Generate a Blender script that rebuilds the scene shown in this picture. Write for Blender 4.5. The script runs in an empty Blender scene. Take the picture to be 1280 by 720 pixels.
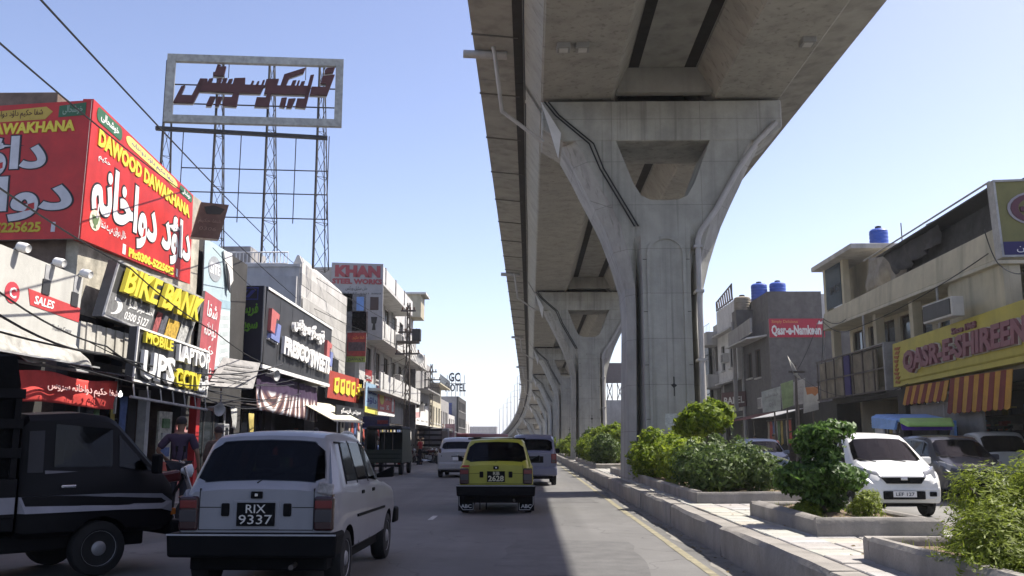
import bpy, bmesh, math, random
import numpy as np
from mathutils import Vector, Matrix
R = math.radians
PI = math.pi
scene = bpy.context.scene
COL = scene.collection
random.seed(7)

# ------------------------------------------------------------------ camera, sky, sun, exposure
cam = bpy.data.objects.new('camera', bpy.data.cameras.new('camera'))
COL.objects.link(cam)
cam.location = (0, 0, 1.28)
cam.rotation_euler = (R(90 + 9.62), 0, R(1.096))
cam.data.sensor_width = 36
cam.data.lens = 32.34
cam.data.clip_start = 0.05
cam.data.clip_end = 8000
scene.camera = cam

SUN_EL, SUN_AZ = 54.0, 18.0            # azimuth measured from +X towards +Y
sd = Vector((math.cos(R(SUN_EL)) * math.cos(R(SUN_AZ)), math.cos(R(SUN_EL)) * math.sin(R(SUN_AZ)), math.sin(R(SUN_EL))))
world = bpy.data.worlds.new('World')
scene.world = world
world.use_nodes = True
wn = world.node_tree
bg = wn.nodes['Background']
sky = wn.nodes.new('ShaderNodeTexSky')
sky.sky_type = 'NISHITA'
sky.sun_disc = False
sky.sun_elevation = R(SUN_EL)
sky.sun_rotation = R(90 - SUN_AZ)
sky.altitude = 500
sky.air_density = 1.0
sky.dust_density = 2.5
sky.ozone_density = 1.0
tint = wn.nodes.new('ShaderNodeMix')
tint.data_type = 'RGBA'
tint.blend_type = 'MULTIPLY'
tint.inputs['Factor'].default_value = 1.0
tint.inputs['B'].default_value = (1.05, 0.935, 1.04, 1)
wn.links.new(sky.outputs[0], tint.inputs['A'])
# pale dust band that whitens the sky towards the horizon, the same all the way round
tcw = wn.nodes.new('ShaderNodeTexCoord'); sxyz = wn.nodes.new('ShaderNodeSeparateXYZ'); wn.links.new(tcw.outputs['Generated'], sxyz.inputs[0])
def wmath(op, a, b=None):
    n = wn.nodes.new('ShaderNodeMath'); n.operation = op
    if isinstance(a, (int, float)): n.inputs[0].default_value = a
    else: wn.links.new(a, n.inputs[0])
    if b is not None: n.inputs[1].default_value = b
    return n.outputs[0]
band = wmath('EXPONENT', wmath('MULTIPLY', wmath('ABSOLUTE', sxyz.outputs['Z']), -5.6))
bandc = wn.nodes.new('ShaderNodeMix'); bandc.data_type = 'RGBA'; bandc.blend_type = 'ADD'
wn.links.new(band, bandc.inputs['Factor']); wn.links.new(tint.outputs['Result'], bandc.inputs['A']); bandc.inputs['B'].default_value = (1.5, 2.2, 2.7, 1)
wn.links.new(bandc.outputs['Result'], bg.inputs['Color'])
bg.inputs['Strength'].default_value = 0.105
sl = bpy.data.lights.new('sun', 'SUN')
sl.energy = 4.5
sl.angle = R(0.5)
sl.color = (1.0, 0.95, 0.86)
so = bpy.data.objects.new('sun', sl)
COL.objects.link(so)
so.location = sd * 60
so.rotation_euler = (-sd).to_track_quat('-Z', 'Y').to_euler()
scene.view_settings.view_transform = 'Standard'
scene.view_settings.look = 'None'
scene.view_settings.exposure = 1.0
scene.view_settings.gamma = 1.0
scene.cycles.max_bounces = 6
scene.cycles.use_denoising = True
scene.cycles.volume_bounces = 1

# ------------------------------------------------------------------ materials
MATS = {}
def M(name, col=(.5, .5, .5), rough=.8, var=.14, scale=3.0, metal=0.0, bump=0.0, streak=0.0, spec=.4, fine=0.0, emit=None, coat=0.0, form=0.0):
    if name in MATS: return MATS[name]
    m = bpy.data.materials.new(name); MATS[name] = m
    m.use_nodes = True
    nt = m.node_tree; N = nt.nodes; L = nt.links
    b = N['Principled BSDF']
    b.inputs['Roughness'].default_value = rough
    b.inputs['Metallic'].default_value = metal
    b.inputs['Specular IOR Level'].default_value = spec
    if coat: b.inputs['Coat Weight'].default_value = coat; b.inputs['Coat Roughness'].default_value = .05
    c4 = (*col, 1)
    tc = N.new('ShaderNodeTexCoord')
    nz = N.new('ShaderNodeTexNoise'); nz.inputs['Scale'].default_value = scale; nz.inputs['Detail'].default_value = 6; nz.inputs['Roughness'].default_value = .65
    L.new(tc.outputs['Object'], nz.inputs['Vector'])
    mx = N.new('ShaderNodeMix'); mx.data_type = 'RGBA'
    mr = N.new('ShaderNodeMapRange'); mr.inputs['From Min'].default_value = .3; mr.inputs['From Max'].default_value = .7
    L.new(nz.outputs['Fac'], mr.inputs['Value'])
    L.new(mr.outputs['Result'], mx.inputs['Factor'])
    mx.inputs['A'].default_value = tuple(max(0, x * (1 - var)) for x in col) + (1,)
    mx.inputs['B'].default_value = tuple(min(1, x * (1 + var)) for x in col) + (1,)
    out = mx.outputs['Result']
    def layer(out, vec_scale, nscale, lo, hi, factor, dark):
        mp = N.new('ShaderNodeMapping'); mp.inputs['Scale'].default_value = vec_scale
        L.new(tc.outputs['Object'], mp.inputs['Vector'])
        n2 = N.new('ShaderNodeTexNoise'); n2.inputs['Scale'].default_value = nscale; n2.inputs['Detail'].default_value = 5
        L.new(mp.outputs['Vector'], n2.inputs['Vector'])
        r2 = N.new('ShaderNodeMapRange'); r2.inputs['From Min'].default_value = lo; r2.inputs['From Max'].default_value = hi; r2.inputs['To Max'].default_value = factor
        L.new(n2.outputs['Fac'], r2.inputs['Value'])
        m2 = N.new('ShaderNodeMix'); m2.data_type = 'RGBA'
        L.new(r2.outputs['Result'], m2.inputs['Factor']); L.new(out, m2.inputs['A'])
        m2.inputs['B'].default_value = tuple(x * dark for x in col) + (1,)
        return m2.outputs['Result'], n2
    if streak:
        out, _ = layer(out, (1, 1, .09), 2.2, .48, .72, streak, .38)
        out, _ = layer(out, (1, 1, 1), .7, .5, .75, streak * .6, .55)
    if fine:
        out, _ = layer(out, (1, 1, 1), 60, .45, .75, fine, .5)
    if form:      # faint formwork panel lines and drips
        sx = N.new('ShaderNodeSeparateXYZ'); L.new(tc.outputs['Object'], sx.inputs[0])
        ad = N.new('ShaderNodeMath'); ad.operation = 'ADD'; L.new(sx.outputs['X'], ad.inputs[0]); L.new(sx.outputs['Y'], ad.inputs[1])
        cx = N.new('ShaderNodeCombineXYZ'); L.new(ad.outputs[0], cx.inputs['X']); L.new(sx.outputs['Z'], cx.inputs['Y'])
        br = N.new('ShaderNodeTexBrick'); br.inputs['Scale'].default_value = 1.0; br.inputs['Brick Width'].default_value = 2.4; br.inputs['Row Height'].default_value = 1.2; br.inputs['Mortar Size'].default_value = .008; br.offset = 0.0
        br.inputs['Color1'].default_value = (1, 1, 1, 1); br.inputs['Color2'].default_value = (.88, .88, .88, 1); br.inputs['Mortar'].default_value = (.45, .45, .45, 1); L.new(cx.outputs[0], br.inputs['Vector'])
        mf = N.new('ShaderNodeMix'); mf.data_type = 'RGBA'; mf.blend_type = 'MULTIPLY'; mf.inputs['Factor'].default_value = form; L.new(out, mf.inputs['A']); L.new(br.outputs['Color'], mf.inputs['B']); out = mf.outputs['Result']
        out, _ = layer(out, (3.5, 3.5, .07), 2.0, .56, .72, .55, .32)
    L.new(out, b.inputs['Base Color'])
    if bump:
        bp = N.new('ShaderNodeBump'); bp.inputs['Strength'].default_value = bump; bp.inputs['Distance'].default_value = .03
        n3 = N.new('ShaderNodeTexNoise'); n3.inputs['Scale'].default_value = scale * 8; n3.inputs['Detail'].default_value = 4
        L.new(tc.outputs['Object'], n3.inputs['Vector']); L.new(n3.outputs['Fac'], bp.inputs['Height']); L.new(bp.outputs['Normal'], b.inputs['Normal'])
    if emit:
        b.inputs['Emission Color'].default_value = c4; b.inputs['Emission Strength'].default_value = emit
    return m

def leaf_mat(name, dark, light, trans=.35):
    m = bpy.data.materials.new(name); m.use_nodes = True
    nt = m.node_tree; N = nt.nodes; L = nt.links
    b = N['Principled BSDF']; b.inputs['Roughness'].default_value = .55; b.inputs['Specular IOR Level'].default_value = .35
    g = N.new('ShaderNodeNewGeometry')
    mx = N.new('ShaderNodeMix'); mx.data_type = 'RGBA'
    mx.inputs['A'].default_value = (*dark, 1); mx.inputs['B'].default_value = (*light, 1)
    L.new(g.outputs['Random Per Island'], mx.inputs['Factor'])
    L.new(mx.outputs['Result'], b.inputs['Base Color'])
    t = N.new('ShaderNodeBsdfTranslucent'); L.new(mx.outputs['Result'], t.inputs['Color'])
    ms = N.new('ShaderNodeMixShader'); ms.inputs['Fac'].default_value = trans
    L.new(b.outputs[0], ms.inputs[1]); L.new(t.outputs[0], ms.inputs[2])
    L.new(ms.outputs[0], N['Material Output'].inputs['Surface'])
    return m

def road_mat(name, col):
    m = M(name, col, rough=.78, var=.22, scale=.55, bump=.25, fine=.45, spec=.35)
    nt = m.node_tree; N = nt.nodes; L = nt.links
    b = N['Principled BSDF']
    src = b.inputs['Base Color'].links[0].from_socket
    tc = N.new('ShaderNodeTexCoord'); mp = N.new('ShaderNodeMapping'); mp.inputs['Scale'].default_value = (1.1, .035, 1)
    L.new(tc.outputs['Object'], mp.inputs['Vector'])
    n = N.new('ShaderNodeTexNoise'); n.inputs['Scale'].default_value = 1.3; n.inputs['Detail'].default_value = 4
    L.new(mp.outputs['Vector'], n.inputs['Vector'])
    r = N.new('ShaderNodeMapRange'); r.inputs['From Min'].default_value = .42; r.inputs['From Max'].default_value = .68; r.inputs['To Max'].default_value = .5
    L.new(n.outputs['Fac'], r.inputs['Value'])
    mx = N.new('ShaderNodeMix'); mx.data_type = 'RGBA'
    L.new(r.outputs['Result'], mx.inputs['Factor']); L.new(src, mx.inputs['A']); mx.inputs['B'].default_value = tuple(x * .62 for x in col) + (1,)
    # thin wandering cracks
    v = N.new('ShaderNodeTexVoronoi'); v.feature = 'DISTANCE_TO_EDGE'; v.inputs['Scale'].default_value = .32
    nd = N.new('ShaderNodeTexNoise'); nd.inputs['Scale'].default_value = 1.4; L.new(tc.outputs['Object'], nd.inputs['Vector'])
    ad = N.new('ShaderNodeVectorMath'); ad.operation = 'ADD'; L.new(tc.outputs['Object'], ad.inputs[0]); L.new(nd.outputs['Color'], ad.inputs[1])
    L.new(ad.outputs[0], v.inputs['Vector'])
    lt = N.new('ShaderNodeMapRange'); lt.inputs['From Min'].default_value = .001; lt.inputs['From Max'].default_value = .006; lt.inputs['To Min'].default_value = .55; lt.inputs['To Max'].default_value = 0
    L.new(v.outputs['Distance'], lt.inputs['Value'])
    m3 = N.new('ShaderNodeMix'); m3.data_type = 'RGBA'
    L.new(lt.outputs['Result'], m3.inputs['Factor']); L.new(mx.outputs['Result'], m3.inputs['A']); m3.inputs['B'].default_value = tuple(x * .35 for x in col) + (1,)
    # oil-darkened lane centres and paler wheel tracks
    sx = N.new('ShaderNodeSeparateXYZ'); L.new(tc.outputs['Object'], sx.inputs[0])
    a1 = N.new('ShaderNodeMath'); a1.operation = 'MULTIPLY_ADD'; a1.inputs[1].default_value = 2 * PI / 3.3; a1.inputs[2].default_value = 1.2; L.new(sx.outputs['X'], a1.inputs[0])
    a2 = N.new('ShaderNodeMath'); a2.operation = 'SINE'; L.new(a1.outputs[0], a2.inputs[0])
    a3 = N.new('ShaderNodeMapRange'); a3.inputs['From Min'].default_value = .2; a3.inputs['From Max'].default_value = 1.0; a3.inputs['To Max'].default_value = .38; L.new(a2.outputs[0], a3.inputs['Value'])
    a4 = N.new('ShaderNodeMath'); a4.operation = 'MULTIPLY'; L.new(a3.outputs['Result'], a4.inputs[0]); L.new(n.outputs['Fac'], a4.inputs[1])
    m4 = N.new('ShaderNodeMix'); m4.data_type = 'RGBA'; L.new(a4.outputs[0], m4.inputs['Factor']); L.new(m3.outputs['Result'], m4.inputs['A']); m4.inputs['B'].default_value = tuple(x * .3 for x in col) + (1,)
    # blotchy drips
    nb = N.new('ShaderNodeTexNoise'); nb.inputs['Scale'].default_value = 2.3; nb.inputs['Detail'].default_value = 3; L.new(tc.outputs['Object'], nb.inputs['Vector'])
    rb = N.new('ShaderNodeMapRange'); rb.inputs['From Min'].default_value = .63; rb.inputs['From Max'].default_value = .72; rb.inputs['To Max'].default_value = .4; L.new(nb.outputs['Fac'], rb.inputs['Value'])
    m5 = N.new('ShaderNodeMix'); m5.data_type = 'RGBA'; L.new(rb.outputs['Result'], m5.inputs['Factor']); L.new(m4.outputs['Result'], m5.inputs['A']); m5.inputs['B'].default_value = tuple(x * .5 for x in col) + (1,)
    L.new(m5.outputs['Result'], b.inputs['Base Color'])
    return m

# ------------------------------------------------------------------ object helpers
ORG = {}
def tag(o, label=None, cat=None, group=None, kind=None):
    if label: o['label'] = label
    if cat: o['category'] = cat
    if group: o['group'] = group
    if kind: o['kind'] = kind
    return o
def thing(name, label, cat, loc=(0, 0, 0), rz=0.0, group=None):
    o = bpy.data.objects.new(name, None); COL.objects.link(o)
    o.empty_display_size = .2
    o.location = loc; o.rotation_euler = (0, 0, rz)
    ORG[o] = Vector(loc)
    return tag(o, label, cat, group)
def copy_tree(o, loc, rz=None, label=None, parent=None):
    c = o.copy(); COL.objects.link(c)
    if parent: c.parent = parent
    else:
        c.location = loc
        if rz is not None: c.rotation_euler = (0, 0, rz)
        if label: c['label'] = label
    for ch in KIDS.get(o, []): KIDS.setdefault(c, []).append(copy_tree(ch, None, parent=c))
    return c
KIDS = {}
def sharp(me, ang):
    bm = bmesh.new(); bm.from_mesh(me)
    bmesh.ops.recalc_face_normals(bm, faces=bm.faces)
    for f in bm.faces: f.smooth = True
    for e in bm.edges:
        e.smooth = len(e.link_faces) == 2 and e.calc_face_angle(0) < R(ang)
    bm.to_mesh(me); bm.free()
class MB:
    def __init__(s): s.v = []; s.f = []; s.mi = []; s.cur = 0
    def add(s, vs, fs):
        k = len(s.v); s.v += [tuple(v) for v in vs]
        for f in fs: s.f.append([k + i for i in f]); s.mi.append(s.cur)
        return s
    def hexa(s, p):       # 4 bottom (ccw) + 4 top
        return s.add(p, [(3, 2, 1, 0), (4, 5, 6, 7), (0, 1, 5, 4), (1, 2, 6, 5), (2, 3, 7, 6), (3, 0, 4, 7)])
    def box(s, x0, x1, y0, y1, z0, z1):
        return s.hexa([(x0, y0, z0), (x1, y0, z0), (x1, y1, z0), (x0, y1, z0), (x0, y0, z1), (x1, y0, z1), (x1, y1, z1), (x0, y1, z1)])
    def obox(s, c, sx, sy, sz, rz=0, rx=0, ry=0):
        m = Matrix.Translation(c) @ Matrix.Rotation(rz, 4, 'Z') @ Matrix.Rotation(ry, 4, 'Y') @ Matrix.Rotation(rx, 4, 'X')
        q = [(-1, -1, -1), (1, -1, -1), (1, 1, -1), (-1, 1, -1), (-1, -1, 1), (1, -1, 1), (1, 1, 1), (-1, 1, 1)]
        return s.hexa([m @ Vector((a * sx / 2, b * sy / 2, c_ * sz / 2)) for a, b, c_ in q])
    def prism(s, pts, off):
        n = len(pts); off = Vector(off); p = [Vector(q) for q in pts]
        return s.add(p + [q + off for q in p], [tuple(range(n))[::-1], tuple(range(n, 2 * n))] + [(i, (i + 1) % n, n + (i + 1) % n, n + i) for i in range(n)])
    def tube(s, pts, r, n=6, caps=True):
        pts = [Vector(p) for p in pts]; k = len(pts); vs = []; prev = None
        for i, p in enumerate(pts):
            t = (pts[min(i + 1, k - 1)] - pts[max(i - 1, 0)]).normalized()
            a = prev if prev is not None else (Vector((0, 0, 1)) if abs(t.z) < .9 else Vector((1, 0, 0)))
            a = (a - t * a.dot(t)).normalized(); prev = a; b = t.cross(a)
            rr = r[i] if isinstance(r, (list, tuple)) else r
            vs += [p + (a * math.cos(2 * PI * j / n) + b * math.sin(2 * PI * j / n)) * rr for j in range(n)]
        fs = [(i * n + j, i * n + (j + 1) % n, (i + 1) * n + (j + 1) % n, (i + 1) * n + j) for i in range(k - 1) for j in range(n)]
        if caps: fs += [tuple(range(n))[::-1], tuple(range((k - 1) * n, k * n))]
        return s.add(vs, fs)
    def lathe(s, c, axis, prof, n=20):
        ax = Vector(axis).normalized(); a = Vector((0, 0, 1)) if abs(ax.z) < .9 else Vector((1, 0, 0))
        a = (a - ax * a.dot(ax)).normalized(); b = ax.cross(a); c = Vector(c); k = len(prof); vs = []
        for r, h in prof: vs += [c + ax * h + (a * math.cos(2 * PI * j / n) + b * math.sin(2 * PI * j / n)) * r for j in range(n)]
        fs = [(i * n + j, i * n + (j + 1) % n, (i + 1) * n + (j + 1) % n, (i + 1) * n + j) for i in range(k - 1) for j in range(n)]
        fs += [tuple(range(n))[::-1], tuple(range((k - 1) * n, k * n))]
        return s.add(vs, fs)
    def build(s, name, mats, parent=None, loc=None, smooth=None, bevel=0, world=True, seg=2, bang=30):
        me = bpy.data.meshes.new(name)
        top = parent
        while top is not None and top.parent is not None: top = top.parent
        o3 = (ORG.get(top, Vector()) if top is not None else Vector(loc or (0, 0, 0))) if world else Vector()
        me.from_pydata([(x - o3.x, y - o3.y, z - o3.z) for x, y, z in s.v], [], s.f)
        if not isinstance(mats, (list, tuple)): mats = [mats]
        for m in mats: me.materials.append(m)
        if len(mats) > 1: me.polygons.foreach_set('material_index', s.mi)
        me.update()
        if smooth: sharp(me, smooth)
        ob = bpy.data.objects.new(name, me); COL.objects.link(ob)
        if parent is not None: ob.parent = parent; KIDS.setdefault(parent, []).append(ob)
        else: ob.location = loc or (0, 0, 0); ORG[ob] = Vector(loc or (0, 0, 0))
        if bevel:
            bv = ob.modifiers.new('bevel', 'BEVEL'); bv.width = bevel; bv.segments = seg; bv.limit_method = 'ANGLE'; bv.angle_limit = R(bang)
        return ob
def struct(name, mb, mats, **k):
    return tag(mb.build(name, mats, **k), kind='structure')
def inst(src, parent, loc, rz=0, name=None, scale=None):
    o = bpy.data.objects.new(name or src.name.split('.')[0], src if isinstance(src, bpy.types.Mesh) else src.data)
    COL.objects.link(o); o.parent = parent; o.location = loc; o.rotation_euler = (0, 0, rz)
    if scale: o.scale = scale
    KIDS.setdefault(parent, []).append(o)
    return o

# ------------------------------------------------------------------ lettering
AR = {'ا': (0xFE8D, 0xFE8E, 0, 0), 'د': (0xFEA9, 0xFEAA, 0, 0), 'ر': (0xFEAD, 0xFEAE, 0, 0), 'و': (0xFEED, 0xFEEE, 0, 0), 'ؤ': (0xFE85, 0xFE86, 0, 0)}
for ch, base in {'ف': 0xFED1, 'س': 0xFEB1, 'خ': 0xFEA5, 'ن': 0xFEE5, 'ک': 0xFB8E, 'ٹ': 0xFB66, 'ہ': 0xFBA6, 'ی': 0xFBFC, 'م': 0xFEE1, 'ل': 0xFEDD, 'ب': 0xFE8F,
                 'ت': 0xFE95, 'ح': 0xFEA1, 'ج': 0xFE9D, 'ق': 0xFED5, 'ش': 0xFEB5, 'پ': 0xFB56, 'ط': 0xFEC1}.items():
    AR[ch] = (base, base + 1, base + 2, base + 3)
def shape_text(s):
    if not any(c in AR for c in s): return s
    out = []
    for w in s.split(' '):
        g = []
        for i, c in enumerate(w):
            if c not in AR: g.append(c); continue
            f = AR[c]; pj = i > 0 and w[i - 1] in AR and AR[w[i - 1]][2]; nj = i < len(w) - 1 and w[i + 1] in AR and f[2]
            g.append(chr(f[3] if pj and nj else f[2] if nj else f[1] if pj else f[0]))
        out.append(''.join(reversed(g)))
    return ' '.join(reversed(out))
TXT = {}
def text_geo(s, bold=.0):
    key = (s, bold)
    if key not in TXT:
        c = bpy.data.curves.new('lettering', 'FONT'); c.body = shape_text(s); c.size = 1; c.offset = bold; c.extrude = .5; c.resolution_u = 2
        o = bpy.data.objects.new('lettering', c); me = o.to_mesh()
        v = np.array([p.co[:] for p in me.vertices]); f = [tuple(p.vertices) for p in me.polygons]
        o.to_mesh_clear(); bpy.data.objects.remove(o); bpy.data.curves.remove(c)
        mn = v.min(0); mx = v.max(0); v = (v - mn) / (mx - mn)
        TXT[key] = (v, f)
    return TXT[key]
class Board:
    """flat sign given by its corners (top left, top right, bottom right, bottom left seen from the front)"""
    def __init__(s, name, label, cat, TL, TR, BR, BL, depth=.12, face=None, back=None, group=None, root=None, part='panel', bevel=0):
        s.c = [Vector(p) for p in (TL, TR, BR, BL)]
        s.n = (s.c[1] - s.c[0]).cross(s.c[0] - s.c[3]).normalized()
        s.root = root if root is not None else thing(name, label, cat, s.c[3], group=group)
        mb = MB(); mb.prism([s.c[3], s.c[2], s.c[1], s.c[0]], -s.n * depth)
        mb.mi = [0 if i == 0 else 1 for i in range(len(mb.f))]
        s.panel = mb.build(part, [face, back or face], s.root, bevel=bevel) if face else s.root
    def p(s, u, v, d=0.0):
        a = s.c[0].lerp(s.c[1], u); b = s.c[3].lerp(s.c[2], u)
        return a.lerp(b, v) + s.n * d
    def rect(s, name, u0, v0, u1, v1, m, d=.006, z=0.002, parent=None):
        mb = MB(); mb.prism([s.p(u0, v1, z), s.p(u1, v1, z), s.p(u1, v0, z), s.p(u0, v0, z)], s.n * d)
        return mb.build(name, m, parent or s.panel)
    def poly(s, name, pts, m, d=.006, z=.002, parent=None):
        mb = MB(); mb.prism([s.p(u, v, z) for u, v in pts], s.n * d)
        return mb.build(name, m, parent or s.panel)
    def text(s, t, u0, v0, u1, v1, m, d=.008, bold=.02, z=.002, shear=0.0, name='lettering', parent=None, rot=0):
        v, f = text_geo(t, bold); mb = MB(); P = []
        for x, y, h in v:
            if rot: x, y = .5 + (x - .5) * math.cos(rot) - (y - .5) * math.sin(rot), .5 + (x - .5) * math.sin(rot) + (y - .5) * math.cos(rot)
            P.append(s.p(u0 + (u1 - u0) * (x + shear * (y - .5)), v1 + (v0 - v1) * y, z + d * h))
        mb.add(P, f)
        return mb.build(name, m, parent or s.panel)
    def frame(s, m, w=.06, d=.05, name='frame', parent=None):
        mb = MB(); c = s.c; L = [(c[0], c[1]), (c[1], c[2]), (c[2], c[3]), (c[3], c[0])]
        cen = (c[0] + c[1] + c[2] + c[3]) / 4
        q = []
        for i in range(4):
            a = c[i]; e1 = (c[(i + 1) % 4] - a).normalized(); e0 = (c[i - 1] - a).normalized(); q.append(a + (e1 + e0) * w)
        for i in range(4):
            j = (i + 1) % 4
            mb.prism([c[i] + s.n * .003, c[j] + s.n * .003, q[j] + s.n * .003, q[i] + s.n * .003], s.n * d)
        return mb.build(name, m, parent or s.root)
# ================================================================== the setting
dusty = M('dusty_ground', (.24, .21, .17), var=.25, scale=.4, fine=.3)
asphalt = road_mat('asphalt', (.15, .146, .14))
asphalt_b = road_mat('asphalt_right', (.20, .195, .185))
kerb_c = M('kerb_concrete', (.27, .25, .225), var=.2, scale=2.5, bump=.25, streak=.55, fine=.35)
slab_c = M('slab_concrete', (.38, .355, .32), var=.16, scale=2.2, bump=.2, fine=.3)
footpath_c = M('footpath_tiles', (.2, .185, .17), var=.25, scale=1.2, fine=.3)
mortar = M('median_bed', (.075, .068, .06), var=.2, scale=5, fine=.4)
MB().add([(-3000, -60, -.02), (3000, -60, -.02), (3000, 5000, -.02), (-3000, 5000, -.02)], [(0, 1, 2, 3)]).build('ground', dusty)['kind'] = 'structure'
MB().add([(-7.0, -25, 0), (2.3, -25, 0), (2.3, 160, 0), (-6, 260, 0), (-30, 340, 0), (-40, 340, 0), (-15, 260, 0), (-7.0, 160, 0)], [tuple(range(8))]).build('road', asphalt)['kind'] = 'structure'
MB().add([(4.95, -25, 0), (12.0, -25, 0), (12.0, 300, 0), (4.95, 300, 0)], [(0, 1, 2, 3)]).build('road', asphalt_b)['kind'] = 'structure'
struct('footpath', MB().box(-9.2, -7.0, -25, 200, -.01, .13), footpath_c, bevel=.015)
struct('footpath', MB().box(12.0, 14.5, -25, 200, -.01, .13), footpath_c, bevel=.015)
# worn yellow edge line, broken up a little
yl = M('worn_yellow_paint', (.25, .225, .15), var=.45, scale=5, fine=.6, rough=.85)
mb = MB(); rr = random.Random(3); y = -6.0
while y < 110:
    ln = rr.uniform(1.6, 5.0); w = rr.uniform(.035, .055); xo = rr.uniform(-.01, .01)
    mb.add([(1.81 - w + xo, y, .004), (1.81 + w + xo, y, .004), (1.81 + w + xo, y + ln, .004), (1.81 - w + xo, y + ln, .004)], [(0, 1, 2, 3)])
    y += ln + (rr.uniform(.03, .25) if rr.random() < .6 else 0.001)
struct('yellow_edge_line', mb, yl)
wl = M('worn_white_paint', (.5, .5, .48), var=.3, scale=6, fine=.6)
mb = MB()
for yy in (16.1, 28, 40, 52, 64): mb.add([(-1.75, yy, .004), (-1.66, yy, .004), (-1.66, yy + .9, .004), (-1.75, yy + .9, .004)], [(0, 1, 2, 3)])
struct('lane_marking', mb, wl)

# pale grit gathered along the kerb and a few old repairs
def blot(pts, z, n=5, seed=0, j=.05):
    r = random.Random(seed); out = []
    for (a, b), (c, d) in zip(pts, pts[1:] + pts[:1]):
        for i in range(n): out.append((a + (c - a) * i / n + r.uniform(-j, j), b + (d - b) * i / n + r.uniform(-j, j), z))
    return MB().add(out, [tuple(range(len(out)))])
grit = M('gutter_grit', (.24, .225, .20), var=.3, scale=4, fine=.5)
mb = MB(); r_ = random.Random(77); P = []
for i in range(240): P.append((2.0 + .06 * math.sin(i * .8) + r_.uniform(-.04, .04), -5 + i * .4))
mb.add([(x, y, .003) for x, y in P] + [(2.25, y, .003) for x, y in P], [(i, 240 + i, 241 + i, i + 1) for i in range(239)])
tag(mb.build('gutter_grit', grit), kind='structure')
old = M('old_repair', (.115, .112, .108), var=.25, scale=3, fine=.5)
for k, q in enumerate(([(-.4, 9.5), (1.2, 9.3), (1.3, 12.6), (-.2, 12.9)], [(.2, 21), (1.5, 20.8), (1.4, 22.6), (.1, 22.9)], [(-5.6, 19), (-4.1, 18.7), (-4.0, 23), (-5.4, 23.4)])): struct('road_patch', blot(q, .0035, 6, k), old)
# ---- median: bed, kerb stones, paving slabs
med = struct('median', MB().box(2.36, 4.9, -25, 140, -.01, .325), mortar)
def kerb_mesh(seed, ln, w, h):
    r = random.Random(seed); mb = MB(); n = 7
    P = []
    for i in range(n + 1):
        yy = -ln / 2 + .012 + (ln - .024) * i / n
        j = lambda a=.013: r.uniform(-a, a)
        c = .035
        P.append([(-w / 2 + j(), yy, 0), (-w / 2 + j(), yy, h - c + j(.012)), (-w / 2 + c + j(), yy, h + j(.008)), (w / 2 - c, yy, h + j(.006)), (w / 2, yy, h - c), (w / 2, yy, 0)])
    vs = [p for ring in P for p in ring]; m = 6
    fs = [(i * m + k, i * m + k + 1, (i + 1) * m + k + 1, (i + 1) * m + k) for i in range(n) for k in range(m - 1)]
    fs += [tuple(range(m)), tuple(range(n * m, n * m + m))[::-1]]
    mb.add(vs, fs); return mb
ks = []
for s_ in range(4):
    o = kerb_mesh(s_, 3.9, .27, .345).build('kerb_stone', kerb_c, med, world=False, smooth=35)
    ks.append(o)
for i in range(36):
    yy = 5.2 + 3.9 * (i - 3)
    jx = 2.345 + rr.uniform(-.012, .012)
    if i < 4: ks[i].location = (jx, yy, 0)
    else: inst(ks[i % 4], med, (jx, yy, rr.uniform(-.016, .008)), rr.uniform(-.006, .006))
kb = kerb_mesh(9, 1.95, .18, .345).build('kerb_stone', kerb_c, med, world=False, smooth=35)
kb.location = (4.98, -4, 0)
for i in range(50): inst(kb, med, (4.98 + rr.uniform(-.012, .012), -2.04 + 1.95 * i, rr.uniform(-.01, .004)))
# paving slabs 0.42 x 0.5
sv = []
for s_ in range(5):
    r_ = random.Random(40 + s_); a, b = .202 - r_.uniform(0, .005), .243 - r_.uniform(0, .005); t = .02
    mb = MB(); c = .008
    mb.add([(-a, -b, 0), (a, -b, 0), (a, b, 0), (-a, b, 0), (-a, -b, t - c), (a, -b, t - c), (a, b, t - c), (-a, b, t - c),
            (-a + c, -b + c, t), (a - c, -b + c, t + r_.uniform(-.002, .003)), (a - c, b - c, t), (-a + c, b - c, t + r_.uniform(-.002, .003))],
           [(0, 1, 5, 4), (1, 2, 6, 5), (2, 3, 7, 6), (3, 0, 4, 7), (4, 5, 9, 8), (5, 6, 10, 9), (6, 7, 11, 10), (7, 4, 8, 11), (8, 9, 10, 11)])
    o = mb.build('paving_slab', M('slab_concrete_%s' % 'abcde'[s_], (.375 + r_.uniform(-.03, .03), .365 + r_.uniform(-.03, .03), .34 + r_.uniform(-.03, .03)), var=.22, scale=2.2, bump=.2, fine=.3), med, world=False)
    sv.append(o)
PLANTERS = [(2.82, 4.6, 3.2, 7.85), (3.0, 4.15, 9.8, 12.6), (2.72, 4.6, 15.1, 31.0), (2.6, 4.55, 36.0, 52.0), (2.6, 4.55, 57.5, 84.0), (2.6, 4.55, 90, 116)]
cnt = 0; far = MB()
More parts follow.
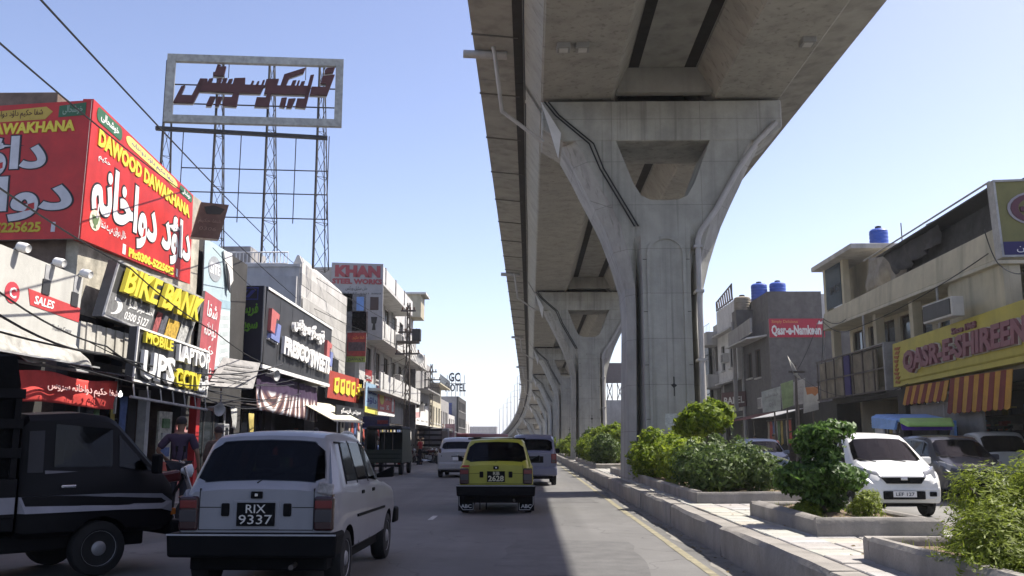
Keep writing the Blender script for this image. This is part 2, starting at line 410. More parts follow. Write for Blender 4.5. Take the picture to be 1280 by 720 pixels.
for j in range(0, 190):
    yy = 2.4 + .5 * j
    for i in range(6):
        xx = 2.69 + .418 * i + (.0)
        if xx > 4.75: continue
        if any(a + .12 < xx < b - .12 and c + .15 < yy < d - .15 for a, b, c, d in PLANTERS): continue
        if cnt < 285:
            k = cnt % 5 if cnt < 5 else rr.randrange(5)
            loc = (xx, yy, .325 + rr.uniform(-.006, .006))
            if cnt < 5: sv[cnt].location = loc; o = sv[cnt]
            else: o = inst(sv[k], med, loc)
            o.rotation_euler = (rr.uniform(-.012, .012), rr.uniform(-.012, .012), rr.uniform(-.012, .012)); cnt += 1
        else: far.box(xx - .2, xx + .2, yy - .243, yy + .243, .325, .345 + rr.uniform(-.004, .004))
tag(far.build('paving_slab', slab_c, med), kind='stuff')

# ---- planters
soil = M('planter_soil', (.17, .12, .075), var=.35, scale=9, bump=.6, fine=.5)
plab = ['low kerbed planter bed nearest the camera holding the yellow-green thuja', 'small kerbed planter bed around the two-tiered clipped shrub', 'long kerbed planter bed around the nearest flyover pillar',
        'kerbed planter bed around the second flyover pillar', 'kerbed planter bed around the third flyover pillar', 'kerbed planter bed around the fourth flyover pillar']
for k, (x0, x1, y0, y1) in enumerate(PLANTERS):
    p = thing('planter', plab[k], 'planter', (x0, y0, .345), group='planter beds on the median')
    w, z0, z1 = .13, .335, .53
    r_ = random.Random(k)
    def wall(a, b):
        mb = MB(); d = Vector(b) - Vector(a); L_ = d.length; t = d.normalized(); nn = Vector((-t.y, t.x, 0)); n = max(2, int(L_ / 1.2))
        j = lambda q=.014: r_.uniform(-q, q)
        rings = []
        for i in range(n + 1):
            c = Vector(a) + t * (L_ * i / n)
            A = c - nn * w / 2; B = c + nn * w / 2
            rings += [(A.x, A.y, z0), (A.x + j(), A.y + j(), z1 - .03), (A.x + nn.x * .03, A.y + nn.y * .03, z1 + j()), (B.x - nn.x * .03, B.y - nn.y * .03, z1 + j()), (B.x, B.y, z1 - .03), (B.x, B.y, z0)]
        fs = [(i * 6 + q, i * 6 + q + 1, i * 6 + 7 + q, i * 6 + 6 + q) for i in range(n) for q in range(5)] + [tuple(range(6)), tuple(range(n * 6, n * 6 + 6))[::-1]]
        mb.add(rings, fs).build('planter_wall', kerb_c, p, smooth=35)
    wall((x0 - w / 2, y0, 0), (x1 + w / 2, y0, 0)); wall((x0, y0 + w / 2 + .004, 0), (x0, y1 - w / 2, 0)); wall((x1, y0 + w / 2 + .004, 0), (x1, y1 - w / 2, 0)); wall((x0 - w / 2, y1, 0), (x1 + w / 2, y1, 0))
    mb = MB(); n = 10; m_ = max(6, int((y1 - y0) / .35)); vs = []
    for j in range(m_ + 1):
        for i in range(n + 1): vs.append((x0 + .06 + (x1 - x0 - .12) * i / n, y0 + .06 + (y1 - y0 - .12) * j / m_, .45 + r_.uniform(-.03, .03) + .04 * math.sin(i / n * PI)))
    mb.add(vs, [(j * (n + 1) + i, j * (n + 1) + i + 1, (j + 1) * (n + 1) + i + 1, (j + 1) * (n + 1) + i) for j in range(m_) for i in range(n)])
    mb.build('soil', soil, p, smooth=180)

# ================================================================== flyover
conc = M('flyover_concrete', (.34, .335, .305), var=.16, scale=1.3, bump=.12, streak=.5, fine=.12)
conc_d = M('pier_concrete', (.39, .385, .35), var=.18, scale=1.5, bump=.14, streak=.5, fine=.15, form=.6)
conc_l = M('girder_concrete', (.38, .375, .34), var=.12, scale=.9, bump=.08, streak=.35, fine=.1, form=.45)
joint_shade_black = M('joint_and_shade_black', (.035, .033, .03), var=.3)  # for joints, bearings and the shade painted beside the girders
pipe_m = M('drain_pipe_paint', (.42, .41, .40), rough=.5, var=.1, streak=.3)
cable_m = M('black_cable', (.02, .02, .02), rough=.6)
steel = M('rusty_steel', (.09, .075, .065), rough=.6, var=.3, scale=6)
CX = 3.63
SP = 32.0
def path(y):
    """deck centre X, drop in Z and heading at distance y"""
    if y <= 150: return CX, -max(0, y - 60) * .006, 0.0
    t = y - 150
    th = min(.104, t * .0008)
    x = CX - (t * t * .0004 if t < 130 else .0004 * 130 * 130 + (t - 130) * .104)
    return x, -.54 - t * .026 - max(0, t - 30) * .034, th
fly = thing('flyover', 'long grey concrete flyover deck carried on the row of Y-shaped pillars', 'flyover', (CX, 24.5, 10.6))
ends = [24.9 + SP * k for k in range(-2, 10)]
GZ = 10.62; DZ = 11.42
def xf(y, x, z):
    px_, dz, th = path(y)
    return Vector((px_ + x * math.cos(th), y + x * math.sin(th), z + dz))
for k in range(len(ends) - 1):
    ya, yb = ends[k] + .16, ends[k + 1] - .16
    near = k < 8
    nseg = 1 if yb < 150 else 3
    for sgn in (-1, 1):
        # trapezoidal girder: outer web nearly upright, inner web upright too
        prof = [(-3.75, DZ), (-3.28, GZ), (-1.33, GZ), (-.92, DZ)] if sgn < 0 else [(.95, DZ), (1.45, GZ), (3.25, GZ), (3.72, DZ)]
        mb = MB(); ns = nseg; rings = [[xf(ya + (yb - ya) * i / ns, x, z) for x, z in prof] for i in range(ns + 1)]
        vs = [p for r_ in rings for p in r_]
        fs = [(i * 4 + q, i * 4 + (q + 1) % 4, i * 4 + 4 + (q + 1) % 4, i * 4 + 4 + q) for i in range(ns) for q in range(4)] + [(0, 1, 2, 3), tuple(range(ns * 4, ns * 4 + 4))[::-1]]
        mb.add(vs, fs).build('girder', conc_l, fly, bevel=.03)
    # end diaphragms between the girders
    for ye in (ya + .9, yb - .9):
        mb = MB(); c = [xf(ye, -.95, DZ), xf(ye, -1.25, GZ + .1), xf(ye, 1.37, GZ + .1), xf(ye, 1.0, DZ)]
        mb.prism(c, (0, .3, 0)).build('diaphragm', conc, fly)
    # deck slab, one per span; its unseen parapets are shaped to place the shadow
    prof = [(-5.06, DZ + .14), (-3.85, DZ + .012), (3.82, DZ + .012), (4.76, DZ + .10), (4.80, DZ + 1.6), (4.58, DZ + 1.6), (4.52, DZ + .4), (-4.78, DZ + .4), (-4.86, DZ + .62), (-5.08, DZ + .62)]
    n = len(prof); ns = nseg * (2 if near else 1)
    ya2, yb2 = ends[k] + .01, ends[k + 1] - .01
    rings = [[xf(ya2 + (yb2 - ya2) * i / ns, x, z) for x, z in prof] for i in range(ns + 1)]
    mb = MB(); fs = [(i * n + q, i * n + (q + 1) % n, i * n + n + (q + 1) % n, i * n + n + q) for i in range(ns) for q in range(n)] + [tuple(range(n)), tuple(range(ns * n, ns * n + n))[::-1]]
    mb.add([p for r_ in rings for p in r_], fs).build('deck_slab', conc, fly)
    # black strips along the girder webs: stained joints plus their shade put into colour
    mb = MB()
    for i in range(ns):
        a, b = ya2 + (yb2 - ya2) * i / ns, ya2 + (yb2 - ya2) * (i + 1) / ns
        for x0, x1, zz in ((-4.02, -3.78, DZ + .003), (-.9, -.62, DZ + .003), (.62, .93, DZ + .003)):
            mb.hexa([xf(a, x0, zz), xf(a, x1, zz - .0), xf(b, x1, zz - .0), xf(b, x0, zz), xf(a, x0, zz + .04), xf(a, x1, zz + .04), xf(b, x1, zz + .04), xf(b, x0, zz + .04)])
    tag(mb.build('joint_shade_strip', joint_shade_black, fly), kind='stuff')
    # parapet panel joints (thin upright ribs along the overhang edge) and the short scupper pipes
    if near:
        mb = MB()
        q = ya2 + 1.0
        while q < yb2:
            a = xf(q, -5.09, DZ + .13); b_ = xf(q + .03, -3.95, DZ + .02)
            mb.hexa([xf(q, -5.085, DZ + .10), xf(q, -3.9, DZ - .012), xf(q + .03, -3.9, DZ - .012), xf(q + .03, -5.085, DZ + .10), xf(q, -5.085, DZ + .16), xf(q, -3.9, DZ + .04), xf(q + .03, -3.9, DZ + .04), xf(q + .03, -5.085, DZ + .16)])
            q += 4.0
        tag(mb.build('slab_joint', M('slab_joint_grey', (.15, .145, .13)), fly), kind='stuff')
        mb = MB(); yy = ends[k + 1] - 2.0
        mb.tube([xf(yy, -4.2, DZ - .04), xf(yy, -5.35, DZ + .02)], .11, 10)
        mb.build('scupper_pipe', pipe_m, fly, smooth=40)
        # drain pipe from the overhang down to the crossbeam end
        mb = MB(); mb.tube([xf(yy - .4, -4.55, DZ + .02), xf(yy - .4, -4.5, DZ - .2), xf(yy + .6, -4.35, GZ - .55), xf(ends[k + 1] - .9, -3.25, GZ - 1.25)], .055, 8)
        mb.build('drain_pipe', pipe_m, fly, smooth=60)
        # sagging cables strung along the outer web
        mb = MB(); pts = []
        for i in range(13):
            t = i / 12; pts.append(xf(ya + (yb - ya) * t, -3.72 - .02 * math.sin(t * 9), GZ + .25 - .45 * abs(math.sin(t * PI * 2))))
        mb.tube(pts, .016, 5); mb.build('cable', cable_m, fly)
# small lamp boxes bolted under the girders
lampm = M('lamp_housing', (.25, .25, .24), rough=.5)
for x, y_ in ((-2.8, 20.6), (-2.35, 20.6), (2.9, 20.4)):
    mb = MB(); mb.box(CX + x - .16, CX + x + .16, y_ - .18, y_ + .18, GZ - .13, GZ + .01); lb = mb.build('lamp_box', lampm, fly, bevel=.015)
    MB().box(CX + x - .1, CX + x + .1, y_ - .11, y_ + .11, GZ - .145, GZ - .128).build('lens', M('lamp_lens', (.5, .5, .48), rough=.3), lb)

def make_pillar():
    Y0 = 24.0
    p = thing('flyover_pillar', 'nearest huge Y-shaped concrete flyover pillar rising from the bushes', 'pillar', (CX, 25.0, .4), group='Y-shaped pillars under the flyover')
    # rows: z, outer x, outer-front y, mid x, mid y, groove x, groove y, rib x, rib y     (left side, x measured from centre)
    rows = [(.3, 1.12, 24.55, .88, 24.25, .72, 24.75, .64), (4.5, 1.01, 24.55, .80, 24.25, .71, 24.70, .63), (5.4, 1.06, 24.55, .82, 24.2, .72, 24.55, .63),
            (6.1, 1.24, 24.55, .93, 24.12, .75, 24.3, .64), (6.75, 1.46, 24.55, 1.1, 24.05, .82, 24.06, .66), (7.1, 1.59, 24.55, 1.2, 24.0, .9, 24.0, .66)]
    body = MB(); YB = 26.1
    def pt(x, y, z, s): return (CX + s * x, y, z)
    for s in (-1, 1):
        for a, b in zip(rows[:-1], rows[1:]):
            A = [(a[1] - .0, YB), (a[1], a[2]), (a[3], a[4]), (a[5], a[6]), (a[7], Y0)]; B = [(b[1], YB), (b[1], b[2]), (b[3], b[4]), (b[5], b[6]), (b[7], Y0)]
            for q in range(4):
                body.add([pt(*A[q], a[0], s), pt(*A[q + 1], a[0], s), pt(*B[q + 1], b[0], s), pt(*B[q], b[0], s)], [(0, 1, 2, 3)])
    for a, b in zip(rows[:-1], rows[1:]):
        body.add([pt(a[7], Y0, a[0], -1), pt(a[7], Y0, a[0], 1), pt(b[7], Y0, b[0], 1), pt(b[7], Y0, b[0], -1)], [(0, 1, 2, 3)])
        body.add([pt(a[1], YB, a[0], -1), pt(a[1], YB, a[0], 1), pt(b[1], YB, b[0], 1), pt(b[1], YB, b[0], -1)], [(0, 1, 2, 3)])
    # from z 7.1 upwards: two arms around the opening
    up = [(7.1, 1.59, 1.2), (7.72, 1.88, 1.5), (8.22, 2.13, 1.76), (8.75, 2.38, 2.02), (9.39, 2.72, 2.36)]
    hole = [(7.72, 0.0), (7.74, .38), (7.86, .62), (8.2, .82), (9.39, 1.27)]
    # solid web below the opening between z 7.1 and 7.72
    for s in (-1, 1):
        for a, b in zip(up[:-1], up[1:]):
            body.add([pt(a[1], YB, a[0], s), pt(a[1], 24.55, a[0], s), pt(b[1], 24.55, b[0], s), pt(b[1], YB, b[0], s)], [(0, 1, 2, 3)])
            body.add([pt(a[1], 24.55, a[0], s), pt(a[2], Y0, a[0], s), pt(b[2], Y0, b[0], s), pt(b[1], 24.55, b[0], s)], [(0, 1, 2, 3)])
        for yy, kk in ((Y0, 2), (YB, 1)):
            poly = [pt(0, yy, 7.1, s)] + [pt(u_[kk], yy, u_[0], s) for u_ in up] + [pt(h[1], yy, h[0], s) for h in hole[::-1]]
            body.add(poly, [tuple(range(len(poly)))])
        for a, b in zip(hole[:-1], hole[1:]):
            body.add([pt(a[1], Y0, a[0], s), pt(a[1], YB, a[0], s), pt(b[1], YB, b[0], s), pt(b[1], Y0, b[0], s)], [(0, 1, 2, 3)])
    body.build('shaft', conc_d, p)
    # arched border on the front rib
    mb = MB(); w = .09
    out = [(-.52, 1.0), (-.52, 6.25)] + [(-.52 * math.cos(t), 6.25 + .5 * math.sin(t)) for t in [PI * i / 10 for i in range(1, 10)]] + [(.52, 6.25), (.52, 1.0)]
    inn = [(x * (1 - w / .52), z if z < 6.25 else 6.25 + (z - 6.25) * (1 - w / .5)) for x, z in out]
    for i in range(len(out) - 1):
        (a, b), (c, d), (e, f_), (g, h) = out[i], out[i + 1], inn[i + 1], inn[i]
        mb.prism([(CX + a, Y0 + .01, b), (CX + c, Y0 + .01, d), (CX + e, Y0 + .01, f_), (CX + g, Y0 + .01, h)], (0, -.05, 0))
    mb.build('arch_border', conc_d, p)
    # crossbeam with bevelled ends
    mb = MB(); z0, z1 = 9.385, 10.52
    mb.prism([(CX - 3.27, 23.98, z1), (CX - 3.27, 23.98, 9.75), (CX - 2.7, 23.98, z0), (CX + 2.7, 23.98, z0), (CX + 3.24, 23.98, 9.75), (CX + 3.24, 23.98, z1)], (0, 2.14, 0))
    mb.build('crossbeam', conc_d, p, bevel=.04)
    mb = MB()
    for x in (-2.9, -1.7, 1.8, 2.9): mb.box(CX + x - .22, CX + x + .22, 24.3, 25.8, z1, GZ + .02)
    tag(mb.build('bearing', joint_shade_black, p), kind='stuff')
    # pale plate added for the light-catching left end face of the crossbeam
    mb = MB(); mb.prism([(CX - 3.30, 23.8, 10.45), (CX - 3.05, 23.8, 9.6), (CX - 2.84, 23.8, 8.85), (CX - 2.76, 23.8, 9.55)], (0, .06, 0))
    mb.build('lit_end_plate', M('lit_end_white', (.62, .62, .62), rough=.5, var=.1), p)
    # drain pipes on the right arm
    mb = MB(); mb.tube([(CX + 3.05, 23.88, 9.85), (CX + 2.5, 23.9, 9.3), (CX + 1.98, 23.9, 8.55), (CX + 1.36, 23.9, 7.45), (CX + .93, 23.9, 6.85), (CX + .84, 23.92, 6.6), (CX + .84, 23.95, .5)], .075, 10)
    mb.build('drain_pipe', pipe_m, p, smooth=60)
    mb = MB()
    for z in (1.6, 3.4, 5.2, 6.4): mb.box(CX + .73, CX + .95, 23.84, 24.3, z, z + .07)
    tag(mb.build('pipe_clip', pipe_m, p), kind='stuff')
    mb = MB()
    for off in (0, .1):
        mb.tube([(CX - 3.2 + off, 23.95, 10.5), (CX - 2.9 + off, 23.94, 10.1), (CX - 2.0 + off * 1.2, 23.94, 9.3), (CX - 1.72 + off, 23.95, 8.6), (CX - .82 + off, 23.96, 7.0)], .022, 5)
    mb.build('cable', cable_m, p)
    # pour joints of the formwork
    mb = MB()
    for z in (1.9, 3.3, 4.7, 6.1): mb.box(CX - .62, CX - .47, 23.988, 24.02, z, z + .012).box(CX + .47, CX + .62, 23.988, 24.02, z + .003, z + .015)
    tag(mb.build('pour_joint', joint_shade_black, p), kind='stuff')
    # black stencilled mark and a torn pale notice on the front rib
    b = Board('x', '', '', (CX + .02, Y0 - .002, 3.0), (CX + .2, Y0 - .002, 3.0), (CX + .2, Y0 - .002, 2.5), (CX + .02, Y0 - .002, 2.5), root=p)
    b.panel = p
    b.poly('stencil_mark', [(.42, 0), (.6, 0), (.6, .35), (.95, .45), (.6, .55), (.58, 1), (.44, 1), (.44, .58), (.05, .42), (.42, .35)], cable_m, d=.004)
    b.rect('poster', -.9, 1.9, .8, 2.75, M('faded_poster', (.5, .52, .5), var=.35, scale=12), d=.004)
    return p
pil = make_pillar()
plabels = ['second Y-shaped flyover pillar, just left of and behind the nearest one', 'third Y-shaped flyover pillar down the row', 'fourth Y-shaped flyover pillar down the row', 'fifth Y-shaped flyover pillar down the row',
           'sixth Y-shaped flyover pillar down the row', 'seventh Y-shaped flyover pillar, small and far', 'eighth Y-shaped flyover pillar, where the deck bends left', 'farthest Y-shaped flyover pillar on the bend']
for k in range(1, 9):
    yy = 25.0 + SP * k; x, dz, th = path(yy)
    copy_tree(pil, (x, yy, .4 + dz), th, plabels[k - 1])
# ================================================================== building kit
white_paint = M('white_paint', (.70, .69, .66), var=.1, scale=2, streak=.25)
cream = M('cream_plaster', (.50, .46, .35), var=.14, scale=1.2, streak=.5, bump=.1)
grey_pl = M('grey_plaster', (.30, .29, .28), var=.15, scale=1.5, streak=.5, bump=.1)
pale_pl = M('pale_plaster', (.50, .49, .47), var=.14, scale=1.3, streak=.5, bump=.1)
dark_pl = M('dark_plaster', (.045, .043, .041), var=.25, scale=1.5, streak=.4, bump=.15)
stone_pl = M('stained_stone', (.42, .39, .32), var=.45, scale=2.6, streak=.6, bump=.3)
brick_m = M('weathered_brick', (.16, .115, .09), var=.3, scale=4, streak=.4, bump=.3, fine=.3)
blackm = M('black_paint', (.016, .016, .017), rough=.45, var=.2)
darkgrey = M('dark_grey_metal', (.045, .045, .047), rough=.5, var=.2)
glassm = M('window_glass', (.025, .03, .034), rough=.08, var=.1, spec=.7)
woodm = M('dark_wood', (.07, .05, .035), var=.3, scale=6)
alum = M('aluminium', (.45, .45, .46), rough=.4, var=.1, metal=.6)
white_l = M('white_letter', (.80, .79, .77), rough=.5, var=.05)
yellow_l = M('yellow_letter', (.72, .60, .06), rough=.5, var=.08)
red_sign = M('red_sign_flex', (.50, .028, .022), rough=.45, var=.2, scale=1.6, spec=.45, streak=.22)
red_dark = M('maroon_letter', (.06, .014, .014), rough=.6, var=.2)
char = M('charcoal_flex', (.045, .046, .05), rough=.5, var=.2, scale=1.5)
navy = M('navy_flex', (.014, .014, .028), rough=.5, var=.2)
green_d = M('green_print', (.04, .13, .06), rough=.5)
tarp_w = M('white_tarpaulin', (.52, .51, .47), rough=.6, var=.12, scale=1.4, streak=.25, bump=.1)
galv = M('galvanised', (.36, .36, .36), rough=.55, var=.25, scale=5, streak=.4)

def facade(root, sg, xf_, y0, y1, z0, z1, ops, mat, thick=.25, name='wall'):
    """street wall with real openings; sg=+1 faces +X, -1 faces -X"""
    zs = sorted({z0, z1, *[max(z0, min(z1, o[2])) for o in ops], *[max(z0, min(z1, o[3])) for o in ops]})
    mb = MB()
    for a, b in zip(zs[:-1], zs[1:]):
        if b - a < 1e-4: continue
        zc = (a + b) / 2; cuts = sorted([(o[0], o[1]) for o in ops if o[2] < zc < o[3]]); y = y0
        for c, d in cuts + [(y1, y1)]:
            if c - y > 1e-4: mb.box(min(xf_, xf_ - sg * thick), max(xf_, xf_ - sg * thick), y, c, a, b)
            y = max(y, d)
    return mb.build(name, mat, root)
def shell(root, sg, xf_, y0, y1, z1, depth, mat, floors=(), roof_mat=None, thick=.25):
    xa, xb = xf_ - sg * (thick + .003), xf_ - sg * depth
    lo, hi = min(xa, xb), max(xa, xb)
    MB().box(lo, hi, y0, y0 + .22, 0, z1).build('side_wall', mat, root)
    MB().box(lo, hi, y1 - .22, y1, 0, z1).build('side_wall', mat, root)
    MB().box(min(xb, xb + sg * .2), max(xb, xb + sg * .2), y0 + .222, y1 - .222, 0, z1).build('back_wall', mat, root)
    for z in list(floors) + [z1 - .25]:
        MB().box(lo, hi if sg < 0 else hi, y0 + .223, y1 - .223, z, z + .2).build('floor_slab' if z != z1 - .25 else 'roof', roof_mat or mat, root)
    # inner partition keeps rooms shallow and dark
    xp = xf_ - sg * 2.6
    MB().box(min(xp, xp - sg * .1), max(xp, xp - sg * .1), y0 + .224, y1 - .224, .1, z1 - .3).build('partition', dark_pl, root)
def window(root, sg, xf_, y0, y1, z0, z1, fm=None, bars=1, sill=True):
    fm = fm or woodm
    xi, xo = xf_ - sg * .16, xf_ - sg * .09; lo, hi = min(xi, xo), max(xi, xo); w = .06
    mb = MB(); mb.box(lo, hi, y0, y0 + w, z0, z1).box(lo, hi, y1 - w, y1, z0, z1).box(lo, hi, y0 + w, y1 - w, z0, z0 + w).box(lo, hi, y0 + w, y1 - w, z1 - w, z1)
    for k in range(bars):
        c = y0 + (y1 - y0) * (k + 1) / (bars + 1); mb.box(lo, hi, c - .025, c + .025, z0 + w, z1 - w)
    f = mb.build('window', fm, root)
    xm = (xi + xo) / 2
    MB().box(xm - .008, xm + .008, y0 + w, y1 - w, z0 + w, z1 - w).build('pane', glassm, f)
    if sill: MB().box(min(xf_ + sg * .1, xf_ - sg * .08), max(xf_ + sg * .1, xf_ - sg * .08), y0 - .08, y1 + .08, z0 - .09, z0 - .004).build('sill', pale_pl, f)
def shutter(root, sg, xf_, y0, y1, z0, z1, m, name='shutter'):
    mb = MB(); n = max(3, int((z1 - z0) / .11)); x = xf_ - sg * .12
    for k in range(n):
        a = z0 + (z1 - z0) * k / n; b = z0 + (z1 - z0) * (k + .86) / n
        mb.box(min(x, x - sg * .03), max(x, x - sg * .03), y0, y1, a, b)
    return tag(mb.build(name, m, root), kind='stuff')
GOODS = [M('goods_%d' % i, c, var=.3, scale=8) for i, c in enumerate([(.30, .26, .2), (.35, .07, .05), (.08, .12, .25), (.4, .4, .38), (.12, .2, .1), (.35, .28, .08), (.06, .06, .06)])]
def shelves(root, sg, xf_, y0, y1, z0, z1, seed=0, back=1.7):
    """stocked shelves at the back of a shop"""
    r = random.Random(seed); mb = MB(); x = xf_ - sg * back
    g = MB()
    for k in range(int((z1 - z0) / .45)):
        z = z0 + .45 * k
        mb.box(min(x, x + sg * .35), max(x, x + sg * .35), y0, y1, z, z + .03)
        y = y0 + .05
        while y < y1 - .3:
            w = r.uniform(.12, .34); h = r.uniform(.14, .36); g.cur = r.randrange(7)
            if r.random() < .85: g.box(min(x + sg * .05, x + sg * .33), max(x + sg * .05, x + sg * .33), y, y + w, z + .032, z + .03 + h)
            y += w + r.uniform(.01, .06)
    s = mb.build('shelf', woodm, root); tag(g.build('stock', GOODS, s), kind='stuff')
def shop_door(root, sg, xf_, y0, y1, z0, z1, fm):
    xi, xo = xf_ - sg * .42, xf_ - sg * .36; lo, hi = min(xi, xo), max(xi, xo); n = max(1, round((y1 - y0) / .95))
    mb = MB()
    for k in range(n + 1):
        y = y0 + (y1 - y0) * k / n; mb.box(lo, hi, y - .035, y + .035, z0, z1)
    mb.box(lo, hi, y0, y1, z1 - .07, z1 + .0).box(lo, hi, y0, y1, z0, z0 + .12)
    f = mb.build('shop_front', fm, root)
    xm = (xi + xo) / 2
    MB().box(xm - .008, xm + .008, y0 + .04, y1 - .04, z0 + .13, z1 - .08).build('pane', glassm, f)
def railing(root, pts, h, m, step=.14, rail=.02, name='railing'):
    mb = MB()
    for a, b in zip(pts[:-1], pts[1:]):
        a = Vector(a); b = Vector(b); n = max(1, int((b - a).length / step))
        for i in range(n + 1):
            p = a.lerp(b, i / n); mb.tube([p, p + Vector((0, 0, h))], rail * .6, 4)
        mb.tube([a + Vector((0, 0, h)), b + Vector((0, 0, h))], rail, 5); mb.tube([a + Vector((0, 0, .05)), b + Vector((0, 0, .05))], rail, 5)
    return tag(mb.build(name, m, root), kind='stuff')
def canopy(root, sg, xf_, y0, y1, z, out, drop, m, name='canopy', th=.03):
    mb = MB(); a, b = xf_ - sg * .05, xf_ + sg * out
    mb.hexa([(a, y0, z), (b, y0, z - drop), (b, y1, z - drop), (a, y1, z), (a, y0, z + th), (b, y0, z - drop + th), (b, y1, z - drop + th), (a, y1, z + th)] if sg > 0 else
            [(b, y0, z - drop), (a, y0, z), (a, y1, z), (b, y1, z - drop), (b, y0, z - drop + th), (a, y0, z + th), (a, y1, z + th), (b, y1, z - drop + th)])
    return mb.build(name, m, root)
def ac_unit(label, x, y, z, sg, sz=(.35, .85, .6), bracket=True):
    t = thing('air_conditioner', label, 'air conditioner', (x, y, z))
    mb = MB(); a, b = (x, x + sg * sz[0]); mb.box(min(a, b), max(a, b), y - sz[1] / 2, y + sz[1] / 2, z, z + sz[2]); mb.build('casing', M('ac_casing', (.5, .49, .46), rough=.5, streak=.3), t, bevel=.02)
    mb = MB(); xo = b + sg * .002
    for k in range(9):
        zz = z + .06 + (sz[2] - .12) * k / 9; mb.box(min(xo, xo + sg * .014), max(xo, xo + sg * .014), y - sz[1] / 2 + .07, y + sz[1] / 2 - .07, zz, zz + .03)
    tag(mb.build('grille', darkgrey, t), kind='stuff')
    return t
def sheet(name, root, P, nu, nv, m, amp=.03, seed=0, fold=None, th=True):
    """hanging cloth: P = four corners TL TR BR BL, wavy surface"""
    r = random.Random(seed); ph = [r.uniform(0, 6) for _ in range(6)]
    c = [Vector(p) for p in P]; n = (c[1] - c[0]).cross(c[0] - c[3]).normalized(); vs = []
    for side in (0, 1):
        for j in range(nv + 1):
            for i in range(nu + 1):
                u, v = i / nu, j / nv
                a = c[0].lerp(c[1], u).lerp(c[3].lerp(c[2], u), v)
                w = amp * (math.sin(u * 17 + ph[0] + v * 1.5) + .6 * math.sin(u * 39 + ph[1] - v * 3) + .5 * math.sin(v * 7 + u * 5 + ph[2])) * (.25 + .75 * v)
                a = a + n * (w - side * .012)
                if fold: a = a + Vector((0, 0, fold(u, v)))
                vs.append(a)
    k = (nu + 1) * (nv + 1); q = [(j * (nu + 1) + i, j * (nu + 1) + i + 1, (j + 1) * (nu + 1) + i + 1, (j + 1) * (nu + 1) + i) for j in range(nv) for i in range(nu)]
    fs = q + [tuple(k + z for z in f[::-1]) for f in q]
    for i in range(nu): fs += [(i + 1, i, k + i, k + i + 1), (nv * (nu + 1) + i, nv * (nu + 1) + i + 1, k + nv * (nu + 1) + i + 1, k + nv * (nu + 1) + i)]
    return MB().add(vs, fs).build(name, m, root, smooth=180)

# ================================================================== left side of the street
LX = -9.2
# ---- low white-signed shop nearest the camera
b0 = thing('shop_building', 'low dark single-storey shop under the white hoarding at the left edge', 'building', (-9.2, 5, 0))
ops = [(6, 10.5, .13, 2.6), (11, 16.4, .13, 2.6)]
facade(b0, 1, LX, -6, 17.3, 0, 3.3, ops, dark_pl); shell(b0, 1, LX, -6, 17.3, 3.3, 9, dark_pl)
shelves(b0, 1, LX, 6, 17, .3, 2.5, 3); shutter(b0, 1, LX, 11, 16.4, 2.15, 2.6, galv)
canopy(b0, 1, LX, 8, 17.2, 2.86, 1.1, .18, galv)
w = Board('hoarding', 'white rooftop hoarding with a red SALES stripe and clip-on lamps', 'sign', (-8.6, 9.5, 4.56), (-8.6, 17.3, 4.44), (-8.6, 17.2, 2.98), (-8.6, 9.5, 2.9), .14, tarp_w, galv)
w.poly('red_stripe', [(.76, .37), (1, .41), (1, .60), (.775, .55)], M('red_stripe', (.5, .06, .06), rough=.5))
w.text('SALES', .79, .425, .875, .525, white_l, d=.012, rot=-.04)
w.poly('round_logo', [(.70 + .028 * math.cos(a * PI / 8), .47 + .12 * math.sin(a * PI / 8)) for a in range(16)], M('red_logo', (.5, .05, .07)), d=.008)
w.text('C', .688, .41, .715, .53, white_l, d=.014)
for u in (.815, .95):
    w.rect('dark_tag', u, .20 + (u - .815) * .25, u + .032, .38 + (u - .815) * .25, darkgrey, d=.02)
    w.rect('tape_strip', u + .006, .02, u + .026, .195 + (u - .815) * .25, galv, d=.012)
w.text('Traders Centre', .88, .70, .97, .77, galv, d=.008, bold=0)
for k, u in enumerate((.70, .855, .985)):
    t = thing('clip_lamp', ['white clip lamp leaning over the hoarding top at the picture edge', 'white clip lamp in the middle of the hoarding top', 'white clip lamp at the far end of the hoarding top'][k], 'lamp', w.p(u, 0), group='clip lamps along the white hoarding')
    p = w.p(u, 0); MB().tube([p + Vector((-.1, 0, -.02)), p + Vector((-.02, 0, .06)), p + Vector((.10, 0, .06))], .018, 6).build('arm', galv, t)
    MB().lathe(p + Vector((.06, 0, .07)), (.9, -.15, -.25), [(.03, -.08), (.075, -.04), (.085, .1), (.07, .16), (.05, .15)], 14).build('lamp_head', white_paint, t, smooth=40)
# crumpled white tarpaulin sagging along the foot of the hoarding
tp = sheet('tarpaulin', None, [(-8.5, 9.5, 3.1), (-8.5, 17.0, 3.1), (-8.2, 17.2, 2.68), (-8.15, 9.5, 2.66)], 60, 8, M('shade_grey_tarpaulin', (.36, .35, .32), var=.4, scale=5, streak=.4, bump=.2), .07, 5)  # white cloth greyed for the shading in its folds
tag(tp, 'crumpled white tarpaulin sagging below the white hoarding', 'tarpaulin')

